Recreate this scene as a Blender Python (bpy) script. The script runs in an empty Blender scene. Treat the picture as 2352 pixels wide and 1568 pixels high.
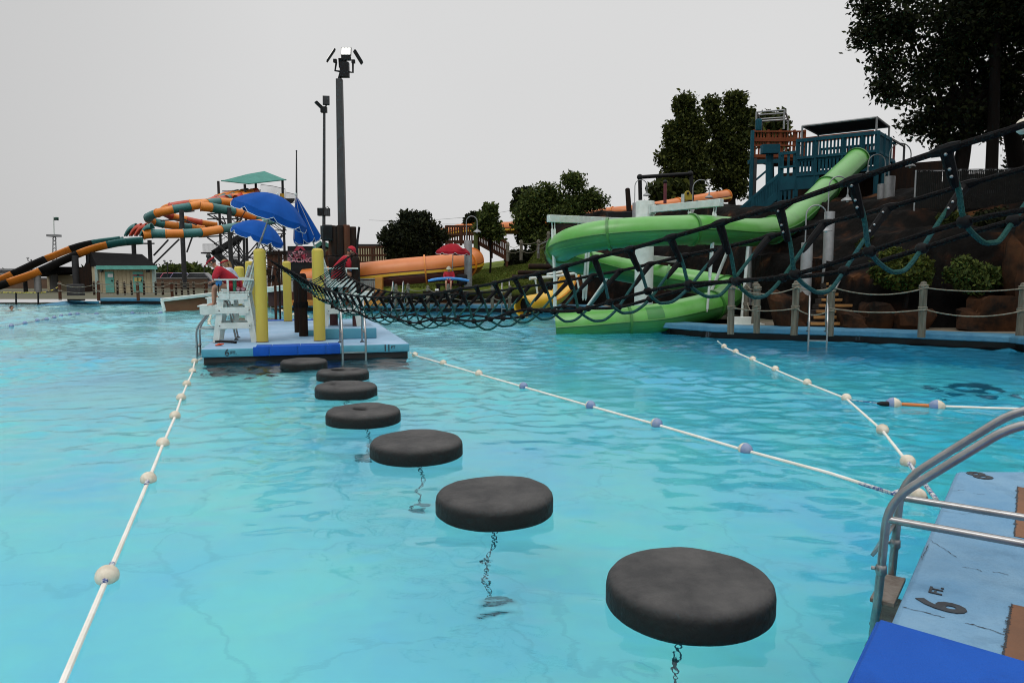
import bpy, bmesh, math, random
import numpy as np
from mathutils import Vector, Matrix, geometry
R = math.radians
PI = math.pi
random.seed(7)
rng = np.random.default_rng(11)
sc = bpy.context.scene
COL = sc.collection

# ------------------------------------------------------------------ camera geometry (used to measure the place from the photograph)
F_, CX_, CY_, PITCH, EYE = 1665.2, 1176.0, 784.0, R(5.45), 1.95
CP, SP = math.cos(PITCH), math.sin(PITCH)
def ray(u, v):
    x = (u - CX_) / F_; y = -(v - CY_) / F_
    return Vector((x, CP + y * SP, -SP + y * CP))
def at(u, v, Y):
    d = ray(u, v); t = Y / d.y
    return Vector((d.x * t, Y, EYE + d.z * t))
def gz(u, v, z=0.0):
    d = ray(u, v); t = (z - EYE) / d.z
    return Vector((d.x * t, d.y * t, z))
def zoom(x0, y0, x1, rw):
    s = (x1 - x0) / rw
    return lambda px, py: ((x0 + px * s) / 1.74150, (y0 + py * s) / 1.74150)
Z1 = zoom(0, 640, 700, 1614)
Z2 = zoom(500, 640, 1250, 1729)
Z3 = zoom(740, 900, 1540, 2240)
Z4 = zoom(1150, 780, 1950, 2163)
Z5 = zoom(1850, 680, 2650, 1845)
Z6 = zoom(2550, 340, 3650, 2103)
Z7 = zoom(2900, 800, 4096, 2352)
Z8 = zoom(3300, 0, 4096, 1387)
ZA = zoom(3300, 1500, 4096, 1014)
ZB = zoom(1200, 150, 1500, 588)
ZC = zoom(2100, 740, 3000, 2352)
ZD = zoom(2650, 1000, 3400, 2352)
ZE = zoom(780, 1240, 1680, 2352)
ZF = zoom(1400, 860, 1900, 1960)
ZG = zoom(1150, 800, 1450, 1680)
ZT = zoom(2980, 420, 3620, 2091)

# ------------------------------------------------------------------ helpers
def tag(o, label=None, cat=None, group=None, kind=None):
    if label: o['label'] = label
    if cat: o['category'] = cat
    if group: o['group'] = group
    if kind: o['kind'] = kind
    return o
def V(*a): return Vector(a)
def wpos(o):
    p = Vector((0, 0, 0))
    while o is not None:
        p += o.location; o = o.parent
    return p
def thing(name, loc, label, cat, group=None):
    o = bpy.data.objects.new(name, None); COL.objects.link(o)
    o.empty_display_size = .2
    o.location = Vector(loc)
    return tag(o, label, cat, group)
def link_mesh(name, me, parent=None, origin=None):
    o = bpy.data.objects.new(name, me); COL.objects.link(o)
    if parent is not None: o.parent = parent
    if origin is not None: o.location = origin
    return o
def copy_tree(o, parent=None):
    c = o.copy(); COL.objects.link(c)
    if parent is not None: c.parent = parent
    for ch in o.children:
        copy_tree(ch, c)
    return c
def frame_for(d):
    d = d.normalized()
    up = Vector((0, 0, 1)) if abs(d.z) < .95 else Vector((0, 1, 0))
    a = d.cross(up).normalized(); b = a.cross(d).normalized()
    return a, b
class MB:
    """collects shapes in world coordinates; build() links them as one mesh object"""
    def __init__(s): s.v = []; s.f = []; s.m = []; s.cur = 0
    def add(s, vs, fs):
        k = len(s.v); s.v.extend([Vector(p) for p in vs])
        for f in fs: s.f.append([k + i for i in f]); s.m.append(s.cur)
        return s
    def box(s, c, size, rz=0.0, rot=None):
        c = Vector(c); hx, hy, hz = size[0] / 2, size[1] / 2, size[2] / 2
        m = rot if rot is not None else Matrix.Rotation(rz, 3, 'Z')
        vs = [c + m @ Vector((x * hx, y * hy, z * hz)) for z in (-1, 1) for y in (-1, 1) for x in (-1, 1)]
        return s.add(vs, [(0, 2, 3, 1), (4, 5, 7, 6), (0, 1, 5, 4), (2, 6, 7, 3), (0, 4, 6, 2), (1, 3, 7, 5)])
    def bar(s, p, q, w, h=None, up=None):
        """rectangular bar from p to q, w across, h along 'up'"""
        p = Vector(p); q = Vector(q); h = w if h is None else h
        d = (q - p).normalized()
        if up is None: a, b = frame_for(d)
        else:
            u = Vector(up); a = d.cross(u).normalized(); b = a.cross(d).normalized()
        vs = []
        for e in (p, q):
            for sa, sb in ((-1, -1), (1, -1), (1, 1), (-1, 1)): vs.append(e + a * sa * w / 2 + b * sb * h / 2)
        return s.add(vs, [(3, 2, 1, 0), (4, 5, 6, 7), (0, 1, 5, 4), (1, 2, 6, 5), (2, 3, 7, 6), (3, 0, 4, 7)])
    def tube(s, pts, r, n=8, cap=True, closed=False, r2=None):
        pts = [Vector(p) for p in pts]; k = len(pts)
        rs = r if isinstance(r, (list, tuple)) else [r] * k
        vs = []; prev = None
        for i in range(k):
            if closed: d = pts[(i + 1) % k] - pts[i - 1]
            else: d = pts[min(i + 1, k - 1)] - pts[max(i - 1, 0)]
            if d.length < 1e-9: d = Vector((0, 0, 1))
            d.normalize()
            if prev is None: a, b = frame_for(d)
            else:
                a = (prev - d * prev.dot(d))
                if a.length < 1e-6: a, b = frame_for(d)
                else: a.normalize()
                b = a.cross(d).normalized()
            prev = a
            for j in range(n):
                t = 2 * PI * j / n
                vs.append(pts[i] + (a * math.cos(t) + b * math.sin(t)) * rs[i])
        fs = []
        for i in range(k if closed else k - 1):
            i2 = (i + 1) % k
            for j in range(n):
                j2 = (j + 1) % n
                fs.append((i * n + j, i * n + j2, i2 * n + j2, i2 * n + j))
        if cap and not closed:
            fs.append(tuple(range(n - 1, -1, -1))); fs.append(tuple((k - 1) * n + j for j in range(n)))
        # consistent outward winding
        return s.add(vs, [f[::-1] for f in fs])
    def lathe(s, prof, c, n=20, axis=None):
        """prof: (radius, height) from bottom to top"""
        c = Vector(c)
        if axis is None: a, b, d = Vector((1, 0, 0)), Vector((0, 1, 0)), Vector((0, 0, 1))
        else:
            d = Vector(axis).normalized(); a, b = frame_for(d); b = d.cross(a)
        vs = []; fs = []
        for (r, h) in prof:
            for j in range(n):
                t = 2 * PI * j / n
                vs.append(c + d * h + (a * math.cos(t) + b * math.sin(t)) * max(r, 1e-4))
        for i in range(len(prof) - 1):
            for j in range(n):
                j2 = (j + 1) % n
                fs.append((i * n + j, i * n + j2, (i + 1) * n + j2, (i + 1) * n + j))
        fs.append(tuple(range(n - 1, -1, -1))); fs.append(tuple((len(prof) - 1) * n + j for j in range(n)))
        return s.add(vs, fs)
    def ball(s, c, r, n=10, sq=(1, 1, 1), axis=None):
        prof = [(r * math.sin(PI * i / n), -r * math.cos(PI * i / n)) for i in range(n + 1)]
        k = len(s.v); s.lathe(prof, c, n * 2 if n < 8 else n + 4, axis)
        c = Vector(c)
        for i in range(k, len(s.v)):
            d = s.v[i] - c; s.v[i] = c + Vector((d.x * sq[0], d.y * sq[1], d.z * sq[2]))
        return s
    def poly(s, pts):
        return s.add(pts, [tuple(range(len(pts)))])
    def prism(s, pts, off):
        off = Vector(off); n = len(pts); pts = [Vector(p) for p in pts]
        nrm = geometry.normal(pts) if n >= 3 else Vector((0, 0, 1))
        if nrm.dot(off) > 0: pts = pts[::-1]
        fs = [tuple(range(n)), tuple(range(2 * n - 1, n - 1, -1))]
        for i in range(n):
            j = (i + 1) % n; fs.append((j, i, n + i, n + j))
        return s.add(pts + [p + off for p in pts], fs)
    def build(s, name, mat, parent=None, smooth=True, bevel=0, ang=38, origin=None):
        if parent is not None: o0 = wpos(parent)
        if origin is None:
            if parent is not None: org = o0
            else:
                xs = [p.x for p in s.v]; ys = [p.y for p in s.v]; zs = [p.z for p in s.v]
                org = Vector(((min(xs) + max(xs)) / 2, (min(ys) + max(ys)) / 2, min(zs)))
        else: org = Vector(origin)
        me = bpy.data.meshes.new(name)
        me.from_pydata([(p - org)[:] for p in s.v], [], s.f)
        mats = mat if isinstance(mat, (list, tuple)) else [mat]
        for m in mats: me.materials.append(m)
        if len(mats) > 1: me.polygons.foreach_set('material_index', s.m)
        me.validate()
        if smooth:
            me.shade_smooth(); me.set_sharp_from_angle(angle=R(ang))
        me.update()
        o = link_mesh(name, me, parent, (org - o0) if parent is not None else org)
        if bevel:
            b = o.modifiers.new('soft', 'BEVEL'); b.width = bevel; b.segments = 2; b.limit_method = 'ANGLE'; b.angle_limit = R(40)
        return o
def np_mesh(name, co, quads, mat, parent=None, origin=(0, 0, 0), smooth=False):
    """big mesh straight from arrays; quads (n,4)"""
    me = bpy.data.meshes.new(name)
    co = np.asarray(co, dtype=np.float32) - np.asarray(origin, dtype=np.float32)
    q = np.asarray(quads, dtype=np.int32); k = q.shape[1]
    me.vertices.add(len(co)); me.vertices.foreach_set('co', co.ravel())
    me.loops.add(q.size); me.loops.foreach_set('vertex_index', q.ravel())
    me.polygons.add(len(q)); me.polygons.foreach_set('loop_start', np.arange(0, q.size, k, dtype=np.int32))
    me.polygons.foreach_set('loop_total', np.full(len(q), k, dtype=np.int32))
    me.polygons.foreach_set('use_smooth', np.full(len(q), smooth))
    me.materials.append(mat); me.update(); me.validate()
    return link_mesh(name, me, parent, (Vector(origin) - wpos(parent)) if parent is not None else Vector(origin))
def bez(pts, n=8):
    """Catmull-Rom through points"""
    pts = [Vector(p) for p in pts]
    P = [pts[0] * 2 - pts[1]] + pts + [pts[-1] * 2 - pts[-2]]
    out = []
    for i in range(1, len(P) - 2):
        for k in range(n):
            t = k / n
            out.append(.5 * ((2 * P[i]) + (P[i + 1] - P[i - 1]) * t + (2 * P[i - 1] - 5 * P[i] + 4 * P[i + 1] - P[i + 2]) * t * t + (3 * P[i] - P[i - 1] - 3 * P[i + 1] + P[i + 2]) * t ** 3))
    out.append(pts[-1].copy())
    return out
def sagline(p, q, sag, n=10):
    p = Vector(p); q = Vector(q)
    return [p.lerp(q, i / n) - Vector((0, 0, sag * 4 * (i / n) * (1 - i / n))) for i in range(n + 1)]
def round_poly(pts, r, n=5):
    """round the corners of an open polyline"""
    pts = [Vector(p) for p in pts]; out = [pts[0]]
    for i in range(1, len(pts) - 1):
        a, b, c = pts[i - 1], pts[i], pts[i + 1]
        da = (a - b); dc = (c - b); l = min(r, da.length * .45, dc.length * .45)
        p = b + da.normalized() * l; q = b + dc.normalized() * l
        for k in range(n + 1):
            t = k / n; out.append(p * (1 - t) ** 2 + b * 2 * t * (1 - t) + q * t * t)
    out.append(pts[-1]); return out
def text_mesh(s, size, depth=.004, bold=.012):
    cu = bpy.data.curves.new('lettering', 'FONT'); cu.body = s; cu.size = size; cu.extrude = depth / 2
    cu.align_x = 'CENTER'; cu.align_y = 'CENTER'; cu.offset = size * bold; cu.resolution_u = 3
    o = bpy.data.objects.new('lettering', cu); COL.objects.link(o)
    bpy.context.view_layer.update()
    me = bpy.data.meshes.new_from_object(o.evaluated_get(bpy.context.evaluated_depsgraph_get()))
    bpy.data.objects.remove(o); bpy.data.curves.remove(cu)
    return me
def lettering(name, s, size, mat, pos, xdir, ydir, parent, depth=.004, sx=1.0):
    me = text_mesh(s, size, depth, .03 if name == 'depth_mark' else .012); me.materials.clear(); me.materials.append(mat)
    x = Vector(xdir).normalized(); y = Vector(ydir); y = (y - x * y.dot(x)).normalized(); z = x.cross(y)
    m = Matrix((x * sx, y, z)).transposed().to_4x4()
    me.transform(m)
    return link_mesh(name, me, parent, Vector(pos) - (wpos(parent) if parent else Vector()))

# ------------------------------------------------------------------ materials
MATS = {}
def M(name, col, rough=.6, metal=0.0, col2=None, nscale=2.0, bump=0.0, bscale=25.0, spec=.5, detail=4.0, stretch=None, contrast=.5, stain=None, sscale=.9):
    if name in MATS: return MATS[name]
    m = bpy.data.materials.new(name); m.use_nodes = True; nt = m.node_tree; N = nt.nodes; L = nt.links
    b = N['Principled BSDF']
    b.inputs['Roughness'].default_value = rough; b.inputs['Metallic'].default_value = metal
    b.inputs['Specular IOR Level'].default_value = spec
    tc = N.new('ShaderNodeTexCoord'); mp = N.new('ShaderNodeMapping'); L.new(tc.outputs['Object'], mp.inputs[0])
    if stretch: mp.inputs['Scale'].default_value = stretch
    n1 = N.new('ShaderNodeTexNoise'); n1.inputs['Scale'].default_value = nscale; n1.inputs['Detail'].default_value = detail; n1.inputs['Roughness'].default_value = .62
    L.new(mp.outputs[0], n1.inputs['Vector'])
    cr = N.new('ShaderNodeMapRange'); cr.inputs[1].default_value = .5 - .2 * (1.2 - contrast); cr.inputs[2].default_value = .5 + .25 * (1.2 - contrast); L.new(n1.outputs['Fac'], cr.inputs[0])
    mx = N.new('ShaderNodeMix'); mx.data_type = 'RGBA'
    c2 = col2 if col2 else tuple(c * .78 for c in col)
    mx.inputs[6].default_value = (*col, 1); mx.inputs[7].default_value = (*c2, 1); L.new(cr.outputs[0], mx.inputs[0])
    out = mx.outputs[2]
    if stain:
        n3 = N.new('ShaderNodeTexNoise'); n3.inputs['Scale'].default_value = sscale; n3.inputs['Detail'].default_value = 10; n3.inputs['Roughness'].default_value = .7; n3.inputs['Distortion'].default_value = .4; L.new(mp.outputs[0], n3.inputs['Vector'])
        r3 = N.new('ShaderNodeMapRange'); r3.inputs[1].default_value = .52; r3.inputs[2].default_value = .72; r3.inputs[4].default_value = .75; L.new(n3.outputs['Fac'], r3.inputs[0])
        m3 = N.new('ShaderNodeMix'); m3.data_type = 'RGBA'; L.new(r3.outputs[0], m3.inputs[0]); L.new(out, m3.inputs[6]); m3.inputs[7].default_value = (*stain, 1); out = m3.outputs[2]
    L.new(out, b.inputs['Base Color'])
    rm = N.new('ShaderNodeMapRange'); rm.inputs[3].default_value = max(.02, rough - .08); rm.inputs[4].default_value = min(1, rough + .12); L.new(n1.outputs['Fac'], rm.inputs[0]); L.new(rm.outputs[0], b.inputs['Roughness'])
    if bump:
        n2 = N.new('ShaderNodeTexNoise'); n2.inputs['Scale'].default_value = bscale; n2.inputs['Detail'].default_value = 5; L.new(mp.outputs[0], n2.inputs['Vector'])
        bp = N.new('ShaderNodeBump'); bp.inputs['Strength'].default_value = bump; bp.inputs['Distance'].default_value = .02; L.new(n2.outputs['Fac'], bp.inputs['Height']); L.new(bp.outputs[0], b.inputs['Normal'])
    MATS[name] = m; return m
def emit(name, col, s):
    m = bpy.data.materials.new(name); m.use_nodes = True; b = m.node_tree.nodes['Principled BSDF']
    b.inputs['Base Color'].default_value = (.6, .6, .6, 1); b.inputs['Emission Color'].default_value = (*col, 1); b.inputs['Emission Strength'].default_value = s
    return m
deck_paint = M('near_deck_paint', (.115, .245, .385), .7, spec=.2, col2=(.18, .31, .43), nscale=1.9, bump=.35, bscale=55, detail=9, stain=(.075, .16, .25), sscale=2.2)
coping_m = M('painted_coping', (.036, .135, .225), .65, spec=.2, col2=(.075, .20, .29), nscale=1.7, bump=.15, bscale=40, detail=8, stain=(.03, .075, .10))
gutter_m = M('dark_gutter', (.006, .007, .008), .6, bump=.2)
brown_deck = M('brown_concrete', (.17, .075, .035), .8, col2=(.10, .05, .028), nscale=1.5, bump=.3)
tan_deck = M('tan_concrete', (.16, .13, .09), .85, col2=(.10, .085, .06), nscale=.8, bump=.3)
pad_blue = M('blue_pad', (.004, .066, .35), .65, spec=.2, col2=(.007, .08, .40), nscale=1.2, bump=.35, bscale=110, stain=(.004, .038, .20), sscale=1.3)
rubber_m = M('rubber', (.010, .011, .011), .6, col2=(.018, .018, .018), nscale=2.5, bump=.3, bscale=9, detail=8, spec=.2)
steel_m = M('brushed_steel', (.36, .36, .36), .3, .9, col2=(.26, .26, .26), nscale=6, bump=.05)
galv_m = M('galvanised', (.26, .265, .27), .5, .4, col2=(.19, .195, .2), nscale=3)
dsteel_m = M('dark_steel', (.040, .042, .045), .65, .1, spec=.2, col2=(.03, .03, .033), nscale=3)
black_m = M('black_paint', (.009, .009, .010), .6, spec=.2)
white_paint = M('white_paint', (.58, .62, .59), .6, col2=(.44, .50, .47), nscale=3.5, bump=.1, detail=8)
white_rope = M('white_sleeve', (.72, .70, .65), .55, col2=(.62, .58, .50), nscale=5)
float_w = M('float_white', (.62, .57, .47), .5, col2=(.42, .36, .27), nscale=9, detail=6)
float_b = M('float_blue', (.12, .185, .35), .55, col2=(.24, .28, .37), nscale=9)
twist_m = M('twisted_line', (.5, .5, .5), .7, col2=(.04, .07, .22), nscale=30, contrast=1.0)
yellow_m = M('yellow_post', (.50, .39, .05), .5, col2=(.43, .33, .055), nscale=1.6, detail=7, stretch=(1, 1, .4))
teal_rope = M('teal_rope', (.013, .060, .050), .85, spec=.12, col2=(.018, .068, .076), nscale=4, bump=.7, bscale=70, stretch=(1, 1, 1))
dark_rope = M('dark_rope', (.006, .0055, .006), .85, spec=.08, col2=(.011, .010, .010), nscale=8, bump=.7, bscale=70)
sleeve_m = M('black_sleeve', (.004, .004, .0045), .75, spec=.10, col2=(.009, .009, .0095), nscale=8, bump=.2)
knot_m = M('knot_cap', (.013, .013, .0135), .8, spec=.10, col2=(.006, .006, .006), nscale=8)
manila = M('weathered_rope', (.20, .18, .14), .85, col2=(.12, .11, .08), nscale=8, bump=.6, bscale=60)
old_wood = M('weathered_post', (.125, .115, .088), .9, col2=(.055, .05, .036), nscale=3, bump=.5, bscale=12, stretch=(4, 4, .5))
dark_wood = M('dark_timber', (.012, .010, .009), .9, spec=.12, col2=(.026, .014, .009), nscale=2, bump=.6, bscale=10, stretch=(3, 3, .3))
brown_wood = M('brown_stained_wood', (.075, .027, .013), .8, spec=.2, col2=(.05, .02, .012), nscale=2, bump=.3, stretch=(3, 3, .6))
pale_wood = M('pale_boards', (.30, .29, .27), .8, col2=(.20, .19, .18), nscale=2, stretch=(4, 4, .4))
tower_blue = M('blue_stained_wood', (.006, .064, .090), .8, spec=.2, col2=(.005, .042, .065), nscale=1.2, bump=.25, bscale=20)
tower_red = M('orange_stained_wood', (.17, .045, .015), .8, spec=.2, col2=(.13, .035, .016), nscale=1.5, bump=.2)
orange_m = M('orange_fibreglass', (.56, .165, .035), .4, col2=(.48, .13, .02), nscale=.7)
orange_d = M('dark_orange_fibreglass', (.62, .20, .018), .4, col2=(.54, .16, .014), nscale=.9)
red_dark = M('shaded_orange_fibreglass', (.11, .016, .01), .45, col2=(.07, .012, .008), nscale=.8)  # shaded lower half of the orange tubes, the shade put into the colour
yel_m = M('yellow_fibreglass', (.62, .38, .02), .35, col2=(.54, .29, .015), nscale=.9)
green_m = M('green_fibreglass', (.075, .30, .038), .30, col2=(.11, .33, .075), nscale=.9, stain=(.055, .17, .03), sscale=.8, spec=.55)
green_d = M('green_fibreglass_flange', (.035, .17, .024), .4)
green_low = M('green_fibreglass_lower', (.038, .19, .038), .32, col2=(.028, .14, .040), nscale=.7)  # underside shade of the tube put into the colour; also used for the patch
teal_m = M('teal_fibreglass', (.025, .145, .14), .38, col2=(.018, .11, .11), nscale=.8)
redf_m = M('red_fibreglass', (.45, .05, .02), .4)
umb_blue = M('blue_canvas', (.0025, .065, .30), .85, spec=.15, col2=(.003, .052, .24), nscale=2)
umb_red = M('red_canvas', (.27, .007, .016), .85, spec=.15, col2=(.20, .006, .014), nscale=2)
trim_w = M('white_trim', (.7, .72, .72), .6)
skin_m = M('skin', (.42, .22, .14), .55, col2=(.36, .17, .11), nscale=8)
skin_p = M('pale_skin', (.50, .30, .22), .55)
red_cloth = M('red_cloth', (.42, .008, .022), .85, col2=(.30, .006, .02), nscale=7, bump=.3, bscale=14)
shirt_w = M('white_cloth', (.6, .62, .7), .85, col2=(.42, .5, .65), nscale=6)
hair_d = M('dark_hair', (.012, .010, .010), .6, bump=.5, bscale=60)
hair_b = M('blonde_hair', (.32, .19, .08), .6, col2=(.20, .11, .05), nscale=20, bump=.5, bscale=60)
blue_tube = M('blue_foam', (.05, .25, .62), .6)
pink_m = M('pink_rubber', (.45, .20, .24), .6)
bark_m = M('bark', (.010, .008, .007), .95, spec=.1, bump=.6, bscale=12, stretch=(3, 3, .6))
roof_dark = M('dark_roof', (.005, .005, .0055), .9, spec=.08, bump=.3, bscale=30)
hut_wall = M('tan_siding', (.40, .35, .23), .8, col2=(.34, .29, .19), nscale=1.5)
hut_teal = M('teal_paint', (.10, .36, .31), .6)
glass_dark = M('dark_glass', (.02, .025, .03), .1, spec=.8)
mark_m = M('stencil_paint', (.012, .014, .018), .7, col2=(.03, .04, .05), nscale=12)
# ------------------------------------------------------------------ world, sun, camera
SUN_EL, SUN_AZ = R(58), R(215)      # azimuth clockwise from +Y
w = bpy.data.worlds.new('World'); sc.world = w; w.use_nodes = True
nt = w.node_tree; N = nt.nodes; L = nt.links
bg = N['Background']
sky = N.new('ShaderNodeTexSky'); sky.sky_type = 'NISHITA'; sky.sun_disc = False; sky.sun_elevation = SUN_EL; sky.sun_rotation = SUN_AZ
sky.air_density = 1; sky.dust_density = 4
hs = N.new('ShaderNodeHueSaturation'); hs.inputs['Saturation'].default_value = .06; hs.inputs['Value'].default_value = .10
L.new(sky.outputs[0], hs.inputs['Color'])
tc = N.new('ShaderNodeTexCoord'); cn = N.new('ShaderNodeTexNoise'); cn.inputs['Scale'].default_value = 1.1; cn.inputs['Detail'].default_value = 3
L.new(tc.outputs['Generated'], cn.inputs['Vector'])
sx = N.new('ShaderNodeSeparateXYZ'); L.new(tc.outputs['Generated'], sx.inputs[0])
m1 = N.new('ShaderNodeMath'); m1.operation = 'MULTIPLY_ADD'; m1.inputs[1].default_value = .12; m1.inputs[2].default_value = .66; L.new(cn.outputs['Fac'], m1.inputs[0])
mr = N.new('ShaderNodeMapRange'); mr.inputs[1].default_value = -.62; mr.inputs[2].default_value = -.28; mr.inputs[3].default_value = -.14; mr.inputs[4].default_value = 0.0; L.new(sx.outputs['X'], mr.inputs[0])
m2 = N.new('ShaderNodeMath'); L.new(m1.outputs[0], m2.inputs[0]); L.new(mr.outputs[0], m2.inputs[1])
ze = N.new('ShaderNodeMapRange'); ze.interpolation_type = 'SMOOTHSTEP'; ze.inputs[1].default_value = .38; ze.inputs[2].default_value = .95; ze.inputs[3].default_value = 1.0; ze.inputs[4].default_value = 2.5; L.new(sx.outputs['Z'], ze.inputs[0])
m3 = N.new('ShaderNodeMath'); m3.operation = 'MULTIPLY'; L.new(m2.outputs[0], m3.inputs[0]); L.new(ze.outputs[0], m3.inputs[1])
cc = N.new('ShaderNodeCombineColor'); [L.new(m3.outputs[0], cc.inputs[i]) for i in range(3)]
mx = N.new('ShaderNodeMix'); mx.data_type = 'RGBA'; mx.inputs[0].default_value = .9; L.new(hs.outputs[0], mx.inputs[6]); L.new(cc.outputs[0], mx.inputs[7])
L.new(mx.outputs[2], bg.inputs['Color']); bg.inputs['Strength'].default_value = 1.0
sd = bpy.data.lights.new('sun', 'SUN'); sd.energy = .8; sd.angle = R(25); sd.color = (1, .97, .93)
so = bpy.data.objects.new('sun', sd); COL.objects.link(so)
sdir = Vector((math.sin(SUN_AZ) * math.cos(SUN_EL), math.cos(SUN_AZ) * math.cos(SUN_EL), math.sin(SUN_EL)))
so.rotation_euler = sdir.to_track_quat('Z', 'Y').to_euler(); so.location = sdir * 60
cd = bpy.data.cameras.new('camera'); cam = bpy.data.objects.new('camera', cd); COL.objects.link(cam)
cam.location = (0, 0, EYE); cam.rotation_euler = (PI / 2 - PITCH, 0, 0)
cd.sensor_width = 36; cd.lens = F_ / 2352 * 36; cd.clip_end = 3000; cd.clip_start = .05
sc.camera = cam
sc.view_settings.view_transform = 'Standard'; sc.view_settings.look = 'None'; sc.view_settings.exposure = 0; sc.view_settings.gamma = 1
sc.cycles.use_denoising = True; sc.cycles.pixel_filter_type = 'BLACKMAN_HARRIS'; sc.cycles.filter_width = 1.05; sc.cycles.max_bounces = 10; sc.cycles.transmission_bounces = 8; sc.cycles.glossy_bounces = 4; sc.cycles.diffuse_bounces = 4
sc.cycles.transparent_max_bounces = 6
sc.cycles.sample_clamp_indirect = 4.0

# ------------------------------------------------------------------ pool outline
DK = .25                                       # near deck height
A_ = gz(2195, 1081, DK); B_ = gz(2040, 1436, DK)
ed = (A_ - B_).normalized(); inn = Vector((ed.y, -ed.x, 0))   # along the near deck edge, and inland (to the right)
P_far0 = A_.copy(); P_near = B_ - ed * 8.0
BK = .33                                       # bank height
pool = [(-42, -9), (18, -9), (18, A_.y + .1), (14.5, A_.y + .1), (14.5, 16.0)]
rb = [gz(2318, 791, 0), gz(2318, 803, 0) * 1.0, gz(1985, 787, 0), gz(1640, 776, 0), gz(1520, 765.5, 0)]
rb[0] = rb[1] + Vector((.05, -1.6, 0)); rb0 = Vector((14.5, rb[0].y - .2, 0))
mb_ = [gz(1505, 745, 0), gz(1330, 717.5, 0), gz(1000, 716.0, 0), gz(640, 713.5, 0)]
lb = [gz(600, 699.0, 0), gz(225, 698.0, 0), Vector((-42, 44.5, 0))]
pool += [(p.x, p.y) for p in rb + mb_ + lb]
def flat(p, z): return Vector((p[0], p[1], z))
# ground with a hole for the pool
outer = [(-900, -60), (900, -60), (900, 1500), (-900, 1500)]
tris = geometry.tessellate_polygon([[Vector((*p, 0)) for p in outer], [Vector((*p, 0)) for p in pool]])
gm = M('ground_soil', (.055, .06, .03), .95, col2=(.10, .085, .055), nscale=.15, bump=.3)
allp = outer + pool
mb = MB(); mb.v = [Vector((*p, BK - .03)) for p in allp]
for t in tris:
    a, b, c = [mb.v[i] for i in t]
    mb.f.append(list(t) if (b - a).cross(c - a).z > 0 else list(t)[::-1]); mb.m.append(0)
g = mb.build('ground', gm, smooth=False, origin=(0, 0, 0)); tag(g, 'grassy ground around the pool', kind='structure')
# pool walls
wall_m = M('pool_wall_paint', (.12, .42, .55), .5, col2=(.16, .48, .60), nscale=1)
mb = MB(); n = len(pool)
for i in range(n):
    p, q = pool[i], pool[(i + 1) % n]
    mb.add([flat(p, -3.6), flat(q, -3.6), flat(q, -.06), flat(p, -.06)], [(0, 1, 2, 3)])
o = mb.build('pool_wall', wall_m, smooth=False, origin=(0, 0, 0)); tag(o, kind='structure')
# pool floor: 6 ft near and left, deeper to the right and centre, rising to a beach at far left
def floor_z(x, y):
    z = -1.85 - 1.6 * np.clip((x + .2 + .22 * (y - 6)) / 8, 0, 1)
    beach = np.clip((-x - 14) / 16, 0, 1) * np.clip((y - 24) / 18, 0, 1)
    return z * (1 - beach) - .12 * beach
def grid(xs, ys):
    X, Y = np.meshgrid(xs, ys); nx, ny = len(xs), len(ys)
    i = np.arange(ny - 1)[:, None] * nx + np.arange(nx - 1)[None, :]
    q = np.stack([i, i + 1, i + nx + 1, i + nx], -1).reshape(-1, 4)
    return X, Y, q
X, Y, q = grid(np.linspace(-43, 16, 60), np.linspace(-6, 47, 60))
fm = M('pool_floor_paint', (.60, .95, .86), .6, col2=(.46, .77, .94), nscale=.36, detail=5, contrast=.5)  # hue patches put caustic light into the floor colour
_nt = fm.node_tree; _N = _nt.nodes; _L = _nt.links; _b = _N['Principled BSDF']; _tc = [n for n in _N if n.type == 'TEX_COORD'][0]
_vo = _N.new('ShaderNodeTexVoronoi'); _vo.feature = 'DISTANCE_TO_EDGE'; _vo.inputs['Scale'].default_value = .42; _no = _N.new('ShaderNodeTexNoise'); _no.inputs['Scale'].default_value = 1.3; _no.inputs['Detail'].default_value = 6
_ad = _N.new('ShaderNodeVectorMath'); _ad.operation = 'MULTIPLY_ADD'; _ad.inputs[1].default_value = (.9, .9, .9); _L.new(_tc.outputs['Object'], _no.inputs['Vector']); _L.new(_no.outputs['Color'], _ad.inputs[0]); _L.new(_tc.outputs['Object'], _ad.inputs[2]); _L.new(_ad.outputs[0], _vo.inputs['Vector'])
_mr = _N.new('ShaderNodeMapRange'); _mr.inputs[1].default_value = .004; _mr.inputs[2].default_value = .014; _mr.inputs[3].default_value = .15; _mr.inputs[4].default_value = 0.0; _L.new(_vo.outputs['Distance'], _mr.inputs[0])
_mx = _N.new('ShaderNodeMix'); _mx.data_type = 'RGBA'; _mx.inputs[7].default_value = (.12, .34, .42, 1); _L.new(_mr.outputs[0], _mx.inputs[0]); _L.new(_b.inputs['Base Color'].links[0].from_socket, _mx.inputs[6]); _L.new(_mx.outputs[2], _b.inputs['Base Color'])
o = np_mesh('pool_floor', np.stack([X, Y, floor_z(X, Y)], -1).reshape(-1, 3), q, fm, smooth=True); tag(o, kind='structure')
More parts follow.
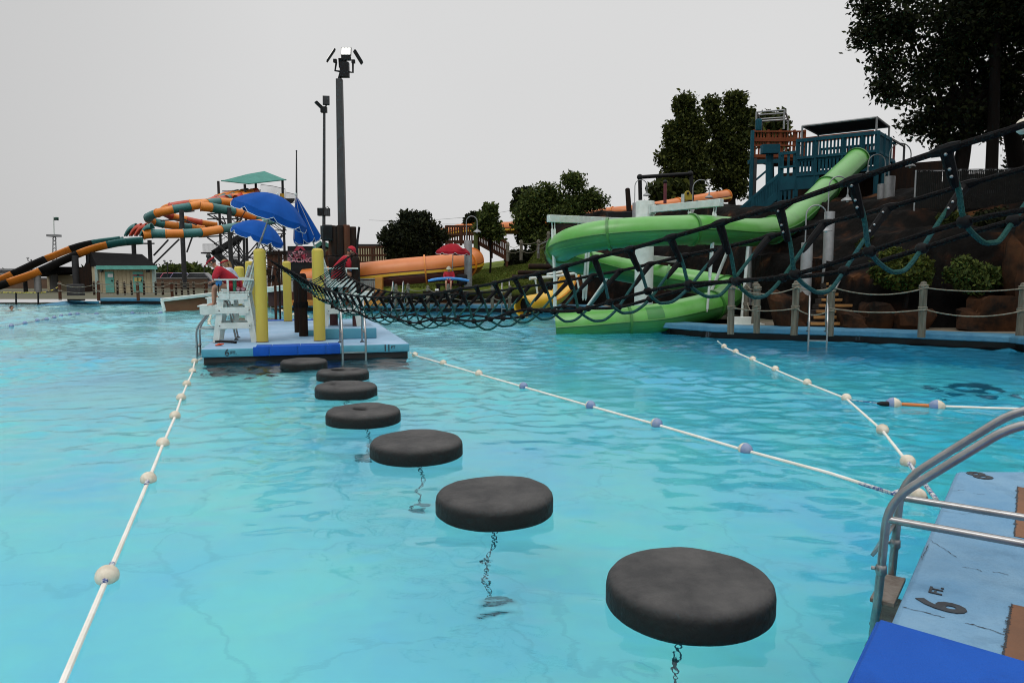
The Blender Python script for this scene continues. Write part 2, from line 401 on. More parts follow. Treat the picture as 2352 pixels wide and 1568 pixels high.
# water with real ripples
yy = [-5.0]
while yy[-1] < 47: yy.append(yy[-1] + .024 + .0030 * max(0, yy[-1] - 2))
yy = np.array(yy); s = np.linspace(-1, 1, 680)
Yg = np.repeat(yy[:, None], len(s), 1); Xg = s[None, :] * (5.5 + .86 * (Yg + 5)); 
Hh = np.zeros_like(Xg)
amp_mod = .26 + .95 / (1 + np.exp(-(Yg + .25 * Xg - 8.5) / 1.8))
patch = np.zeros_like(Xg)
for k in range(7):
    a = rng.uniform(0, 2 * PI); kk = 2 * PI / rng.uniform(3.0, 9.0)
    patch += np.sin(kk * (Xg * math.cos(a) + Yg * math.sin(a)) + rng.uniform(0, 6.3))
amp_mod = amp_mod * np.clip(.85 + .26 * patch, .18, 1.7)
for k in range(80):
    lam = .09 * (.95 / .09) ** rng.random(); kk = 2 * PI / lam
    a = rng.normal(R(85), R(48))
    amp = .0150 * lam ** .92 / math.sqrt(64) * 2.0
    ph = rng.uniform(0, 6.3)
    wgt = np.clip(lam / (.026 + .0036 * np.maximum(Yg, 0)) / 4 - .3, 0, 1)
    Hh += amp * wgt * np.sin(kk * (Xg * math.cos(a) + Yg * math.sin(a)) + ph + .8 * np.sin(.9 * kk * .3 * (Xg * math.sin(a) - Yg * math.cos(a)) + ph * 2))
Hh *= amp_mod
i = np.arange(len(yy) - 1)[:, None] * len(s) + np.arange(len(s) - 1)[None, :]
q = np.stack([i, i + 1, i + len(s) + 1, i + len(s)], -1).reshape(-1, 4)
wm = bpy.data.materials.new('water'); wm.use_nodes = True; nt = wm.node_tree; N = nt.nodes; L = nt.links
N.remove(N['Principled BSDF'])
fr = N.new('ShaderNodeFresnel'); fr.inputs[0].default_value = 1.33
gl = N.new('ShaderNodeBsdfGlossy'); gl.inputs['Roughness'].default_value = .012
rf = N.new('ShaderNodeBsdfRefraction'); rf.inputs['IOR'].default_value = 1.33; rf.inputs['Roughness'].default_value = 0.0; rf.inputs['Color'].default_value = (1, 1, 1, 1)
ms = N.new('ShaderNodeMixShader'); L.new(fr.outputs[0], ms.inputs[0]); L.new(rf.outputs[0], ms.inputs[1]); L.new(gl.outputs[0], ms.inputs[2])
L.new(ms.outputs[0], N['Material Output'].inputs['Surface'])
tc = N.new('ShaderNodeTexCoord'); mp = N.new('ShaderNodeMapping'); mp.inputs['Scale'].default_value = (1, 1.7, 1); L.new(tc.outputs['Object'], mp.inputs[0])
nz = N.new('ShaderNodeTexNoise'); nz.inputs['Scale'].default_value = 9.0; nz.inputs['Detail'].default_value = 3; nz.inputs['Distortion'].default_value = .6; L.new(mp.outputs[0], nz.inputs['Vector'])
bp = N.new('ShaderNodeBump'); bp.inputs['Strength'].default_value = .035; bp.inputs['Distance'].default_value = .05; L.new(nz.outputs['Fac'], bp.inputs['Height'])
sy_ = N.new('ShaderNodeSeparateXYZ'); L.new(tc.outputs['Object'], sy_.inputs[0]); by_ = N.new('ShaderNodeMapRange'); by_.inputs[1].default_value = 6; by_.inputs[2].default_value = 17; by_.inputs[3].default_value = .02; by_.inputs[4].default_value = .17; L.new(sy_.outputs['Y'], by_.inputs[0]); L.new(by_.outputs[0], bp.inputs['Strength'])
for nd in (fr, gl, rf): L.new(bp.outputs[0], nd.inputs['Normal'])
va = N.new('ShaderNodeVolumeAbsorption'); va.inputs['Density'].default_value = .27; va.inputs['Color'].default_value = (.20, .87, .955, 1); L.new(va.outputs[0], N['Material Output'].inputs['Volume'])
co = np.stack([Xg, Yg, Hh], -1).reshape(-1, 3); ns, ny_ = len(s), len(yy); base_ = len(co)
edge = np.concatenate([np.arange(ns), np.arange(2, ny_) * ns + ns - 1 - ns, [ny_ * ns - 1], (ny_ - 1) * ns + np.arange(ns - 2, -1, -1), np.arange(ny_ - 2, 0, -1) * ns]); edge = np.array(list(dict.fromkeys(edge.tolist())))
low_ = co[edge].copy(); low_[:, 2] = -4.2; co = np.concatenate([co, low_, [[0, 20, -4.2]]]); ne = len(edge); e2_ = np.roll(np.arange(ne), -1)
skirt = np.stack([edge[e2_], edge, base_ + np.arange(ne), base_ + e2_], -1)
floor_q = np.stack([base_ + e2_, base_ + np.arange(ne), np.full(ne, base_ + ne)], -1)
me = bpy.data.meshes.new('water'); nv = len(co); qa = np.concatenate([q, skirt]).astype(np.int32)
me.vertices.add(nv); me.vertices.foreach_set('co', co.astype(np.float32).ravel()); tot = qa.size + floor_q.size
me.loops.add(tot); me.loops.foreach_set('vertex_index', np.concatenate([qa.ravel(), floor_q.astype(np.int32).ravel()]))
npoly = len(qa) + len(floor_q); me.polygons.add(npoly); ls = np.concatenate([np.arange(len(qa)) * 4, len(qa) * 4 + np.arange(len(floor_q)) * 3]).astype(np.int32)
me.polygons.foreach_set('loop_start', ls); me.polygons.foreach_set('loop_total', np.concatenate([np.full(len(qa), 4), np.full(len(floor_q), 3)]).astype(np.int32))
sm = np.zeros(npoly, bool); sm[:len(q)] = True; me.polygons.foreach_set('use_smooth', sm); me.materials.append(wm); me.update(); me.validate()
o = link_mesh('water', me); tag(o, kind='structure')

dp_ = gz(2223, 888, 0); dd_ = Vector((dp_.x, dp_.y, 0)).normalized(); dz_ = float(floor_z(dp_.x, dp_.y + 3.5)); dp_ = dp_ + dd_ * (-dz_ * 1.11); dp_.z = dz_
dr = thing('pool_drain', dp_, 'dark round drain on the deep pool floor at the right', 'drain'); mb = MB(); mb.lathe([(.55, 0), (.55, .03), (.5, .05), (.01, .05)], dp_, 28); mb.build('cover', M('drain_grille', (.05, .17, .24), .8), dr); mb = MB(); mb.lathe([(.55, 0), (.62, 0), (.62, .035), (.55, .035)], dp_, 28); mb.build('rim', MATS['drain_grille'], dr)
# ------------------------------------------------------------------ bank copings
def offset_line(pts, d):
    """offset an open plan polyline to its left by d"""
    out = []
    for i in range(len(pts)):
        a = pts[max(i - 1, 0)]; b = pts[min(i + 1, len(pts) - 1)]
        if i == 0 or i == len(pts) - 1: t = (b - a).normalized(); k = 1
        else:
            t1 = (pts[i] - a).normalized(); t2 = (b - pts[i]).normalized(); t = (t1 + t2).normalized(); k = 1 / max(.35, t.dot(t1))
        out.append(pts[i] + Vector((t.y, -t.x, 0)) * d * k)
    return out
def strip(line, prof, mat_of, name, mats):
    """sweep a profile (offset, z) along a plan polyline; offset positive = to the land side"""
    rows = [offset_line([Vector((p.x, p.y, 0)) for p in line], d) for d, z in prof]
    mb = MB()
    for j in range(len(prof) - 1):
        mb.cur = mat_of[j]
        for i in range(len(line) - 1):
            mb.add([flat(rows[j][i], prof[j][1]), flat(rows[j + 1][i], prof[j + 1][1]), flat(rows[j + 1][i + 1], prof[j + 1][1]), flat(rows[j][i + 1], prof[j][1])], [(0, 1, 2, 3)])
    o = mb.build(name, mats, smooth=False, origin=(0, 0, 0)); tag(o, kind='structure'); return o
bank = [Vector((14.4, rb[0].y - .3, 0))] + rb
cprof = [(.25, -.3), (.25, .18), (-.02, .18), (-.04, .20), (-.04, BK - .02), (-.02, BK + .02), (.75, BK + .03), (.75, BK - .1)]
cm = [1, 1, 0, 0, 0, 0, 0]
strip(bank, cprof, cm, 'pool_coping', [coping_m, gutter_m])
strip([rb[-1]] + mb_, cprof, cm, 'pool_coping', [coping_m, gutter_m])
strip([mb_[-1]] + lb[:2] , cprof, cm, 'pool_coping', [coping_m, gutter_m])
# walkway behind the coping
mb = MB()
for ln, wd in ((bank, 3.2), ([rb[-1]] + mb_, 2.6)):
    a = offset_line([Vector((p.x, p.y, 0)) for p in ln], .7); b = offset_line([Vector((p.x, p.y, 0)) for p in ln], wd)
    for k in range(len(ln) - 1): mb.add([flat(a[k], BK), flat(b[k], BK), flat(b[k + 1], BK), flat(a[k + 1], BK)], [(0, 1, 2, 3)])
o = mb.build('walkway', tan_deck, smooth=False, origin=(0, 0, 0)); tag(o, kind='structure')
# shallow blue entry ramp and pale beach at far left
mb = MB(); a = gz(75, 702.5, .02); b = gz(228, 698.5, .02); c = gz(228, 692, BK); d = gz(150, 691, .25)
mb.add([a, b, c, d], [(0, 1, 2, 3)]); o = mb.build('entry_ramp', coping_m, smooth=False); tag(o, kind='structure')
# ------------------------------------------------------------------ near deck
dk_o = thing('pool_deck', (A_.x, A_.y, 0), None, None); dk_o['kind'] = 'structure'
def dpt(along, inland, z=DK): # deck frame measured from the far corner back towards the camera
    p = A_ - ed * along + inn * inland; return Vector((p.x, p.y, z))
mb = MB()
top = [dpt(0, 0), dpt(9.5, 0), dpt(9.5, 7), Vector((14.5, A_.y - 4, DK)), Vector((14.5, A_.y, DK))]
mb.prism(top, (0, 0, -.17))
o = mb.build('coping_slab', deck_paint, dk_o, bevel=.035)
mb = MB(); low = [dpt(-.0 + .1, .12, DK - .16), dpt(9.4, .12, DK - .16), dpt(9.4, 6.8, DK - .16), Vector((14.4, A_.y - 4, DK - .16)), Vector((14.4, A_.y - .1, DK - .16))]
mb.prism(low, (0, 0, -3.0)); mb.build('foundation', wall_m, dk_o)
# near deck: brown concrete insets with a broken joint, cracks, depth marks, blue pad
def plan_inset(u0, v0, u1, v1):
    a = gz(u0, v0, DK); b = gz(u1, v1, DK); return a, b
def broken_edge(a, b, n, amp):
    out = []
    for i in range(n + 1):
        p = a.lerp(b, i / n); out.append(p + inn * random.uniform(-amp, amp) + ed * random.uniform(-amp, amp) * .5)
    return out
def inset(a, b, wid):
    mb = MB(); e = broken_edge(a, b, 70, .0028)
    far = [e[-1] + inn * wid, e[0] + inn * wid]
    pts = [Vector((p.x, p.y, DK + .004)) for p in e + far]
    cen = sum(pts, Vector()) / len(pts)
    if geometry.normal(pts).z < 0: pts = pts[::-1]
    mb.poly(pts); mb.build('brown_panel', brown_deck, dk_o, smooth=False)
    mb = MB()
    for i in range(len(e) - 1):
        wv = random.uniform(.003, .007) + (.010 if random.random() < .10 else 0); p, q = e[i], e[i + 1]
        mb.add([flat(p - inn * wv, DK + .006), flat(q - inn * wv, DK + .006), flat(q + inn * wv * .6, DK + .006), flat(p + inn * wv * .6, DK + .006)], [(0, 3, 2, 1)])
    mb.build('joint_crack', mark_m, dk_o, smooth=False)
inset(gz(2338, 1118, DK), gz(2331, 1232, DK), 1.4)
inset(gz(2324, 1388, DK), gz(2304, 1512, DK), 1.4)
def crack(pix, w):
    pts = [gz(*ZA(*p), DK + .003) for p in pix]; fine = []
    for i in range(len(pts) - 1):
        for k in range(6):
            fine.append(pts[i].lerp(pts[i + 1], k / 6) + Vector((random.uniform(-1, 1), random.uniform(-1, 1), 0)) * .006)
    fine.append(pts[-1]); mb = MB()
    for i in range(len(fine) - 1):
        d = (fine[i + 1] - fine[i]).normalized(); s_ = Vector((-d.y, d.x, 0)); w1 = w * random.uniform(.2, .75)
        mb.add([fine[i] - s_ * w1, fine[i] + s_ * w1, fine[i + 1] + s_ * w1, fine[i + 1] - s_ * w1], [(3, 2, 1, 0)])
    mb.build('crack', mark_m, dk_o, smooth=False)
for pix, w_ in (([(402, 1180), (520, 1210), (610, 1232)], .005), ([(715, 1260), (800, 1280), (915, 1320)], .006), ([(530, 835), (600, 880), (640, 905), (670, 925)], .0035),
               ([(700, 975), (770, 985), (800, 998)], .003), ([(855, 998), (935, 1015)], .005), ([(640, 588), (710, 583)], .003), ([(750, 600), (815, 607)], .003), ([(600, 690), (700, 705), (760, 700), (830, 716)], .0025), ([(490, 940), (505, 905), (530, 860)], .0035)):
    crack(pix, w_)
tdir = -inn
lettering('depth_mark', '6', .30, mark_m, gz(2167.5, 1391, DK + .004), ed, tdir, dk_o, sx=.85)
lettering('depth_mark', 'FT.', .085, mark_m, gz(2152, 1355, DK + .004), ed, tdir, dk_o)
lettering('depth_mark', '8', .30, mark_m, gz(2252, 1092, DK + .004), Vector((-1, 0, 0)), Vector((0, 1, 0)), dk_o, sx=1.0)
# stencil bridges across the numerals
mb = MB(); p6 = gz(2167.5, 1391, DK + .007)
for k in (-.05, .05): mb.box(p6 + tdir * k, (.17, .010, .002), math.atan2(ed.y, ed.x))
pass
# blue foam pad folded over the deck edge where the lily pad walk starts
pa = [gz(2044, 1436, DK + .03), gz(2352, 1517, DK + .03)]
e0 = B_ - ed * .02
pt = thing('foam_pad', (e0.x, e0.y, 0), 'bright blue foam pad wrapped over the concrete deck edge', 'pad')
mb = MB(); c0 = e0 - inn * .035; wd = (pa[1] - pa[0])
q = [c0, c0 - ed * 4.2, c0 - ed * 4.2 + inn * 2.2, e0 + inn * 1.9 - ed * -.03]
# far edge follows the picture: slightly skewed to the deck edge
q[3] = Vector((pa[1].x, pa[1].y, 0)) + (Vector((pa[1].x, pa[1].y, 0)) - c0) * .3; q[3].z = 0
mb.prism([flat(p, DK + .035) for p in q], (0, 0, -.03)); mb.build('top_sheet', pad_blue, pt, bevel=.012)
mb = MB(); mb.box(flat(c0 - ed * 2.1, .06) , (4.2, .03, .42), math.atan2(ed.y, ed.x)); mb.build('front_sheet', pad_blue, pt, bevel=.01)
# ------------------------------------------------------------------ near ladder
L0 = gz(*ZA(265, 1180), 0); 
def lpt(s, t, z): return Vector((L0.x, L0.y, 0)) + inn * s + ed * t + Vector((0, 0, z))
ld = thing('pool_ladder', lpt(.5, .25, DK), 'large stainless steel ladder on the near deck corner', 'ladder')
SEP = .50
for t in (0, SEP):
    mb = MB()
    path = round_poly([lpt(-.06, t, -1.3), lpt(.0, t, .0), lpt(.03, t, .64), lpt(.62, t, 1.18), lpt(1.05, t, 1.22), lpt(1.25, t, 1.02), lpt(1.3, t, DK)], .16, 6)
    mb.tube(path, .024, 14); mb.build('rail', steel_m, ld)
    mb = MB(); mb.tube([lpt(.02, t, .535), lpt(1.28, t, .535)], .022, 12); mb.build('brace_tube', steel_m, ld)
    mb = MB(); mb.lathe([(.026, 0), (.031, .01), (.031, .05), (.026, .06)], lpt(.012, t, .20), 14); mb.lathe([(.012, 0), (.012, .02)], lpt(-.02, t, .23), 8, -inn); mb.build('joint_collar', steel_m, ld)
    mb = MB(); mb.lathe([(.05, 0), (.05, .01), (.03, .02)], lpt(1.3, t, DK), 14); mb.build('base_flange', steel_m, ld)
step_m = M('worn_step', (.22, .19, .16), .75, col2=(.12, .09, .07), nscale=12, bump=.4)
for z, tilt in ((.33, 1), (.02, 0), (-.3, 0), (-.6, 0)):
    mb = MB()
    a_, b_ = lpt(-.02 if tilt else .0, .03, z), lpt(-.02 if tilt else .0, SEP - .03, z)
    if tilt: mb.bar(a_, b_, .02, .10, up=Vector((0, 0, 1)) * .8 + inn * .5)
    else: mb.bar(a_ + inn * .02, b_ + inn * .02, .13, .025, up=(0, 0, 1))
    mb.build('step', step_m if not tilt else steel_m, ld, bevel=.004)
# ------------------------------------------------------------------ lily pads
weight_m = M('algae_weight', (.22, .42, .45), .8, col2=(.05, .14, .17), nscale=9)
chain_m = M('chain_links', (.06, .12, .14), .7)
def lily(u, v, wpx, label, seed, chain=True, holes=()):
    r_ = random.Random(seed)
    c = gz(u, v, .165); depth = (c.y) * CP - (.1 - EYE) * SP
    rad = wpx / F_ * depth / 2
    c.z = 0; root = thing('lily_pad', c, label, 'pool float', 'round black lily pads on chains')
    n = 56; prof = [(.2, -.055), (.9, -.055), (.975, -.03), (1, .0), (1.0, .09), (.985, .125), (.94, .152), (.86, .166), (.70, .168), (.5, .162), (.25, .159), (.02, .161)]
    ang = r_.uniform(0, 6); mb = MB(); vs = []; fs = []
    for (pr, h) in prof:
        for j in range(n):
            t = 2 * PI * j / n; wob = 1 + .008 * math.sin(2 * t + ang) + .006 * math.sin(3 * t + ang * 2)
            hh = h * rad / .47
            x, y = pr * rad * wob * math.cos(t), pr * rad * wob * math.sin(t)
            if pr < .9: hh += .010 * math.sin(x * 9 + ang) * math.sin(y * 11 + ang * 3) + r_.uniform(-.001, .001)
            vs.append((c.x + x, c.y + y, hh + .012 * (x * math.cos(ang) + y * math.sin(ang))))
    for i in range(len(prof) - 1):
        for j in range(n): j2 = (j + 1) % n; fs.append((i * n + j, i * n + j2, (i + 1) * n + j2, (i + 1) * n + j))
    fs.append(tuple((len(prof) - 1) * n + j for j in range(n))); fs.append(tuple(range(n - 1, -1, -1)))
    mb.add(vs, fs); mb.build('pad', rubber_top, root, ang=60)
    hz_ = lambda hx, hy: .176 * rad / .47 + .012 * rad * (hx * math.cos(ang) + hy * math.sin(ang))
    for (hx, hy, hr) in holes:
        mb = MB(); m_ = 14; pts = [c + Vector((rad * (hx + hr * r_.uniform(.6, 1.1) * 1.7 * math.cos(2 * PI * k / m_)), rad * (hy + hr * r_.uniform(.6, 1.1) * math.sin(2 * PI * k / m_)), hz_(hx, hy))) for k in range(m_)]
        mb.poly(pts); mb.build('torn_hole', black_m, root, smooth=False)
    if chain:
        mb = MB(); z = -.05; k = 0; fz = float(floor_z(c.x, c.y)); y_ = 0
        while z > fz + .1:
            cx = c + Vector((.05 * math.sin(z * 2.1 + seed) - .03 * math.sin(seed), .04 * math.sin(z * 1.7 + seed * 2), z))
            a, b = ((1, 0), (0, 1)) if k % 2 else ((0, 1), (1, 0))
            ring = [cx + Vector((a[0] * .021 * math.cos(t), a[1] * .021 * math.cos(t), .042 * math.sin(t))) for t in [2 * PI * i / 8 for i in range(8)]]
            mb.tube(ring, .0055, 5, closed=True); z -= .062; k += 1
        mb.build('chain', chain_m, root)
        mb = MB(); mb.lathe([(.10, 0), (.10, .04), (.06, .06)], (c.x, c.y, fz), 16); mb.build('anchor_weight', weight_m, root)
    return root
rubber_top = M('rubber_worn_shaded_side', (.036, .036, .037), .62, col2=(.072, .070, .069), nscale=3.4, bump=.6, bscale=20, detail=10, spec=.2, contrast=.6)
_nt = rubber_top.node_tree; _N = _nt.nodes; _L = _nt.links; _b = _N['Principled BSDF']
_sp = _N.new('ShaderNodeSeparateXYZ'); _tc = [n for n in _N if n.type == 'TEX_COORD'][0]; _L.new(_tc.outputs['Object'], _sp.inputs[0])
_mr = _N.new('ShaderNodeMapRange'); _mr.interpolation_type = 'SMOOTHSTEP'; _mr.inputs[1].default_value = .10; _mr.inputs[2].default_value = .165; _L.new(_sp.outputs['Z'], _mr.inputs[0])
_mx = _N.new('ShaderNodeMix'); _mx.data_type = 'RGBA'; _mx.inputs[6].default_value = (.010, .011, .011, 1); _L.new(_mr.outputs[0], _mx.inputs[0]); _L.new(_b.inputs['Base Color'].links[0].from_socket, _mx.inputs[7]); _L.new(_mx.outputs[2], _b.inputs['Base Color'])  # worn tone on top; shade of the sides put into the colour by height
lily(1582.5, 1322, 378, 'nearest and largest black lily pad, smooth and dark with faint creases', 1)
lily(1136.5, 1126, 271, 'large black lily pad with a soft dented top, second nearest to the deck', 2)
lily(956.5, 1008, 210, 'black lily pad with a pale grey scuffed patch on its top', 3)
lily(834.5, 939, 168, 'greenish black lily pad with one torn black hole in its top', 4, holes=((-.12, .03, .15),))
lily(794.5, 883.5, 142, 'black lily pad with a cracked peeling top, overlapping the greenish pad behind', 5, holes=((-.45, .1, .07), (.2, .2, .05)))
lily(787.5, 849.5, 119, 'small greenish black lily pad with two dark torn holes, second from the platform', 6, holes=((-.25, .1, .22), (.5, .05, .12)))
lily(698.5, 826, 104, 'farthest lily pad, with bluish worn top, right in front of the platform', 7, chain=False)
# ------------------------------------------------------------------ float lines
def float_line(label, pts, floats, r=.018, tail_twist=0, mat=white_rope, name='float_line', fr=.085, half_blue=(), group='float lines roping off the pool', flip=False):
    """pts: plan points of the line; floats: list of (point, radius)"""
    c = pts[0]; root = thing(name, (c.x, c.y, 0), label, 'float line', group)
    mb = MB(); mb.tube(pts, r, 8); mb.build('rope', mat, root)
    for i, (p, d, rad) in enumerate(floats):
        hb = i in half_blue
        mb = MB(); d = -d.normalized() if (hb and flip) else d.normalized()
        prof = [(.25, -1.12), (.55, -.93), (.82, -.6), (.97, -.22), (1, 0), (.97, .22), (.82, .6), (.55, .93), (.25, 1.12)]
        sub = prof[4:] if hb else prof
        if hb:
            mb.cur = 1; mb.lathe([(a * rad, h * rad) for a, h in prof[:5]], p, 18, d); mb.cur = 0
        mb.lathe([(a * rad, h * rad) for a, h in sub], p, 18, d)
        mb.build('float', [float_w, float_b] if hb else float_w, root)
    return root
def line_from_pixels(pix, zz=.03):
    return [gz(u, v, zz) for u, v in pix]
def mkfloats(pp, rads):
    out = []
    for i, p in enumerate(pp):
        d = pp[min(i + 1, len(pp) - 1)] - pp[max(i - 1, 0)]; out.append((p, d, rads if not isinstance(rads, list) else rads[i]))
    return out
fl = line_from_pixels([(246, 1322), (341, 1100), (374, 1018), (402, 955), (416, 913), (429, 882), (442, 853), (447, 830)])
e_ = fl[0] + (fl[0] - fl[1]).normalized() * 3.2
plat_corner = gz(463, 833, 0)
lp = [e_] + fl + [plat_corner + Vector((-.03, .1, .1))]
r0 = float_line('long white sleeved float line running from the platform corner to the lower left', [p - Vector((0, 0, .012)) for p in lp], mkfloats(fl, .072))
for p, q, l_ in ((fl[0], fl[1], .2), (fl[1], fl[0], .2), (fl[0], fl[0] * 2 - fl[1], .12)):
    d = (q - p).normalized(); mb = MB(); mb.tube([p + d * .06, p + d * l_], .0195, 8); mb.build('twisted_cord', twist_m, r0)
cl = line_from_pixels([(953, 815), (1018, 834), (1100, 858), (1202, 887), (1356, 931), (1508, 973), (1712, 1032)])
end = gz(2135, 1140, .06)
r1 = float_line('white float line with half blue floats running from the platform to the near ladder', [gz(943, 810, .12)] + [p - Vector((0, 0, .01)) for p in cl] + [gz(1905, 1086, .02), gz(1976, 1109, .03)], mkfloats(cl, .075), half_blue=(3, 4, 5, 6), flip=True)
mb = MB(); mb.tube([gz(1975, 1109, .03), gz(2010, 1120, .03), gz(2050, 1133, .05), end + Vector((.1, .2, .1))], .019, 8); mb.build('twisted_cord', twist_m, r1)
mb = MB(); p = gz(2108, 1138, .03); mb.lathe([(a * .07, h * .07) for a, h in [(.25, -1.12), (.82, -.6), (1, 0), (.82, .6), (.25, 1.12)]], p, 16, end - cl[-1]); mb.build('float', float_w, r1)
rl = line_from_pixels([(1663, 796), (1690, 808), (1729, 825), (1781, 848), (1854, 879), (1944, 914), (2027, 987), (2085, 1060)])
r2 = float_line('white float line curving from the right bank to the near deck corner', [gz(1648, 783, .18)] + [p - Vector((0, 0, .01)) for p in rl] + [gz(2150, 1146, .08)], mkfloats(rl, .075))
mb = MB(); mb.tube([rl[-1], gz(2150, 1146, .08)], .0195, 8); mb.build('twisted_cord', twist_m, r2)
bl = line_from_pixels([(2052, 927), (2152, 932.5)])
r3 = float_line('short side line with two half blue floats and an orange sleeve', [bl[0], bl[1], gz(2300, 937.5, .02), gz(2700, 946, .02)], mkfloats(bl, .095), half_blue=(0, 1))
mb = MB(); mb.tube([bl[0], bl[1]], .026, 8); mb.build('orange_sleeve', orange_m, r3)
mb = MB(); mb.lathe([(.01, -.10), (.035, -.04), (.038, .05), (.02, .08)], gz(2031, 927, .03), 10, bl[1] - bl[0]); mb.build('clip', black_m, r3); mb = MB(); mb.tube([gz(1950, 918, .02), gz(2031, 927, .02), bl[0]], .008, 6); mb.build('thin_cord', twist_m, r3)
# far lines
fp = [gz(*Z1(x, y), .03) for x, y in ((105, 1530), (230, 1505), (345, 1480), (430, 1467), (500, 1452), (565, 1437), (648, 1423), (715, 1420), (890, 1418), (1220, 1412), (1480, 1408))]
float_line('far line of small blue floats near the left edge of the water', [gz(-40, 752, .02)] + fp, mkfloats(fp, .085), r=.012, mat=twist_m)
for o_ in [c for c in bpy.data.objects if c.name.startswith('float_line')][-1:]:
    for ch in o_.children:
        if ch.name.startswith('float.') or ch.name == 'float': ch.data.materials[0] = float_b
fp = [gz(*Z3(x, y), .03) for x, y in ((272, 1108), (268, 1080), (280, 1052), (285, 1020), (318, 996), (30, 974))]
float_line('line of pale floats behind the left lifeguard chair', [gz(*Z3(300, 1130), .1)] + fp[:5], mkfloats(fp[:5], .075), r=.012)
fp = [gz(*Z3(x, y), .03) for x, y in ((1085, 962), (1060, 1010), (1215, 1005), (1370, 1030))]
float_line('short line of white floats beyond the back yellow post', [fp[0], fp[2], fp[3]], mkfloats([fp[0], fp[2], fp[3]], .09), r=.012)
# ------------------------------------------------------------------ people
def skin_graph(verts, edges, radii, sub=1, root=0):
    me = bpy.data.meshes.new('figure'); me.from_pydata([tuple(v) for v in verts], edges, [])
    o = bpy.data.objects.new('figure', me); COL.objects.link(o)
    o.modifiers.new('s', 'SKIN')
    for i, r in enumerate(radii):
        sv = me.skin_vertices[0].data[i]; sv.radius = (r, r) if not isinstance(r, tuple) else r; sv.use_root = (i == root)
    if sub: m = o.modifiers.new('d', 'SUBSURF'); m.levels = sub; m.render_levels = sub
    bpy.context.view_layer.update()
    res = bpy.data.meshes.new_from_object(o.evaluated_get(bpy.context.evaluated_depsgraph_get()))
    bpy.data.objects.remove(o); bpy.data.meshes.remove(me)
    return [v.co.copy() for v in res.vertices], [list(p.vertices) for p in res.polygons]
def person(loc, face, J, label, top_m, short_m, hair_m, hat=None, hat_m=None, skinm=None, ponytail=0, shoes=None, bun=False, S=1.0):
    """J: joints in (forward, left, up) metres relative to loc; face: plan direction the body faces"""
    skinm = skinm or skin_m
    f = Vector((face[0], face[1], 0)).normalized(); l = Vector((-f.y, f.x, 0)); loc = Vector(loc)
    W = lambda p: loc + (f * p[0] + l * p[1] + Vector((0, 0, p[2]))) * S
    P = {k: W(v) for k, v in J.items()}
    root = thing('person', loc, label, 'person', None)
    order = ['pelvis', 'belly', 'chest', 'neck', 'head0']
    for sd in 'LR': order += [x + sd for x in ('hip', 'knee', 'ankle', 'toe', 'sho', 'elb', 'wri', 'palm')]
    idx = {k: i for i, k in enumerate(order)}
    ed_ = [('pelvis', 'belly'), ('belly', 'chest'), ('chest', 'neck'), ('neck', 'head0')]
    rad = {'pelvis': .13, 'belly': .115, 'chest': .125, 'neck': .055, 'head0': .06}
    for sd in 'LR':
        ed_ += [('pelvis', 'hip' + sd), ('hip' + sd, 'knee' + sd), ('knee' + sd, 'ankle' + sd), ('ankle' + sd, 'toe' + sd), ('chest', 'sho' + sd), ('sho' + sd, 'elb' + sd), ('elb' + sd, 'wri' + sd), ('wri' + sd, 'palm' + sd)]
        rad.update({'hip' + sd: .085, 'knee' + sd: .058, 'ankle' + sd: .038, 'toe' + sd: .032, 'sho' + sd: .06, 'elb' + sd: .043, 'wri' + sd: .03, 'palm' + sd: .032})
    v, fc = skin_graph([P[k] for k in order], [(idx[a], idx[b]) for a, b in ed_], [rad[k] * S for k in order])
    mb = MB(); mb.add(v, fc)
    hd = P['head']; hf = (W(J['look']) - hd).normalized(); up = (hd - P['neck']).normalized(); up = (up - hf * up.dot(hf)).normalized(); hl = up.cross(hf).normalized()
    def hp(a, b, c): return hd + (hf * a + hl * b + up * c) * S
    # skull with jaw, nose, brow, ears
    vs = []; fs = []; nu, nv = 14, 12
    for i in range(nv + 1):
        th = PI * i / nv
        for j in range(nu):
            t = 2 * PI * j / nu; x, y, z = math.sin(th) * math.cos(t), math.sin(th) * math.sin(t), math.cos(th)
            k = 1 - .22 * max(0, -z - .1)
            vs.append(hp(x * .098 * k + (.012 if z < -.2 and x > 0 else 0), y * .076 * k, z * .118))
    for i in range(nv):
        for j in range(nu): j2 = (j + 1) % nu; fs.append((i * nu + j, (i + 1) * nu + j, (i + 1) * nu + j2, i * nu + j2))
    mb.add(vs, fs)
    mb.tube([hp(.088, 0, .025), hp(.112, 0, -.018), hp(.092, 0, -.028)], [.009 * S, .015 * S, .011 * S], 6)
    for s_ in (1, -1): mb.ball(hp(-.005, .078 * s_, -.01), .025 * S, 5)
    for sd, s_ in (('L', 1), ('R', -1)):
        pw = P['palm' + sd]; d = (pw - P['wri' + sd]).normalized(); side = d.cross(Vector((0, 0, 1)));
        side = side.normalized() if side.length > .1 else l; dn = side.cross(d).normalized()
        for i in range(4):
            b0 = pw + side * (i - 1.5) * .019 * S + d * .02 * S; ln = (.06, .075, .07, .052)[i] * S
            mb.tube([b0, b0 + d * ln * .55, b0 + d * ln * .85 - dn * ln * .4], [.0095 * S, .009 * S, .007 * S], 6)
        mb.tube([pw - side * .03 * S, pw - side * .05 * S + d * .025 * S, pw - side * .045 * S + d * .05 * S], [.012 * S, .010 * S, .008 * S], 6)
    mb.build('body', skinm, root, ang=70)
    for s_ in (1, -1):
        mb = MB(); mb.ball(hp(.083, .032 * s_, .012), .011 * S, 6); mb.build('eye', black_m, root)
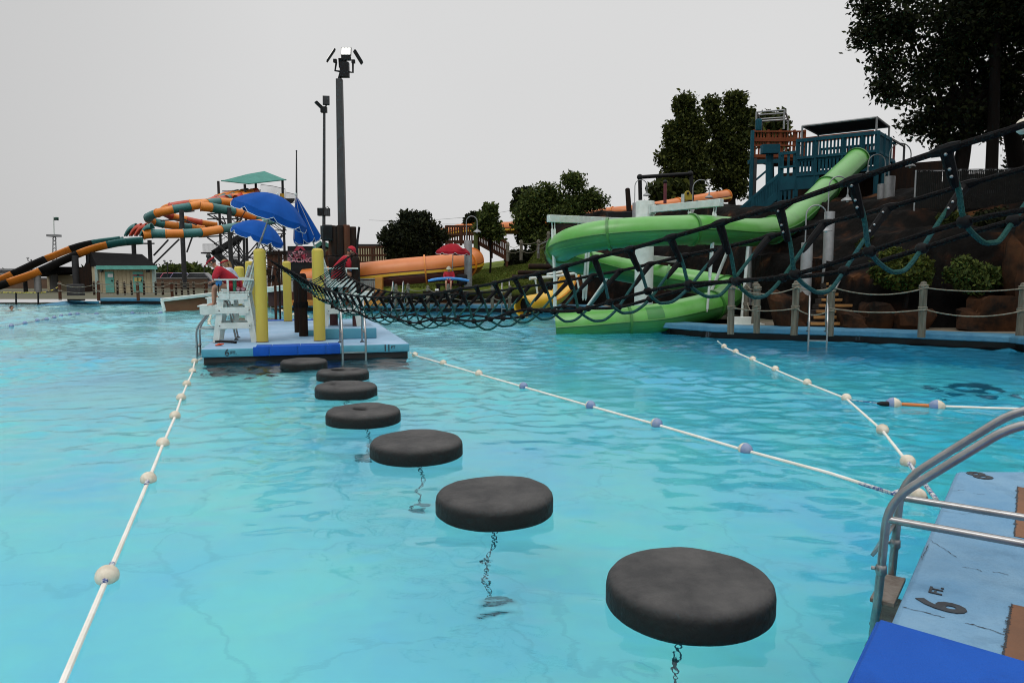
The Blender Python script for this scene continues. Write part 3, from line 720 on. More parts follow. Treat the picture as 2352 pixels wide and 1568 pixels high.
    mb = MB(); mb.tube([hp(.094, .022, -.058), hp(.100, 0, -.056), hp(.094, -.022, -.058)], .005 * S, 5); mb.build('mouth', pink_m, root)
    # hair cap
    vs = []; fs = []
    for i in range(9):
        th = PI * .62 * i / 8
        for j in range(nu):
            t = 2 * PI * j / nu; x, y, z = math.sin(th) * math.cos(t), math.sin(th) * math.sin(t), math.cos(th)
            if x > .35: z = max(z, .45 * x + .18)
            vs.append(hp(x * .106 - .006, y * .086, z * .127 + .004))
    for i in range(8):
        for j in range(nu): j2 = (j + 1) % nu; fs.append((i * nu + j, (i + 1) * nu + j, (i + 1) * nu + j2, i * nu + j2))
    mb = MB(); mb.add(vs, fs)
    if bun: mb.ball(hp(-.035, 0, .15), .06 * S, 8)
    if ponytail: mb.tube([hp(-.06, 0, .06), hp(-.13, 0, .0), hp(-.15, .01, -.13), hp(-.14, .0, -.13 - ponytail)], [.05 * S, .05 * S, .045 * S, .012 * S], 8); mb.tube([hp(-.03, .06, -.02), hp(-.06, .075, -.15), hp(-.1, .07, -.24)], [.03 * S, .035 * S, .01 * S], 7)
    mb.build('hair', hair_m, root, ang=70)
    # top
    o2 = ['pelvis', 'belly', 'chest', 'shoL', 'elbL', 'wriL', 'shoR', 'elbR', 'wriR', 'collar']
    pp = {k: P[k] for k in o2 if k in P}; pp['collar'] = P['chest'].lerp(P['neck'], .8)
    for sd in 'LR': pp['wri' + sd] = P['elb' + sd].lerp(P['wri' + sd], .85)
    ix = {k: i for i, k in enumerate(o2)}
    e2 = [('pelvis', 'belly'), ('belly', 'chest'), ('chest', 'collar')] + [(a, b) for s_ in 'LR' for a, b in (('chest', 'sho' + s_), ('sho' + s_, 'elb' + s_), ('elb' + s_, 'wri' + s_))]
    r2 = {'pelvis': .185, 'belly': .175, 'chest': .175, 'collar': .085}
    for s_ in 'LR': r2.update({'sho' + s_: .10, 'elb' + s_: .082, 'wri' + s_: .055})
    v, fc = skin_graph([pp[k] for k in o2], [(ix[a], ix[b]) for a, b in e2], [r2[k] * S for k in o2])
    mb = MB(); mb.add(v, fc); mb.build('top', top_m, root, ang=80)
    # shorts
    o3 = ['pelvis', 'hipL', 'midL', 'hipR', 'midR']; pp = {k: P[k] for k in ('pelvis', 'hipL', 'hipR')}
    for sd in 'LR': pp['mid' + sd] = P['hip' + sd].lerp(P['knee' + sd], .45)
    v, fc = skin_graph([pp[k] for k in o3], [(0, 1), (1, 2), (0, 3), (3, 4)], [.16 * S, .115 * S, .09 * S, .115 * S, .09 * S])
    mb = MB(); mb.add(v, fc); mb.build('shorts', short_m, root, ang=80)
    if hat:
        mb = MB()
        if hat == 'visor':
            mb.tube([hp(.104 * math.cos(t) - .004, .085 * math.sin(t), .055 - .012 * math.cos(t)) for t in [2 * PI * i / 16 for i in range(16)]], .022 * S, 6, closed=True)
        else:
            vs = []; fs = []
            for i in range(6):
                th = PI * .5 * i / 5
                for j in range(nu):
                    t = 2 * PI * j / nu; vs.append(hp(math.sin(th) * math.cos(t) * .112, math.sin(th) * math.sin(t) * .094, .04 + math.cos(th) * .105))
            for i in range(5):
                for j in range(nu): j2 = (j + 1) % nu; fs.append((i * nu + j, (i + 1) * nu + j, (i + 1) * nu + j2, i * nu + j2))
            mb.add(vs, fs)
        # brim
        br = []
        rng_ = range(-5, 6) if hat != 'bucket' else range(-9, 10)
        for k in rng_:
            t = k * PI / (11 if hat != 'bucket' else 9)
            br.append((t,))
        up_ = [hp(.095 * math.cos(t), .082 * math.sin(t), .045) for (t,) in br]
        lo_ = [hp((.095 + (.10 * max(0, math.cos(t)) ** .6 if hat != 'bucket' else .05)) * math.cos(t) + .0, (.082 + (.02 if hat != 'bucket' else .05)) * math.sin(t), .045 - .03 * max(.4, math.cos(t))) for (t,) in br]
        k = len(up_); off = up * -.006 * S
        mb.add(up_ + lo_ + [p + off for p in up_] + [p + off for p in lo_], [(i, i + 1, k + i + 1, k + i) for i in range(k - 1)] + [(2 * k + i, 3 * k + i, 3 * k + i + 1, 2 * k + i + 1) for i in range(k - 1)] + [(k + i, k + i + 1, 3 * k + i + 1, 3 * k + i) for i in range(k - 1)])
        mb.build({'visor': 'visor', 'cap': 'cap', 'bucket': 'hat'}[hat], hat_m, root, ang=60)
    if shoes:
        for sd in 'LR':
            a, b = P['ankle' + sd], P['toe' + sd]; mb = MB(); d = (b - a); d.z = 0; d.normalize()
            mb.tube([a - d * .05 * S - Vector((0, 0, .03)) * S, a + d * .02 * S - Vector((0, 0, .035)) * S, b - Vector((0, 0, .005)) * S, b + d * .06 * S - Vector((0, 0, .01)) * S], [.045 * S, .052 * S, .048 * S, .02 * S], 10)
            mb.build('shoe', shoes, root)
    return root
def seated(lean=.35, knee=.44, hd=.16, drop=.42, arms='lap', spread=.1, look=(.6, 0, -.25), low=.93):
    J = {'pelvis': (0, 0, .13), 'belly': (lean * .35, 0, .30 * low), 'chest': (lean * .80, 0, .50 * low), 'neck': (lean * 1.06, 0, .64 * low), 'head0': (lean * 1.14 + .02, 0, .69 * low), 'head': (lean * 1.16 + hd * .35, 0, .77 * low)}
    J['look'] = tuple(a + b for a, b in zip(J['head'], look))
    for sd, s_ in (('L', 1), ('R', -1)):
        J['hip' + sd] = (.02, .085 * s_, .11); J['knee' + sd] = (knee, (spread + .02) * s_, .12); J['ankle' + sd] = (knee + .02, spread * s_, .12 - drop); J['toe' + sd] = (knee + .17, (spread + .02) * s_, .08 - drop)
        J['sho' + sd] = (lean * .9, .19 * s_, .56 * low)
        if arms == 'lap': J['elb' + sd] = (lean * .75 + .05, .24 * s_, .30); J['wri' + sd] = (lean * .6 + .26, .12 * s_, .25); J['palm' + sd] = (lean * .6 + .33, .09 * s_, .235)
        elif arms == 'knees': J['elb' + sd] = (lean * .75 + .14, .23 * s_, .32); J['wri' + sd] = (knee - .03, .13 * s_, .24); J['palm' + sd] = (knee + .04, .11 * s_, .22)
    return J
# ------------------------------------------------------------------ island platform with lifeguards
O_ = gz(463, 833.5, 0); Oe = gz(941, 818, 0); e1 = (Oe - O_); PW = e1.length; e1.normalize(); e2 = Vector((-e1.y, e1.x, 0)); PT = .30; PL = 9.6
def pl(a, b, z=PT): p = O_ + e1 * a + e2 * b; return Vector((p.x, p.y, z))
def to_pl(p): d = Vector((p.x, p.y, 0)) - O_; return d.dot(e1), d.dot(e2)
RZ = math.atan2(e1.y, e1.x)
plat_top = M('worn_light_blue_deck', (.25, .38, .52), .5, col2=(.15, .29, .42), nscale=1.1, bump=.15, detail=9)
plat_side = M('light_blue_side', (.065, .24, .33), .6, spec=.3, col2=(.09, .29, .37), nscale=1.4, bump=.15)
pf = thing('island_platform', pl(PW / 2, PL / 2, 0), 'light blue concrete island platform carrying the lifeguard chairs and yellow posts', 'platform')
def slab(a0, a1, b0, b1, z0, z1, name, mats, bev=.02, par=None):
    mb = MB(); q = [pl(a0, b0, z0), pl(a1, b0, z0), pl(a1, b1, z0), pl(a0, b1, z0)]
    t = [flat(p, z1) for p in q]; mb.cur = 0
    for i in range(4): j = (i + 1) % 4; mb.add([q[i], q[j], t[j], t[i]], [(0, 1, 2, 3)])
    mb.cur = 1 if len(mats) > 1 else 0; mb.add(t, [(0, 1, 2, 3)]); mb.add(q, [(3, 2, 1, 0)])
    # weld for the bevel
    o = mb.build(name, mats, par or pf)
    bm = bmesh.new(); bm.from_mesh(o.data); bmesh.ops.remove_doubles(bm, verts=bm.verts, dist=1e-4); bm.to_mesh(o.data); bm.free()
    if bev: b = o.modifiers.new('soft', 'BEVEL'); b.width = bev; b.segments = 2; b.limit_method = 'ANGLE'
    return o
slab(0, PW, 0, PL, .11, PT, 'deck_slab', [plat_side, plat_top], .03)
slab(.04, PW - .04, .04, PL - .04, -3.4, .108, 'dark_base', [gutter_m], 0)
# blue pads on the front edge: four panels with a top lip
pa0, _ = to_pl(gz(*ZE(625, 360), PT)); pa1, _ = to_pl(gz(*ZE(1505, 345), PT))
cuts = [pa0, to_pl(gz(*ZE(778, 430), .2))[0], to_pl(gz(*ZE(1076, 420), .2))[0], to_pl(gz(*ZE(1366, 410), .2))[0], pa1]
for k in range(4):
    slab(cuts[k] + .004, cuts[k + 1] - .004, -.03, -.002, .115, PT + .018, 'front_pad', [pad_blue], .008)
    slab(cuts[k] + .06, cuts[k + 1] + .05 if k < 3 else cuts[k + 1] - .004, -.03, .46, PT + .004, PT + .022, 'top_pad', [pad_blue], .008)
slab(.9, 2.6, PL - .5, PL - .02, PT + .003, PT + .02, 'back_pad', [pad_blue], .006)
nrm = -e2
lettering('depth_mark', '6', .21, mark_m, O_ + e1 * to_pl(gz(*ZE(337, 445), .2))[0] + nrm * .004 + Vector((0, 0, .2)), e1, (0, 0, 1), pf, sx=.9)
lettering('depth_mark', 'FT.', .10, mark_m, O_ + e1 * to_pl(gz(*ZE(403, 445), .2))[0] + nrm * .004 + Vector((0, 0, .2)), e1, (0, 0, 1), pf)
lettering('depth_mark', '11', .21, mark_m, O_ + e1 * to_pl(gz(*ZE(2005, 398), .2))[0] + nrm * .004 + Vector((0, 0, .205)), e1, (0, 0, 1), pf, sx=.8)
lettering('depth_mark', 'FT', .09, mark_m, O_ + e1 * to_pl(gz(*ZE(2062, 390), .2))[0] + nrm * .004 + Vector((0, 0, .22)), e1, (0, 0, 1), pf)
for z in (.165, .235):
    mb = MB(); p = O_ + e1 * to_pl(gz(*ZE(337, 445), .2))[0] + nrm * .007 + Vector((0, 0, z)); mb.box(p, (.16, .002, .008), RZ); mb.build('stencil_gap', plat_side, pf, smooth=False)
# raised blocks under the right chair
slab(2.62, 3.9, 1.55, 4.6, PT, .57, 'raised_block', [plat_side, plat_top], .025)
slab(2.2, 2.62, 2.7, 4.2, PT, .45, 'low_step', [plat_side, plat_top], .02)
# yellow posts
def ypost(p, h, r, label):
    root = thing('yellow_post', p, label, 'post', 'yellow padded posts')
    mb = MB(); mb.lathe([(r * .98, 0), (r, .05), (r, h - r * .55), (r * .93, h - r * .25), (r * .72, h - r * .07), (r * .4, h), (.001, h + .004)], p, 28); mb.build('sleeve', yellow_m, root, ang=50)
    mb = MB(); mb.lathe([(r * 1.04, 0), (r * 1.04, .015)], p, 24); mb.build('rust_ring', brown_deck, root)
    return root
P1 = gz(602.9, 785.2, PT); P2 = gz(734.4, 782.2, PT); P3 = gz(661.8, 737.4, PT); P4 = gz(*Z3(742, 1078), PT)
ypost(P1, 2.20, .138, 'front left yellow post beside the white lifeguard chair'); ypost(P2, 2.22, .138, 'front right yellow post where the rope net starts')
ypost(P3, 2.02, .138, 'back yellow post seen between the two front yellow posts'); ypost(P4, 2.02, .138, 'yellow post mostly hidden behind the left lifeguard chair')
p5 = gz(*Z3(620, 893), PT); ypost(p5, 1.95, .25, 'small far yellow post behind the woman in white')
# timber piles
def pile(p, h, r, label, m2=None, group='dark timber piles'):
    root = thing('timber_pile', p, label, 'pile', group); mb = MB(); n = 12
    prof = [(r, 0), (r * .97, h * .35), (r, h * .7), (r * .98, h * .93), (r * .8, h * .985), (r * .5, h)]
    mb.lathe(prof, p, n)
    mb.build('pole', dark_wood, root, ang=50)
    mb = MB(); mb.lathe([(r * 1.12, h * .46), (r * 1.18, h * .5), (r * 1.12, h * .55)], p, n); mb.build('rope_wrap', dark_rope, root)
    if m2: mb = MB(); mb.lathe([(r * 1.02, .0), (r * 1.02, h * .24)], p, n); mb.build('painted_foot', m2, root)
    return root
pile(gz(*Z3(1270, 1200), PT), 1.50, .105, 'shorter of the two paired dark piles at the middle of the platform')
pile(gz(*Z3(1330, 1243), PT), 1.62, .118, 'taller front pile of the dark pair at the middle of the platform')
redp = M('dark_red_paint', (.06, .012, .014), .7)
pile(gz(*Z3(1668, 1120), .57), 1.78, .105, 'dark pile with red foot left of the right lifeguard chair', redp)
pile(gz(*Z3(1925, 1130), .57), 1.78, .11, 'dark pile with red foot right of the right lifeguard chair', redp)
# ---------------- lifeguard chair (faces local +x)
def lg_chair(loc, face, label):
    f = Vector((face[0], face[1], 0)).normalized(); l = Vector((-f.y, f.x, 0)); loc = Vector(loc)
    W = lambda a, b, z: loc + f * a + l * b + Vector((0, 0, z))
    root = thing('lifeguard_chair', loc, label, 'lifeguard chair', 'white lifeguard chairs')
    up = Vector((0, 0, 1)); HW = .46
    for s_ in (1, -1):
        y = HW * s_
        for nm, a, b in (('leg', (.43, .0), (.27, 1.16)), ('leg', (-.42, .0), (-.26, 1.16))):
            mb = MB(); mb.bar(W(a[0], y, a[1]), W(b[0], y, b[1]), .045, .14, up=f); mb.build(nm, white_paint, root, bevel=.006)
        mb = MB(); mb.bar(W(.36, y + .03 * s_, .40), W(-.36, y + .03 * s_, .40), .035, .14, up=up); mb.build('lower_rail', white_paint, root, bevel=.005)
        mb = MB(); mb.bar(W(.42, y + .03 * s_, .76), W(-.32, y + .03 * s_, .76), .035, .15, up=up); mb.build('middle_rail', white_paint, root, bevel=.005)
        mb = MB(); mb.bar(W(.33, y + .03 * s_, 1.08), W(-.30, y + .03 * s_, 1.08), .035, .15, up=up); mb.build('seat_rail', white_paint, root, bevel=.005)
        mb = MB(); mb.bar(W(.42, y, 1.475), W(-.46, y, 1.475), .10, .035, up=up); mb.build('armrest', white_paint, root, bevel=.006)
        mb = MB(); mb.bar(W(.12, y + .04 * s_, 1.02), W(.12, y + .04 * s_, 1.46), .05, .045, up=f); mb.build('arm_post', white_paint, root, bevel=.005)
    for a, z, h in ((.40, .42, .12), (-.38, .42, .12), (.36, .84, .12), (-.30, .9, .10)):
        mb = MB(); mb.bar(W(a, -HW + .03, z), W(a, HW - .03, z), .035, h, up=up); mb.build('cross_rail', white_paint, root, bevel=.005)
    mb = MB(); mb.bar(W(0, 0, .40), W(0, 0, 1.16), .05, .10, up=f); mb.build('centre_post', white_paint, root, bevel=.005)
    for k in range(6):
        mb = MB(); mb.box(W(.27 - k * .112, 0, 1.185), (.104, .98, .035), math.atan2(f.y, f.x)); mb.build('seat_slat', white_paint, root, bevel=.006)
    for k in range(5):
        z0 = 1.22 + k * .125; x = -.30 - k * .036
        mb = MB(); mb.bar(W(x, -.47, z0 + .06), W(x, .47, z0 + .06), .03, .115, up=up * .96 - f * .28); mb.build('back_slat', white_paint, root, bevel=.005)
    for s_ in (1, -1):
        mb = MB(); mb.bar(W(-.27, .40 * s_, 1.1), W(-.50, .40 * s_, 1.86), .04, .09, up=f); mb.build('back_post', white_paint, root, bevel=.005)
    for k in range(4):
        mb = MB(); mb.box(W(.42 + k * .112, 0, .865), (.104, .86, .03), math.atan2(f.y, f.x)); mb.build('footrest_slat', white_paint, root, bevel=.005)
    for s_ in (1, -1):
        mb = MB(); mb.prism([W(.36, .40 * s_, .85), W(.76, .40 * s_, .85), W(.74, .40 * s_, .66), W(.36, .40 * s_, .66)], l * .03 * s_); mb.build('footrest_side', white_paint, root, bevel=.004)
    mb = MB(); mb.bar(W(.75, -.40, .76), W(.75, .40, .76), .03, .17, up=up); mb.build('footrest_front', white_paint, root, bevel=.005)
    for s_ in (1, -1):
        for z in (.40, .76, 1.08):
            for a in (.33, -.33):
                mb = MB(); mb.lathe([(.014, 0), (.014, .012)], W(a, (HW + .046) * s_, z), 6, l * s_); mb.build('bolt', dsteel_m, root)
    return root
def canopy(root, top, axis, rad, depth, mat, ribs=8, valance=.16, logo=None, fold=1.0, trim=trim_w, rotate=0.0):
    axis = Vector(axis).normalized(); a, b = frame_for(axis); b = axis.cross(a)
    def pt(r, h, t): return top + axis * h + (a * math.cos(t) + b * math.sin(t)) * r
    mb = MB(); vs = []; fs = []; nr, per = 8, 6; n = ribs * per
    for i in range(nr + 1):
        q = i / nr
        for j in range(n):
            t = rotate + 2 * PI * j / n; ph = abs(((j % per) / per) - .5) * 2       # 1 at rib, 0 mid panel
            r = rad * q * (fold if fold == 1 else (fold + (1 - fold) * .0)) * (1 - .035 * (1 - ph) * q) * (1 if fold == 1 else (1 - .45 * (1 - ph)))
            h = -depth * (q ** 2.0 if fold == 1 else q ** 1.1) - .03 * (1 - ph) * q
            vs.append(pt(r, h, t))
    for j in range(n):      # valance
        t = rotate + 2 * PI * j / n; ph = abs(((j % per) / per) - .5) * 2; dd = valance * (1.0 if ph < .7 else .5)
        q = vs[nr * n + j]; vs.append(q - axis * dd + (q - top - axis * (q - top).dot(axis)) * .02)
    for i in range(nr + 1):
        for j in range(n):
            j2 = (j + 1) % n; fs.append((i * n + j, (i + 1) * n + j, (i + 1) * n + j2, i * n + j2))
    mb.add(vs, [f for f in fs if max(f) < len(vs)]); mb.build('canopy', mat, root, ang=25)
    mb = MB(); mb.tube([vs[(nr + 1) * n + j] for j in range(n)], .0065, 4, closed=True); mb.build('white_piping', trim, root)
    for k in range(ribs):
        mb = MB(); t = rotate + 2 * PI * k / ribs
        mb.tube([vs[i * n + k * per] - axis * .015 for i in range(nr + 1)], .006, 4); mb.build('rib', steel_m, root)
    mb = MB(); mb.lathe([(.03, 0), (.025, .03), (.012, .06), (.001, .07)], top, 10, axis); mb.build('finial', white_paint, root)
def umbrella(base, top, rad, depth, mat, label, axis=None, **kw):
    root = thing('umbrella', base, label, 'umbrella', kw.pop('group', None))
    base = Vector(base); top = Vector(top); mb = MB(); mb.tube([base, top], .022, 10); mb.build('pole', steel_m, root)
    mb = MB(); m_ = base.lerp(top, .45); mb.tube([m_, m_ + (top - base).normalized() * .08], .028, 10); mb.build('pole_joint', galv_m, root)
    canopy(root, top, axis or (top - base), rad, depth, mat, **kw); return root
# chairs
fl_ = gz(*Z3(358, 1322), PT); bl_ = gz(*Z3(772, 1312), PT)
c1f = (fl_ - bl_).normalized(); c1 = (fl_ + bl_) / 2 + Vector((c1f.y, -c1f.x, 0)) * .47
K = 1.0
lg_chair(c1, c1f, 'white wooden lifeguard chair at the front left, holding a guard in red')
sp = c1 + c1f * .02 + Vector((0, 0, 1.205)) - c1f * .06
J = seated(lean=.42, knee=.50, drop=.42, arms='knees', look=(.6, 0, -.42), low=.88)
person(sp + Vector((c1f.y, -c1f.x, 0)) * -.12, c1f, J, 'person in a red hoodie and red visor leaning forward on the front left chair', red_cloth, red_cloth, hair_d, 'visor', red_cloth, bun=True)
# rescue tube across the lap
def rescue_tube(c, d, ln, label, strap=True, bend=0.0):
    c = Vector(c); d = Vector(d).normalized(); root = thing('rescue_tube', c, label, 'rescue tube')
    mb = MB(); pts = [c + d * (ln * (t - .5)) - Vector((0, 0, bend * (2 * t - 1) ** 2)) for t in [i / 10 for i in range(11)]]
    mb.tube(pts, [.05] + [.075] * 9 + [.05], 10); mb.build('foam', blue_tube, root)
    if strap:
        mb = MB(); e = pts[0]; mb.tube([e, e - Vector((0, 0, .12)), e - Vector((.01, 0, .35))], .012, 6); mb.build('strap', black_m, root)
    return root
sd_ = Vector((c1f.y, -c1f.x, 0))
rescue_tube(sp + c1f * .38 + Vector((0, 0, .27)) - sd_ * .05, sd_ + Vector((0, 0, .35)), .62, 'blue rescue tube lying on the knees of the hooded guard')
for k, off in enumerate((0.0, .11)):
    mb = MB(); p = c1 - c1f * (.10 + off) - sd_ * .36 + Vector((0, 0, 1.205)); cl_ = thing('pink_clog', p, ('pink clog on the chair seat, toe towards the guard', 'second pink clog on the chair seat, beside the white back')[k], 'shoe', 'pink clogs')
    mb.tube([p + Vector((0, 0, .045)) + sd_ * .0 - c1f * .0 + Vector((0, 0, .0)) + sd_ * t for t in (-.13, -.09, 0, .07, .12)], [.03, .05, .055, .05, .02], 10); mb.build('shell', pink_m, cl_)
    mb = MB(); mb.tube([p + sd_ * -.05 + c1f * .055 + Vector((0, 0, .07)), p + sd_ * -.14 + Vector((0, 0, .10)), p + sd_ * -.05 - c1f * .055 + Vector((0, 0, .07))], .01, 6); mb.build('heel_strap', pink_m, cl_)
mb = MB(); p = c1 + c1f * -.02 - sd_ * .40 + Vector((0, 0, 1.36)); mb.lathe([(.035, -.15), (.045, -.13), (.045, .08), (.02, .13), (.02, .15)], p, 12); tag(mb.build('water_bottle', M('green_plastic', (.02, .16, .09), .4), None), 'green drink bottle standing on the front left chair seat', 'bottle')
# chair behind with the woman in white
c3 = gz(*Z3(560, 1062), PT); 
c3 = at(*Z3(560, 830), 22.6); c3.z = PT
lg_chair(c3, c1f, 'white lifeguard chair partly hidden behind the front left chair')
J = seated(lean=.22, knee=.46, drop=.42, look=(.8, .1, -.15))
person(c3 + Vector((0, 0, 1.205)) - c1f * .05, c1f, J, 'person with long blonde hair, white shirt and red visor facing left', shirt_w, red_cloth, hair_b, 'visor', red_cloth, ponytail=.22)
# right chair
c2f = Vector((e1.x, e1.y, 0)); c2 = at(*Z3(1742, 700), 18.9); c2.z = .57
lg_chair(c2, c2f, 'white lifeguard chair on the raised block at the right')
J = seated(lean=.30, knee=.48, drop=.42, arms='knees', look=(.6, 0, -.35))
person(c2 + Vector((0, 0, 1.205)) - c2f * .12, c2f, J, 'person in a red jacket and red cap sitting on the right chair', red_cloth, red_cloth, hair_d, 'cap', red_cloth, shoes=M('coral_shoe', (.5, .04, .05), .6))
s2 = Vector((c2f.y, -c2f.x, 0))
rescue_tube(c2 + c2f * .30 + Vector((0, 0, 1.48)), s2, .5, 'blue rescue tube on the lap of the capped guard', strap=False)
# umbrellas
u1b = at(*Z3(703, 585), c1.y + .25) ; u1t = at(*Z2(1403, 322), c1.y + .35)
umbrella(u1b, u1t, .90, .46, umb_blue, 'large blue umbrella tilted over the front left lifeguard chair', group='blue umbrellas', rotate=.3)
u2b = at(*Z3(795, 330), c3.y + .2); u2t = at(*Z2(1268, 566), c3.y + .2); u2b = u2t + (at(*Z2(1222, 840), c3.y + .2) - u2t) * 1.6
umbrella(u2b, u2t, .80, .42, umb_blue, 'lower blue umbrella leaning over the chair behind', axis=(u2t - u2b).normalized() + Vector((.16, 0, 0)), group='blue umbrellas', rotate=.1)
u3b = at(*ZG(655, 1165), c2.y + .4); u3t = at(*Z2(1575, 322), c2.y + .3)
umbrella(u3b, u3t, .40, 1.10, umb_blue, 'half folded blue umbrella leaning left above the right chair', group='blue umbrellas', fold=.9, valance=.16, axis=Vector((-.22, -.05, 1)))
# handrail ladders of the platform
def small_ladder(p0, out, along, sep, label, zt=.85, base=PT, depth=.9, inl=.75, name='pool_ladder'):
    """p0: where the first upright meets the water, out: direction from deck to water"""
    root = thing(name, p0, label, 'ladder', 'steel pool ladders'); out = Vector(out).normalized(); along = Vector(along).normalized()
    for t in (0, sep):
        b = Vector((p0.x, p0.y, 0)) + along * t
        mb = MB(); pth = round_poly([b - Vector((0, 0, depth)), b + Vector((0, 0, base + .30)), b - out * inl * .55 + Vector((0, 0, base + zt)), b - out * inl * .8 + Vector((0, 0, base + zt + .02)), b - out * inl * 1.0 + Vector((0, 0, base))], .16, 5)
        mb.tube(pth, .024, 10); mb.build('rail', steel_m, root)
        mb = MB(); mb.tube([b + Vector((0, 0, base + .28)), b - out * inl * .96 + Vector((0, 0, base + .30))], .018, 8); mb.build('brace_tube', steel_m, root)
        mb = MB(); mb.lathe([(.055, 0), (.055, .015), (.03, .03)], b - out * inl + Vector((0, 0, base)), 12); mb.build('base_flange', dsteel_m, root)
    for z in (-.55, -.25, .08 if base < .2 else .16):
        mb = MB(); b = Vector((p0.x, p0.y, z)); mb.bar(b, b + along * sep, .07, .03, up=(0, 0, 1)); mb.build('step', steel_m, root)
    return root
q0 = gz(*ZE(1545, 520), 0); q1 = gz(*ZE(1785, 510), 0)
small_ladder(q0, -e2, e1, (q1 - q0).length, 'steel ladder at the right of the platform front', zt=1.0, inl=.95)
w0 = gz(*ZE(22, 450), 0); small_ladder(w0, -e1, e2, .6, 'steel handrail ladder on the left side of the platform', zt=.95, inl=.9)
# orange whistle cord, black cord on the deck
mb = MB(); p = gz(*ZE(243, 365), PT + .02)
for k in range(3): mb.tube([p + Vector((.06 * math.cos(t) + .03 * k, .05 * math.sin(t * 1.0), .012 * k)) for t in [2 * PI * i / 12 for i in range(12)]], .012, 5, closed=True)
tag(mb.build('coiled_whistle_lanyard', M('orange_cord', (.6, .07, .02), .7), None), 'small coil of orange cord on the deck by the chair foot', 'cord')
mb = MB(); p = gz(*ZE(300, 340), PT + .02); mb.tube([p + Vector((.10 * k - .2, .05 * math.sin(k * 2.1), .02 + .01 * math.sin(k))) for k in range(6)], .03, 6)
tag(mb.build('dark_towel', black_m, None), 'dark crumpled strap lying on the deck under the chair', 'strap')
# ------------------------------------------------------------------ rope net bridge above the lily pads
def netdepth(u): return 1.0 / (.0610 + .000213 * (u - 650))
Apix = [(620, 584), (660.4, 617.8), (707, 645.4), (760.2, 668.8), (809, 678.3), (856.8, 682.6), (913, 682.1), (954.5, 679.4), (1006.5, 673), (1067, 661.8), (1107, 656.9), (1148, 646.9), (1191.8, 637), (1246.6, 625.8), (1306, 609.6), (1376, 589.7), (1460.7, 568.5), (1557.4, 540.6), (1671.5, 507.6), (1812.6, 465.6), (1992.9, 402.5), (2231, 324.6), (2340, 296)]
A3 = [at(u, v, netdepth(u)) for u, v in Apix]
A3[0] = P1 + Vector((.15, -.02, 1.98))
A3.append(A3[-1] + Vector((.75, -1.55, .55)))
Apath = bez(A3, 6)
def resample(path, step):
    out = [path[0].copy()]; acc = 0; last = path[0]
    i = 1
    while i < len(path):
        seg = (path[i] - last).length
        if acc + seg >= step:
            t = (step - acc) / seg; last = last.lerp(path[i], t); out.append(last.copy()); acc = 0
        else: acc += seg; last = path[i]; i += 1
    return out
fr_ = resample(Apath, .39)
nf = len(fr_)
gdir = (A3[-3] - A3[2]); gdir.z = 0; gdir.normalize(); side = Vector((-gdir.y, gdir.x, 0))
if side.x < 0: side = -side
Pn = {k: [] for k in 'ACEDB'}
for i, p in enumerate(fr_):
    s_ = i * .39; k = math.exp(-s_ / 1.7)           # wide near the platform, narrow beyond
    wB = .72 + 1.35 * k
    dz = .275 + .03 * math.sin(i * 1.3)
    zB = p.z + .02 + .10 * k
    a0 = p.copy(); j_ = lambda a: random.uniform(-a, a)
    b0 = p + side * wB + Vector((0, 0, zB - p.z))
    c0 = p + side * (.13 + .25 * k * wB) + Vector((j_(.01), j_(.01), -dz - .12 * k))
    d0 = p + side * (.10 + (wB - .10) * .56 + .08 * k) + Vector((j_(.01), j_(.01), -dz + .015 - .10 * k))
    e0_ = (c0 + d0) / 2 + Vector((j_(.02), 0, -.085 - .02 * k + j_(.012)))
    for key, q in zip('ACEDB', (a0, c0, e0_, d0, b0)): Pn[key].append(q)
net = thing('rope_net_bridge', P1.lerp(P2, .5), 'long dark and teal rope net hanging from the yellow posts above the lily pads', 'rope net')
for key, r, nm in (('A', .0122, 'hand_rope'), ('B', .0122, 'hand_rope'), ('C', .011, 'foot_rope'), ('D', .011, 'foot_rope')):
    mb = MB(); pts = bez(Pn[key], 3)
    if key == 'B': pts = [P2 + Vector((-.12, 0, 2.0))] + pts
    if key == 'C': pts = [P1 + Vector((.14, 0, 1.8))] + pts
    if key == 'D': pts = [P2 + Vector((-.14, 0, 1.7))] + pts
    mb.tube(pts, r, 8); mb.build(nm, dark_rope, net)
for i in range(1, nf):
    A, C, E, D, B = [Pn[k][i] for k in 'ACEDB']
    mb = MB(); mb.tube(bez([A, A.lerp(C, .5) + side * .015, C, C.lerp(E, .6) - Vector((0, 0, .022)), E, D.lerp(E, .6) - Vector((0, 0, .022)), D, B.lerp(D, .5) - side * .01, B], 4), .0102, 7); mb.build('cross_rope', teal_rope, net)
    for top_, bot in ((A, C), (B, D)):
        mb = MB(); d = (bot - top_); g_ = (Pn['A'][min(i + 1, nf - 1)] - Pn['A'][i - 1]).normalized()
        mb.tube([top_ - g_ * .055, top_ - g_ * .02, top_ + g_ * .02, top_ + g_ * .055], [.014, .0205, .0205, .014], 8)
        mb.tube([top_ - Vector((0, 0, .005)), top_ + d * .2, top_ + d * .45, top_ + d * .52], [.0215, .020, .016, .011], 8)
        mb.build('sleeve', sleeve_m, net)
        if i > nf - 9:
            for t in (.08, .28, .38): mb = MB(); mb.ball(top_ + d * t - side * .02 - Vector((0, .012, 0)), .006, 5); mb.build('rivet', steel_m, net)
    for q in (C, D):
        mb = MB(); mb.ball(q, .028 if i > 6 else .025, 6, (1, 1, .9)); mb.build('knot_ball', knot_m, net)
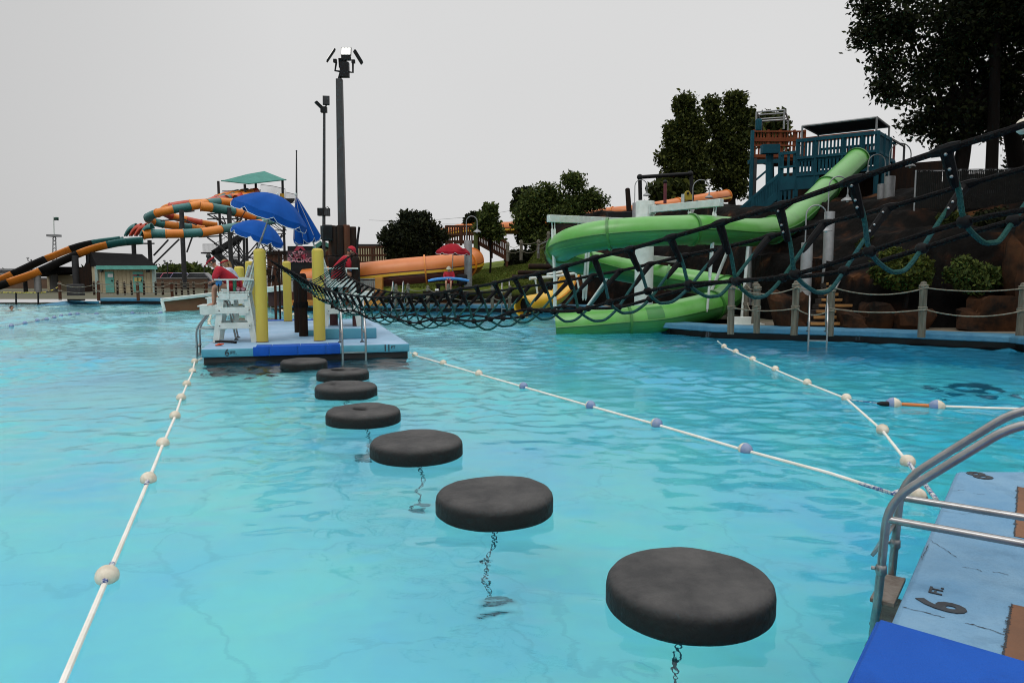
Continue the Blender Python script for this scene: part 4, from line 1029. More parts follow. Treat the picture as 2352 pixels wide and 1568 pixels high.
# the far end of the net is tied to two posts beside the photographer
for p, lb_ in ((Pn['A'][-1] + Vector((.1, -.15, 0)), 'yellow post at the near end of the rope net'), (Pn['B'][-1] + Vector((.2, -.15, 0)), 'second yellow post at the near end of the rope net')):
    ypost(Vector((p.x, p.y, DK)), p.z + .2 - DK, .138, lb_)
eb = at(2349, 291, 2.5)
mb = MB(); mb.ball(eb, .022, 8, (1, 1, 1.2)); tag(mb.build('hanging_float', [float_w], None), 'small pale float hanging at the right edge beside the rope net', 'float')
# small net behind the platform
nb = thing('cargo_net', gz(*Z3(990, 1070), PT), 'small dark cargo net sagging behind the left yellow post', 'rope net')
pA = at(*Z3(935, 560), 25.5); pB = at(*Z3(1062, 470), 28.0); pC = at(*Z3(925, 640), 25.5); pD = at(*Z3(1060, 520), 28)
for k in range(6):
    t = k / 5; mb = MB(); mb.tube(sagline(pA.lerp(pC, t), pB.lerp(pD, t), .12), .016, 5); mb.build('net_rope', dark_rope, nb)
for k in range(9):
    t = k / 8; mb = MB(); sg = Vector((0, 0, .12 * 4 * t * (1 - t))); mb.tube([pA.lerp(pB, t) - sg, pC.lerp(pD, t) - sg + Vector((.1, 0, 0))], .013, 5); mb.build('net_rope', dark_rope, nb)
# ------------------------------------------------------------------ hillside behind the pool
def lerp_tab(x, xs, ys): return np.interp(x, xs, ys)
BX = [-16, -8, -3, 2, 4.5, 7.0, 8.7, 9.05, 9.5, 10.8, 13, 16, 20, 34]
BY = [41, 39.5, 38.6, 37.6, 36.0, 33.2, 30.2, 25.0, 23.2, 22.0, 21.2, 20.2, 18.5, 12]
WX = [-16, -8, -3, 1.0, 2.5, 5, 8, 9.6, 11, 13, 16, 20, 34]
WH = [.0, .75, .85, .9, 1.6, 2.3, 2.4, 1.4, 1.7, 2.5, 2.9, 3.2, 3.4]
TH = [.3, .9, 1.6, 2.1, 4.3, 5.0, 5.1, 4.7, 4.5, 4.3, 4.6, 5.2, 5.8]
TD = [14, 10, 9, 8.0, 7, 7, 8, 10, 9, 7, 7, 8, 8]
def vnoise(x, y, seed):
    r_ = np.random.default_rng(seed); out = np.zeros_like(x); amp = 1
    for o_ in range(4):
        for k in range(5):
            a = r_.uniform(0, 6.28); f_ = (.55 * 2 ** o_) * r_.uniform(.7, 1.4)
            out += amp * np.sin(f_ * (x * math.cos(a) + y * math.sin(a)) + r_.uniform(0, 6.28) + .7 * np.sin(.6 * f_ * (x * math.sin(a) - y * math.cos(a))))
        amp *= .55
    return out / 5
def hill_h(x, y, rough=True):
    x = np.asarray(x, float); y = np.asarray(y, float)
    n0 = vnoise(x, y, 3) if rough else 0
    rocky = np.clip((x - 1.6) / 1.0, 0, 1)
    d = y - np.interp(x, BX, BY) + n0 * .55 * rocky
    wl = np.interp(x, WX, WH); th = np.interp(x, WX, TH); td = np.interp(x, WX, TD)
    h = wl * np.clip(d / .5, 0, 1) + (th - wl) * np.clip((d - .4) / td, 0, 1) + .06 * np.clip(d - td, 0, 12)
    ter = np.where(rocky > 0, rocky, 0)
    st = .75; hq = np.floor(h / st) * st + st * np.clip((h / st - np.floor(h / st)) * 3.2 - .9, 0, 1)
    h = h * (1 - .75 * ter) + hq * .75 * ter
    if rough: h = h + ter * .22 * vnoise(x * 2.3, y * 2.3, 5) * np.clip(d * 2, 0, 1)
    h = np.where(d < 0, -.4, h)
    # stairs cut
    ins = (x > 8.7) & (x < 10.35) & (y > 21.0) & (y < 24.8)
    h = np.where(ins, np.minimum(h, -.3), h)
    return h + BK - .05
xs = np.arange(-16, 34, .22); ys = np.arange(12, 62, .24)
X, Y, q = grid(xs, ys); H = hill_h(X, Y)
jx = vnoise(X * 2, H * 3 + Y, 8) * .16 * np.clip((X - 1.6), 0, 1); jy = vnoise(X * 3, H * 4, 9) * .20 * np.clip((X - 1.6), 0, 1)
hm = bpy.data.materials.new('rock_and_grass'); hm.use_nodes = True; nt = hm.node_tree; N = nt.nodes; L = nt.links; b = N['Principled BSDF']; b.inputs['Roughness'].default_value = .9; b.inputs['Specular IOR Level'].default_value = .06
tc = N.new('ShaderNodeTexCoord'); sp_ = N.new('ShaderNodeSeparateXYZ'); L.new(tc.outputs['Object'], sp_.inputs[0])
def noise(sc_, det=6, vec=None):
    n_ = N.new('ShaderNodeTexNoise'); n_.inputs['Scale'].default_value = sc_; n_.inputs['Detail'].default_value = det; L.new(vec or tc.outputs['Object'], n_.inputs['Vector']); return n_
def ramp(fac, cols):
    r_ = N.new('ShaderNodeValToRGB'); e = r_.color_ramp.elements
    while len(e) < len(cols): e.new(.5)
    for el, (p, c) in zip(e, cols): el.position = p; el.color = (*c, 1)
    L.new(fac, r_.inputs[0]); return r_
rk = ramp(noise(1.1, 9).outputs['Fac'], [(.30, (.0022, .002, .002)), (.53, (.0055, .005, .0045)), (.62, (.017, .009, .006)), (.71, (.075, .032, .013))])
gr = ramp(noise(1.6, 8).outputs['Fac'], [(.28, (.05, .075, .012)), (.5, (.085, .115, .018)), (.66, (.11, .135, .022)), (.78, (.15, .11, .04))])
mk = N.new('ShaderNodeMapRange'); mk.inputs[1].default_value = 1.2; mk.inputs[2].default_value = 2.0; ad = N.new('ShaderNodeMath'); ad.operation = 'MULTIPLY_ADD'; ad.inputs[1].default_value = 1.2; L.new(noise(1.5).outputs['Fac'], ad.inputs[0]); sb = N.new('ShaderNodeMath'); sb.operation = 'SUBTRACT'; sb.inputs[1].default_value = .6; L.new(sp_.outputs['X'], sb.inputs[0]); L.new(sb.outputs[0], ad.inputs[2]); L.new(ad.outputs[0], mk.inputs[0])
ge = N.new('ShaderNodeNewGeometry'); sn = N.new('ShaderNodeSeparateXYZ'); L.new(ge.outputs['Normal'], sn.inputs[0])
ms2 = N.new('ShaderNodeMapRange'); ms2.inputs[1].default_value = .45; ms2.inputs[2].default_value = .75; ms2.inputs[3].default_value = 1; ms2.inputs[4].default_value = 0; L.new(sn.outputs['Z'], ms2.inputs[0])
mxm = N.new('ShaderNodeMath'); mxm.operation = 'MAXIMUM'; L.new(mk.outputs[0], mxm.inputs[0]); L.new(ms2.outputs[0], mxm.inputs[1])
mx = N.new('ShaderNodeMix'); mx.data_type = 'RGBA'; L.new(mxm.outputs[0], mx.inputs[0]); L.new(gr.outputs[0], mx.inputs[6]); L.new(rk.outputs[0], mx.inputs[7]); L.new(mx.outputs[2], b.inputs['Base Color'])
bp = N.new('ShaderNodeBump'); bp.inputs['Strength'].default_value = .8; bp.inputs['Distance'].default_value = .12; nb_ = noise(3.2, 9); L.new(nb_.outputs['Fac'], bp.inputs['Height']); L.new(bp.outputs[0], b.inputs['Normal'])
keep = (H.reshape(-1)[q] > BK - .3).any(1); q = q[keep]
us, inv = np.unique(q, return_inverse=True); q = inv.reshape(-1, 4)
o = np_mesh('hillside', np.stack([X + jx, Y + jy, H], -1).reshape(-1, 3)[us], q, hm, smooth=True); tag(o, 'dark rocky hillside and grass bank behind the pool', kind='structure')
o.data.set_sharp_from_angle(angle=R(50))
def hz(x, y): return float(hill_h(np.array([x]), np.array([y]), True)[0])
# short grass tufts on the bank
def leaf_quads(P, size, rs, flat_=.0, aspect=1.7):
    n = len(P); d = rs.normal(size=(n, 3)); d[:, 2] *= (1 - flat_); d /= np.linalg.norm(d, axis=1)[:, None]
    e = rs.normal(size=(n, 3)); e -= d * (e * d).sum(1)[:, None]; e /= np.linalg.norm(e, axis=1)[:, None]
    s = size if np.ndim(size) else np.full(n, size); s = (s * rs.uniform(.6, 1.3, n))[:, None]
    a = d * s * aspect / 2; c = e * s / 2
    co = np.stack([P - a, P + c * .9, P + a, P - c * .9], 1).reshape(-1, 3)
    return co, np.arange(n * 4).reshape(-1, 4)
def leaf_mat(name, c1, c2, c3):
    m = bpy.data.materials.new(name); m.use_nodes = True; nt = m.node_tree; N = nt.nodes; L = nt.links; b = N['Principled BSDF']; b.inputs['Roughness'].default_value = .7; b.inputs['Specular IOR Level'].default_value = .12
    ge = N.new('ShaderNodeNewGeometry'); r_ = N.new('ShaderNodeValToRGB'); e = r_.color_ramp.elements; e.new(.5)
    for el, (p, c) in zip(e, ((0, c1), (.55, c2), (1, c3))): el.position = p; el.color = (*c, 1)
    L.new(ge.outputs['Random Per Island'], r_.inputs[0]); L.new(r_.outputs[0], b.inputs['Base Color'])
    tr = N.new('ShaderNodeBsdfTranslucent'); L.new(r_.outputs[0], tr.inputs[0]); mx = N.new('ShaderNodeMixShader'); mx.inputs[0].default_value = .25
    L.new(b.outputs[0], mx.inputs[1]); L.new(tr.outputs[0], mx.inputs[2]); L.new(mx.outputs[0], N['Material Output'].inputs['Surface']); return m
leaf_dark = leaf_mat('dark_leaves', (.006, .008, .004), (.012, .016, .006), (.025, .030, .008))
leaf_mid = leaf_mat('mid_leaves', (.020, .034, .009), (.042, .062, .014), (.095, .115, .024))
leaf_pop = leaf_mat('poplar_leaves', (.013, .020, .005), (.032, .043, .009), (.085, .095, .018))
leaf_jun = leaf_mat('juniper_leaves', (.006, .009, .005), (.013, .018, .008), (.028, .034, .010))
grass_m = leaf_mat('grass_blades', (.05, .08, .012), (.085, .12, .018), (.15, .15, .035))
leaf_shrub = leaf_mat('shrub_leaves', (.018, .028, .006), (.042, .056, .009), (.10, .11, .018))
gx = rng.uniform(-9, 1.9, 26000); gy = np.interp(gx, BX, BY) + rng.uniform(.6, 10, 26000)
P = np.stack([gx, gy, hill_h(gx, gy) + .03], 1); co, qq = leaf_quads(P, .07, rng, 0, 2.0)
o = np_mesh('grass', co, qq, grass_m); tag(o, 'short green lawn growing on the sloping bank', 'grass', kind='stuff')
# ------------------------------------------------------------------ trees
def tree(base, blobs, label, leafm, n, size, trunk_r=.18, limbs=None, name='tree', seed=1, drop=0.0, shell=.55, clump=20, gsp=.35, leaves_flat=0.0, group=None, trunks=None):
    """blobs: (centre, (rx, ry, rz)) world; leaves in clumps spread through each blob"""
    rs = np.random.default_rng(seed); base = Vector(base)
    root = thing(name, base, label, 'tree', group)
    sub_ = []
    for c, r in blobs:
        sub_.append((c, tuple(k * .72 for k in r)))
        for k in range(7):
            d = rs.normal(size=3); d /= np.linalg.norm(d); q_ = rs.uniform(.45, .78)
            f_ = rs.uniform(.26, .46); sub_.append((tuple(np.array(c) + d * np.array(r) * q_), tuple(k2 * f_ for k2 in r)))
    blobs0 = blobs; blobs = sub_
    vol = np.array([b[1][0] * b[1][1] * b[1][2] for b in blobs]) ** .8; vol /= vol.sum(); pts = []
    for (c, r), w_ in zip(blobs, vol):
        k = max(4, int(n * w_ / clump)); d = rs.normal(size=(k, 3)); d /= np.linalg.norm(d, axis=1)[:, None]
        rad = (shell + (1 - shell) * rs.random(k)) ** .6 * rs.uniform(.74, 1.02, k)
        cc = np.array(c)[None] + d * rad[:, None] * np.array(r)[None]
        g_ = np.clip(rs.normal(size=(k, clump, 3)), -1.7, 1.7) * gsp * np.array([1, 1, .7])
        pts.append((cc[:, None] + g_).reshape(-1, 3))
    P = np.concatenate(pts)
    co, qq = leaf_quads(P, size, rs, leaves_flat); np_mesh('crown', co, qq, leafm, root, base)
    mb = MB(); tops = limbs if limbs else [Vector(b[0]) for b in blobs0]
    for tr in (trunks or [(base, trunk_r)]):
        b0, tr_r = Vector(tr[0]), tr[1]
        zt = min(Vector(t).z for t in tops); fork = b0.lerp(Vector(tr[2]) if len(tr) > 2 else Vector((b0.x, b0.y, zt)), .75 if len(tr) < 3 else 1)
        mb.tube(bez([b0 - Vector((0, 0, .3)), b0.lerp(fork, .5) + Vector((.06, 0, 0)), fork], 4), [tr_r * (1.25 - .05 * i) for i in range(9)], 9)
        for t in tops:
            t = Vector(t); m_ = fork.lerp(t, .5) + Vector((rs.uniform(-.2, .2), rs.uniform(-.2, .2), .15))
            mb.tube(bez([fork - Vector((0, 0, .2)), m_, t], 4), [tr_r * (.75 - .075 * i) for i in range(9)], 6)
    mb.build('trunk', bark_m, root, ang=60); return root
def blob_px(u, v, Y, ru, rv, ry=None):
    c = at(u, v, Y); k = Y / F_; return (tuple(c), (ru * k, ry if ry else ru * k * .8, rv * k))
# large dark tree at the upper right
Yb = 26.5
bl_ = [blob_px(2230, 30, Yb, 170, 90), blob_px(2110, 60, Yb - .6, 110, 60), blob_px(2330, 110, Yb, 190, 130), blob_px(2150, 150, Yb, 120, 80), blob_px(2260, 200, Yb + .5, 150, 90), blob_px(2180, 262, Yb, 100, 50), blob_px(2110, 215, Yb - .4, 70, 45), blob_px(2040, 42, Yb - .8, 55, 26), blob_px(2035, 150, Yb - .6, 35, 26), blob_px(2030, 200, Yb - .5, 16, 36), blob_px(2120, 290, Yb, 55, 26), blob_px(2170, 320, Yb, 45, 22), blob_px(2420, 40, Yb, 220, 160), blob_px(2300, -60, Yb, 260, 90), blob_px(2080, -30, Yb, 140, 50), blob_px(2480, 230, Yb + 1, 120, 100), blob_px(2345, 300, Yb + 2, 45, 60), blob_px(2345, 365, Yb + 2, 40, 30), blob_px(2265, 290, Yb, 22, 30), blob_px(1990, 82, Yb - .8, 30, 16), blob_px(2040, 70, Yb - .8, 40, 22), blob_px(2000, 10, Yb - .8, 34, 18), blob_px(2600, -250, 23, 420, 200), blob_px(2300, -330, 22.5, 300, 160), blob_px(2750, 100, 21, 250, 250)]  # last three crowns are out of view, added to shade the right bank
tb = at(2186, 392, Yb)
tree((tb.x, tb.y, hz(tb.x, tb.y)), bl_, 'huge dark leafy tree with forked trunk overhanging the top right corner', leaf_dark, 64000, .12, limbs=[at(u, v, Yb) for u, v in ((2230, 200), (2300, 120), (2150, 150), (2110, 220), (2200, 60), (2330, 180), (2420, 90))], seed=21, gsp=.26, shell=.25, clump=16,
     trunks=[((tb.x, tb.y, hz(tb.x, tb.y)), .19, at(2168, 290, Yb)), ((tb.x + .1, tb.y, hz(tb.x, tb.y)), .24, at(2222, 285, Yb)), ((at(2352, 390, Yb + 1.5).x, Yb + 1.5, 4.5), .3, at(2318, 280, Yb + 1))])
pb = at(2279, 395, 25.6); pr = thing('utility_pole', (pb.x, pb.y, hz(pb.x, pb.y)), 'dark wooden pole rising straight through the big tree on the right', 'pole')
mb = MB(); mb.tube([(pb.x, pb.y, hz(pb.x, pb.y) - .2), at(2284, 215, 25.6), at(2286, 60, 25.6)], [.2, .17, .15], 12); mb.build('shaft', bark_m, pr); mb = MB(); mb.lathe([(.21, 0), (.21, .12)], (pb.x, pb.y, hz(pb.x, pb.y)), 12); mb.build('base_band', dsteel_m, pr)
# poplars behind
Yp = 60
tp = [blob_px(1572, 240, Yp, 22, 26), blob_px(1582, 275, Yp, 26, 26), blob_px(1552, 300, Yp, 22, 26), blob_px(1600, 315, Yp, 18, 26), blob_px(1570, 335, Yp, 38, 28), blob_px(1535, 358, Yp, 22, 22), blob_px(1560, 390, Yp, 34, 28), blob_px(1600, 380, Yp, 24, 40), blob_px(1540, 415, Yp, 22, 20), blob_px(1590, 430, Yp, 26, 18)]
b0 = at(1580, 480, Yp); tree((b0.x, b0.y, 5.0), tp, 'tall broad poplar, left one of the pair behind the yellow signboard', leaf_pop, 24000, .20, trunk_r=.35, seed=4, gsp=.35, shell=.3, group='tall poplars')
tp = [blob_px(1634, 238, Yp + 2, 12, 18), blob_px(1640, 270, Yp + 2, 18, 22), blob_px(1690, 232, Yp + 2, 24, 22), blob_px(1698, 268, Yp + 2, 28, 28), blob_px(1660, 300, Yp + 2, 24, 22), blob_px(1712, 315, Yp + 2, 18, 26), blob_px(1675, 335, Yp + 2, 34, 30), blob_px(1640, 350, Yp + 2, 20, 28), blob_px(1705, 370, Yp + 2, 24, 36), blob_px(1665, 395, Yp + 2, 34, 34), blob_px(1695, 428, Yp + 2, 24, 22)]
b0 = at(1680, 480, Yp + 2); tree((b0.x, b0.y, 5.0), tp, 'tall twin topped poplar touching the blue and orange tower', leaf_pop, 24000, .20, trunk_r=.35, seed=5, gsp=.35, shell=.3, group='tall poplars')
tp = [blob_px(1762, 290, 52, 30, 22), blob_px(1775, 315, 52, 22, 22)]; b0 = at(1770, 450, 52)
tree((b0.x, b0.y, 5), tp, 'small treetop seen through the open pipe frame', leaf_pop, 3200, .36, seed=6, gsp=.4)
tp = [blob_px(1530, 440, 58, 30, 22), blob_px(1560, 455, 58, 40, 18)]; b0 = at(1545, 485, 58)
tree((b0.x, b0.y, 5), tp, 'low leafy bush under the left poplar', leaf_pop, 3000, .4, seed=16, gsp=.5, name='bush')
# juniper
Yj = 43.5
tp = [blob_px(952, 515, Yj, 30, 22), blob_px(918, 528, Yj, 26, 22), blob_px(985, 525, Yj, 24, 20), blob_px(897, 548, Yj, 24, 26), blob_px(945, 555, Yj, 44, 34), blob_px(1006, 546, Yj, 22, 20), blob_px(928, 583, Yj, 44, 22), blob_px(985, 578, Yj, 32, 22), blob_px(938, 499, Yj, 14, 10), blob_px(968, 498, Yj, 14, 9)]
b0 = at(955, 640, Yj); tree((b0.x, b0.y, BK + .4), tp, 'dense dark juniper beside the orange tube slide', leaf_jun, 24000, .125, seed=7, gsp=.22, shell=.45)
# mixed trees in the middle
Ym = 47
tp = [blob_px(1235, 470, Ym, 48, 40), blob_px(1215, 500, Ym, 42, 40), blob_px(1290, 490, Ym, 52, 42), blob_px(1260, 445, Ym, 26, 24), blob_px(1240, 545, Ym, 50, 30), blob_px(1330, 470, Ym, 36, 30), blob_px(1318, 425, Ym, 20, 24), blob_px(1355, 450, Ym, 20, 14), blob_px(1372, 465, Ym, 18, 12), blob_px(1310, 408, Ym, 8, 12)]
b0 = at(1265, 590, Ym); tree((b0.x, b0.y, hz(b0.x, b0.y)), tp, 'bushy green tree with spiky shoots left of the green slide', leaf_mid, 22000, .135, seed=8, gsp=.3, shell=.3)
tp = [blob_px(1207, 448, Ym + 4, 18, 16), blob_px(1195, 475, Ym + 4, 16, 22), blob_px(1205, 520, Ym + 4, 16, 40)]; b0 = at(1205, 585, Ym + 4)
tree((b0.x, b0.y, hz(b0.x, b0.y)), tp, 'slim dark pine behind the bushy green tree', leaf_jun, 5000, .2, trunk_r=.08, seed=9, gsp=.25)
tp = [blob_px(1125, 500, 45, 22, 20), blob_px(1118, 525, 45, 26, 22), blob_px(1138, 535, 45, 16, 20), blob_px(1128, 482, 45, 8, 12)]; b0 = at(1125, 590, 45)
tree((b0.x, b0.y, hz(b0.x, b0.y)), tp, 'small light green tree beside the wooden footbridge', leaf_mid, 5000, .16, trunk_r=.06, seed=10, gsp=.2)
tp = [blob_px(1092, 500, 52, 16, 10), blob_px(1080, 510, 52, 10, 7)]; b0 = at(1095, 590, 52)
tree((b0.x, b0.y, hz(b0.x, b0.y)), tp, 'dark pine crown peeping above the footbridge', leaf_jun, 2400, .2, seed=12, gsp=.2)
# shrubs on the right rock
def shrub(u, v, Y, ru, rv, n, label, m, seed):
    c = at(u, v, Y); k = Y / F_
    root = tree((c.x, c.y, c.z - rv * k), [((c.x, c.y, c.z), (ru * k, ru * k * .7, rv * k))], label, m, n, .085, trunk_r=.05, name='shrub', seed=seed, shell=.8, gsp=.07, clump=8); root['category'] = 'shrub'; return root
shrub(2083, 624, 21.0, 82, 60, 11000, 'rounded clipped green shrub on the dark rock behind the rope fence', leaf_shrub, 31)
shrub(2235, 640, 20.7, 62, 50, 5000, 'loose dark shrub on the rock right of the rounded shrub', leaf_mid, 32)
shrub(2135, 568, 23.5, 28, 14, 900, 'small low shrub on a ledge above the rounded shrub', leaf_shrub, 33)
shrub(1738, 525, 34, 22, 14, 900, 'ornamental grass tuft by the yellow signboard', leaf_mid, 34)
shrub(1470 + 205, 512, 36, 30, 12, 1500, 'low planting under the white slide beam', leaf_mid, 35)
shrub(2290, 505, 23.0, 60, 34, 3500, 'dark spreading shrub high on the rock at the right edge', leaf_dark, 36)
shrub(2190, 505, 23.4, 44, 22, 2000, 'low dark shrub under the chain link fence', leaf_pop, 37)
shrub(1990, 560, 24.5, 26, 18, 900, 'small dark shrub beside the upper handrail', leaf_pop, 38)
# loose boulders at the foot of the rock
rock_m = M('boulder_rock', (.008, .007, .006), .95, spec=.06, col2=(.060, .026, .012), nscale=1.6, bump=.8, bscale=5, detail=9)
def boulder(c, sx_, sy_, sz_, label, seed):
    rs = random.Random(seed); mb = MB(); vs = []; n, m_ = 14, 9; ph = [rs.uniform(0, 6.3) for _ in range(6)]
    for i in range(m_ + 1):
        th = PI * i / m_
        for j in range(n):
            t = 2 * PI * j / n; x, y, z = math.sin(th) * math.cos(t), math.sin(th) * math.sin(t), math.cos(th)
            k = 1 + .16 * math.sin(3 * x + ph[0] + 2 * z) + .12 * math.sin(4 * y + ph[1] - 3 * z) + .07 * math.sin(7 * z + ph[2] + 5 * x)
            f_ = lambda a: math.copysign(abs(a) ** .6, a)
            vs.append((c[0] + f_(x) * sx_ * k, c[1] + f_(y) * sy_ * k, c[2] + (f_(z) * .5 + .45) * 2 * sz_ * k / 1.0))
    fs = [(i * n + j, (i + 1) * n + j, (i + 1) * n + (j + 1) % n, i * n + (j + 1) % n) for i in range(m_) for j in range(n)]
    mb.add(vs, fs); return tag(mb.build('boulder', rock_m, None, ang=32), label, 'boulder', 'boulders at the foot of the rock')
for i, (u, v, sx_, sz_, lb_) in enumerate(((1830, 752, .55, .62, 'square dark boulder between the rope fence and the stone stairs'), (1972, 756, .35, .30, 'brown boulder right beside the foot of the stone stairs'), (2025, 756, .45, .40, 'reddish boulder beyond the stairs under the rounded shrub'), (2110, 757, .6, .34, 'long low boulder behind the middle fence post on the right'), (2300, 762, .8, .5, 'large dark boulder near the right edge behind the last fence post'))):
    p = gz(u, v, BK); boulder((p.x, p.y + .5, BK - .1), sx_, .45, sz_, lb_, 50 + i)
p = at(2345, 640, 18.2); boulder((p.x + 1.9, p.y + 2.2, p.z - 1.0), .7, .6, 1.35, 'tall pale streaked boulder at the right edge of the picture', 77)
# ------------------------------------------------------------------ stone stairs with handrails
st_ = thing('stone_stairs', (10.05, 21.2, BK), 'steep stairs with orange brown wooden nosings between dark rocks', 'stairs')
for k in range(9):
    y0 = 21.25 + k * .36; z = BK + .16 * (k + 1)
    xa, xb = at(1862, 740, y0).x + .08 * min(k, 6), at(1952, 740, y0).x + .02 * k
    mb = MB(); mb.box(((xa + xb) / 2, y0 + .26, z - .09), (xb - xa, .46, .14)); mb.build('tread', M('stair_soil', (.02, .014, .011), .9, bump=.4), st_)
    mb = MB(); mb.box(((xa + xb) / 2, y0 + .02, z - .045), (xb - xa, .09, .085)); mb.build('nosing', M('worn_timber', (.36, .18, .05), .8, col2=(.20, .10, .035), nscale=3, stretch=(.6, 3, 3), bump=.4), st_, bevel=.01)
hr = thing('handrail', (9.0, 21.6, BK), 'pale metal handrail on the left of the stone stairs', 'handrail')
def rail(pix, par, r=.02, m=galv_m): mb = MB(); mb.tube(round_poly([at(u, v, Y) for u, v, Y in pix], .12, 4), r, 8); mb.build('rail', m, par)
rail([(*Z7(790, 960), 21.3), (*Z7(795, 835), 21.3), (*Z7(968, 522), 24.2), (*Z7(970, 712), 24.2)], hr, .022)
mb = MB(); mb.tube([at(*Z7(845, 740), 22.1), at(*Z7(845, 900), 22.1)], .018, 8); mb.build('post', galv_m, hr)
hr = thing('handrail', at(*Z7(1005, 712), 24.4), 'pale metal handrail climbing the upper stairs through the rock', 'handrail')
rail([(*Z7(1005, 712), 24.3), (*Z7(1008, 545), 24.3), (*Z7(1080, 483), 24.8), (*Z7(1400, 205), 26.5)], hr, .022)
mb = MB(); mb.tube([at(*Z7(1150, 420), 25.1), at(*Z7(1150, 520), 25.1)], .018, 8); mb.build('post', galv_m, hr)
# ------------------------------------------------------------------ rope fences
def rope_fence(posts, label, h=1.15, r=.10, levels=(.90, .48), rope_r=.018, sag=.10, mat=old_wood, name='rope_fence', group='rope fences', skip=()):
    root = thing(name, posts[0], label, 'fence', group)
    for i, p in enumerate(posts):
        p = Vector(p); hh = h * (1 + .05 * math.sin(i * 2.3)); lean = Vector((.02 * math.sin(i * 1.7), .02 * math.cos(i), 0))
        mb = MB(); mb.lathe([(r, -.1), (r * .97, hh * .85), (r * .92, hh * .93), (r * .7, hh * .985), (r * .3, hh)], p, 12, Vector((0, 0, 1)) + lean); mb.build('post', mat, root, ang=50)
        for lv in levels:
            mb = MB()
            for k in range(3): mb.tube([p + lean * lv + Vector((r * 1.08 * math.cos(t), r * 1.08 * math.sin(t), hh * lv + (k - 1) * .035 + .006 * math.sin(t * 2))) for t in [2 * PI * j / 10 for j in range(10)]], rope_r * .85, 5, closed=True)
            mb.build('rope_wrap', manila, root)
        if i + 1 < len(posts) and i not in skip:
            for lv in levels:
                mb = MB(); q_ = Vector(posts[i + 1]); a = p + Vector((0, -r, h * lv)); b = q_ + Vector((0, -r, h * lv)); mb.tube(sagline(a, b, sag * (1 + .4 * math.sin(i * 3 + lv * 9)), 10), rope_r, 6); mb.build('rope', manila, root)
    return root
fpx = [(*ZD(855, 1010),), (*ZD(1650, 1022),), (*ZD(2100, 1030),), (2116.5, 766), (2342, 770)]
fps = [gz(u, v, BK + .03) for u, v in fpx]; fps.append(fps[-1] + Vector((2.6, -.2, 0)))
rope_fence(fps, 'weathered post and rope fence along the right pool bank', h=1.32, r=.094, sag=.13)
p2 = [gz(*ZD(1180, 998), BK), gz(*ZD(1148, 935), BK), gz(*ZD(1045, 900), BK)]
rope_fence(p2, 'short inner rope fence with brown posts beside the green slide exit', h=1.30, r=.09, sag=.16)
# right bank ladder
a = gz(*ZD(1828, 1210), 0); b = gz(*ZD(2058, 1215), 0)
bd = (rb[2] - rb[3]).normalized(); out_ = Vector((bd.y, -bd.x, 0)); out_ = out_ if out_.y < 0 else -out_
small_ladder(a, out_, (b - a), (b - a).length, 'steel ladder on the right bank below the stone stairs', zt=.98, base=BK, inl=.95)
for s_, zz_, u, v in (('8', .22, *ZD(566, 1062)), ('FT.', .10, *ZD(602, 1058)), ('11', .16, *Z7(1043, 1085))):
    p = at(u, v, gz(u, v + 14, 0).y); lettering('depth_mark', s_, zz_, mark_m, p + out_ * .05 - Vector((0, 0, .0)), -Vector((out_.y, -out_.x, 0)) , (0, 0, 1), None)
for o in [o for o in bpy.data.objects if o.name.startswith('depth_mark') and o.parent is None]: tag(o, 'black stencilled depth number on the blue pool bank', 'depth marking', 'depth markings on the bank')
# chain link fence with slats
cf = thing('chain_link_fence', at(2108, 472, 25), 'chain link fence with dark privacy slats on top of the right rock', 'fence')
a, b = at(2106, 394, 25.0), at(2420, 387, 23.5); bot = Vector((0, 0, -1.25)); nsl = 70
mb = MB()
for k in range(nsl):
    t = (k + .5) / nsl; p = a.lerp(b, t); w_ = (b - a).length / nsl
    mb.box(p + bot / 2 + Vector((0, .01, random.uniform(-.01, .03))), (w_ * random.uniform(.72, .97), .012, 1.25), math.atan2((b - a).y, (b - a).x))
mb.build('slats', M('privacy_slats', (.006, .0065, .0065), .85, spec=.1, col2=(.012, .012, .011), nscale=6), cf, smooth=False)
for t in (0, .34, .68, 1):
    mb = MB(); p = a.lerp(b, t) + Vector((0, .05, 0)); mb.tube([p + bot * 1.3, p + Vector((0, 0, .05))], .03, 8); mb.build('post', galv_m, cf)
mb = MB(); mb.tube([a + Vector((0, .05, 0)), b + Vector((0, .05, 0))], .02, 8); mb.build('top_rail', galv_m, cf)
mb = MB()
for k in range(140):
    p = a.lerp(b, k / 140) + Vector((0, .03, 0)); mb.tube([p + Vector((0, 0, -.03)), p + Vector((.03, 0, .06))], .006, 4)
for k in range(42):
    p = a.lerp(b, k / 42); mb.tube([p + Vector((0, .045, 0)), a.lerp(b, min(1, k / 42 + .12)) + bot + Vector((0, .045, 0))], .004, 3)
mb.build('mesh_wire', dsteel_m, cf)
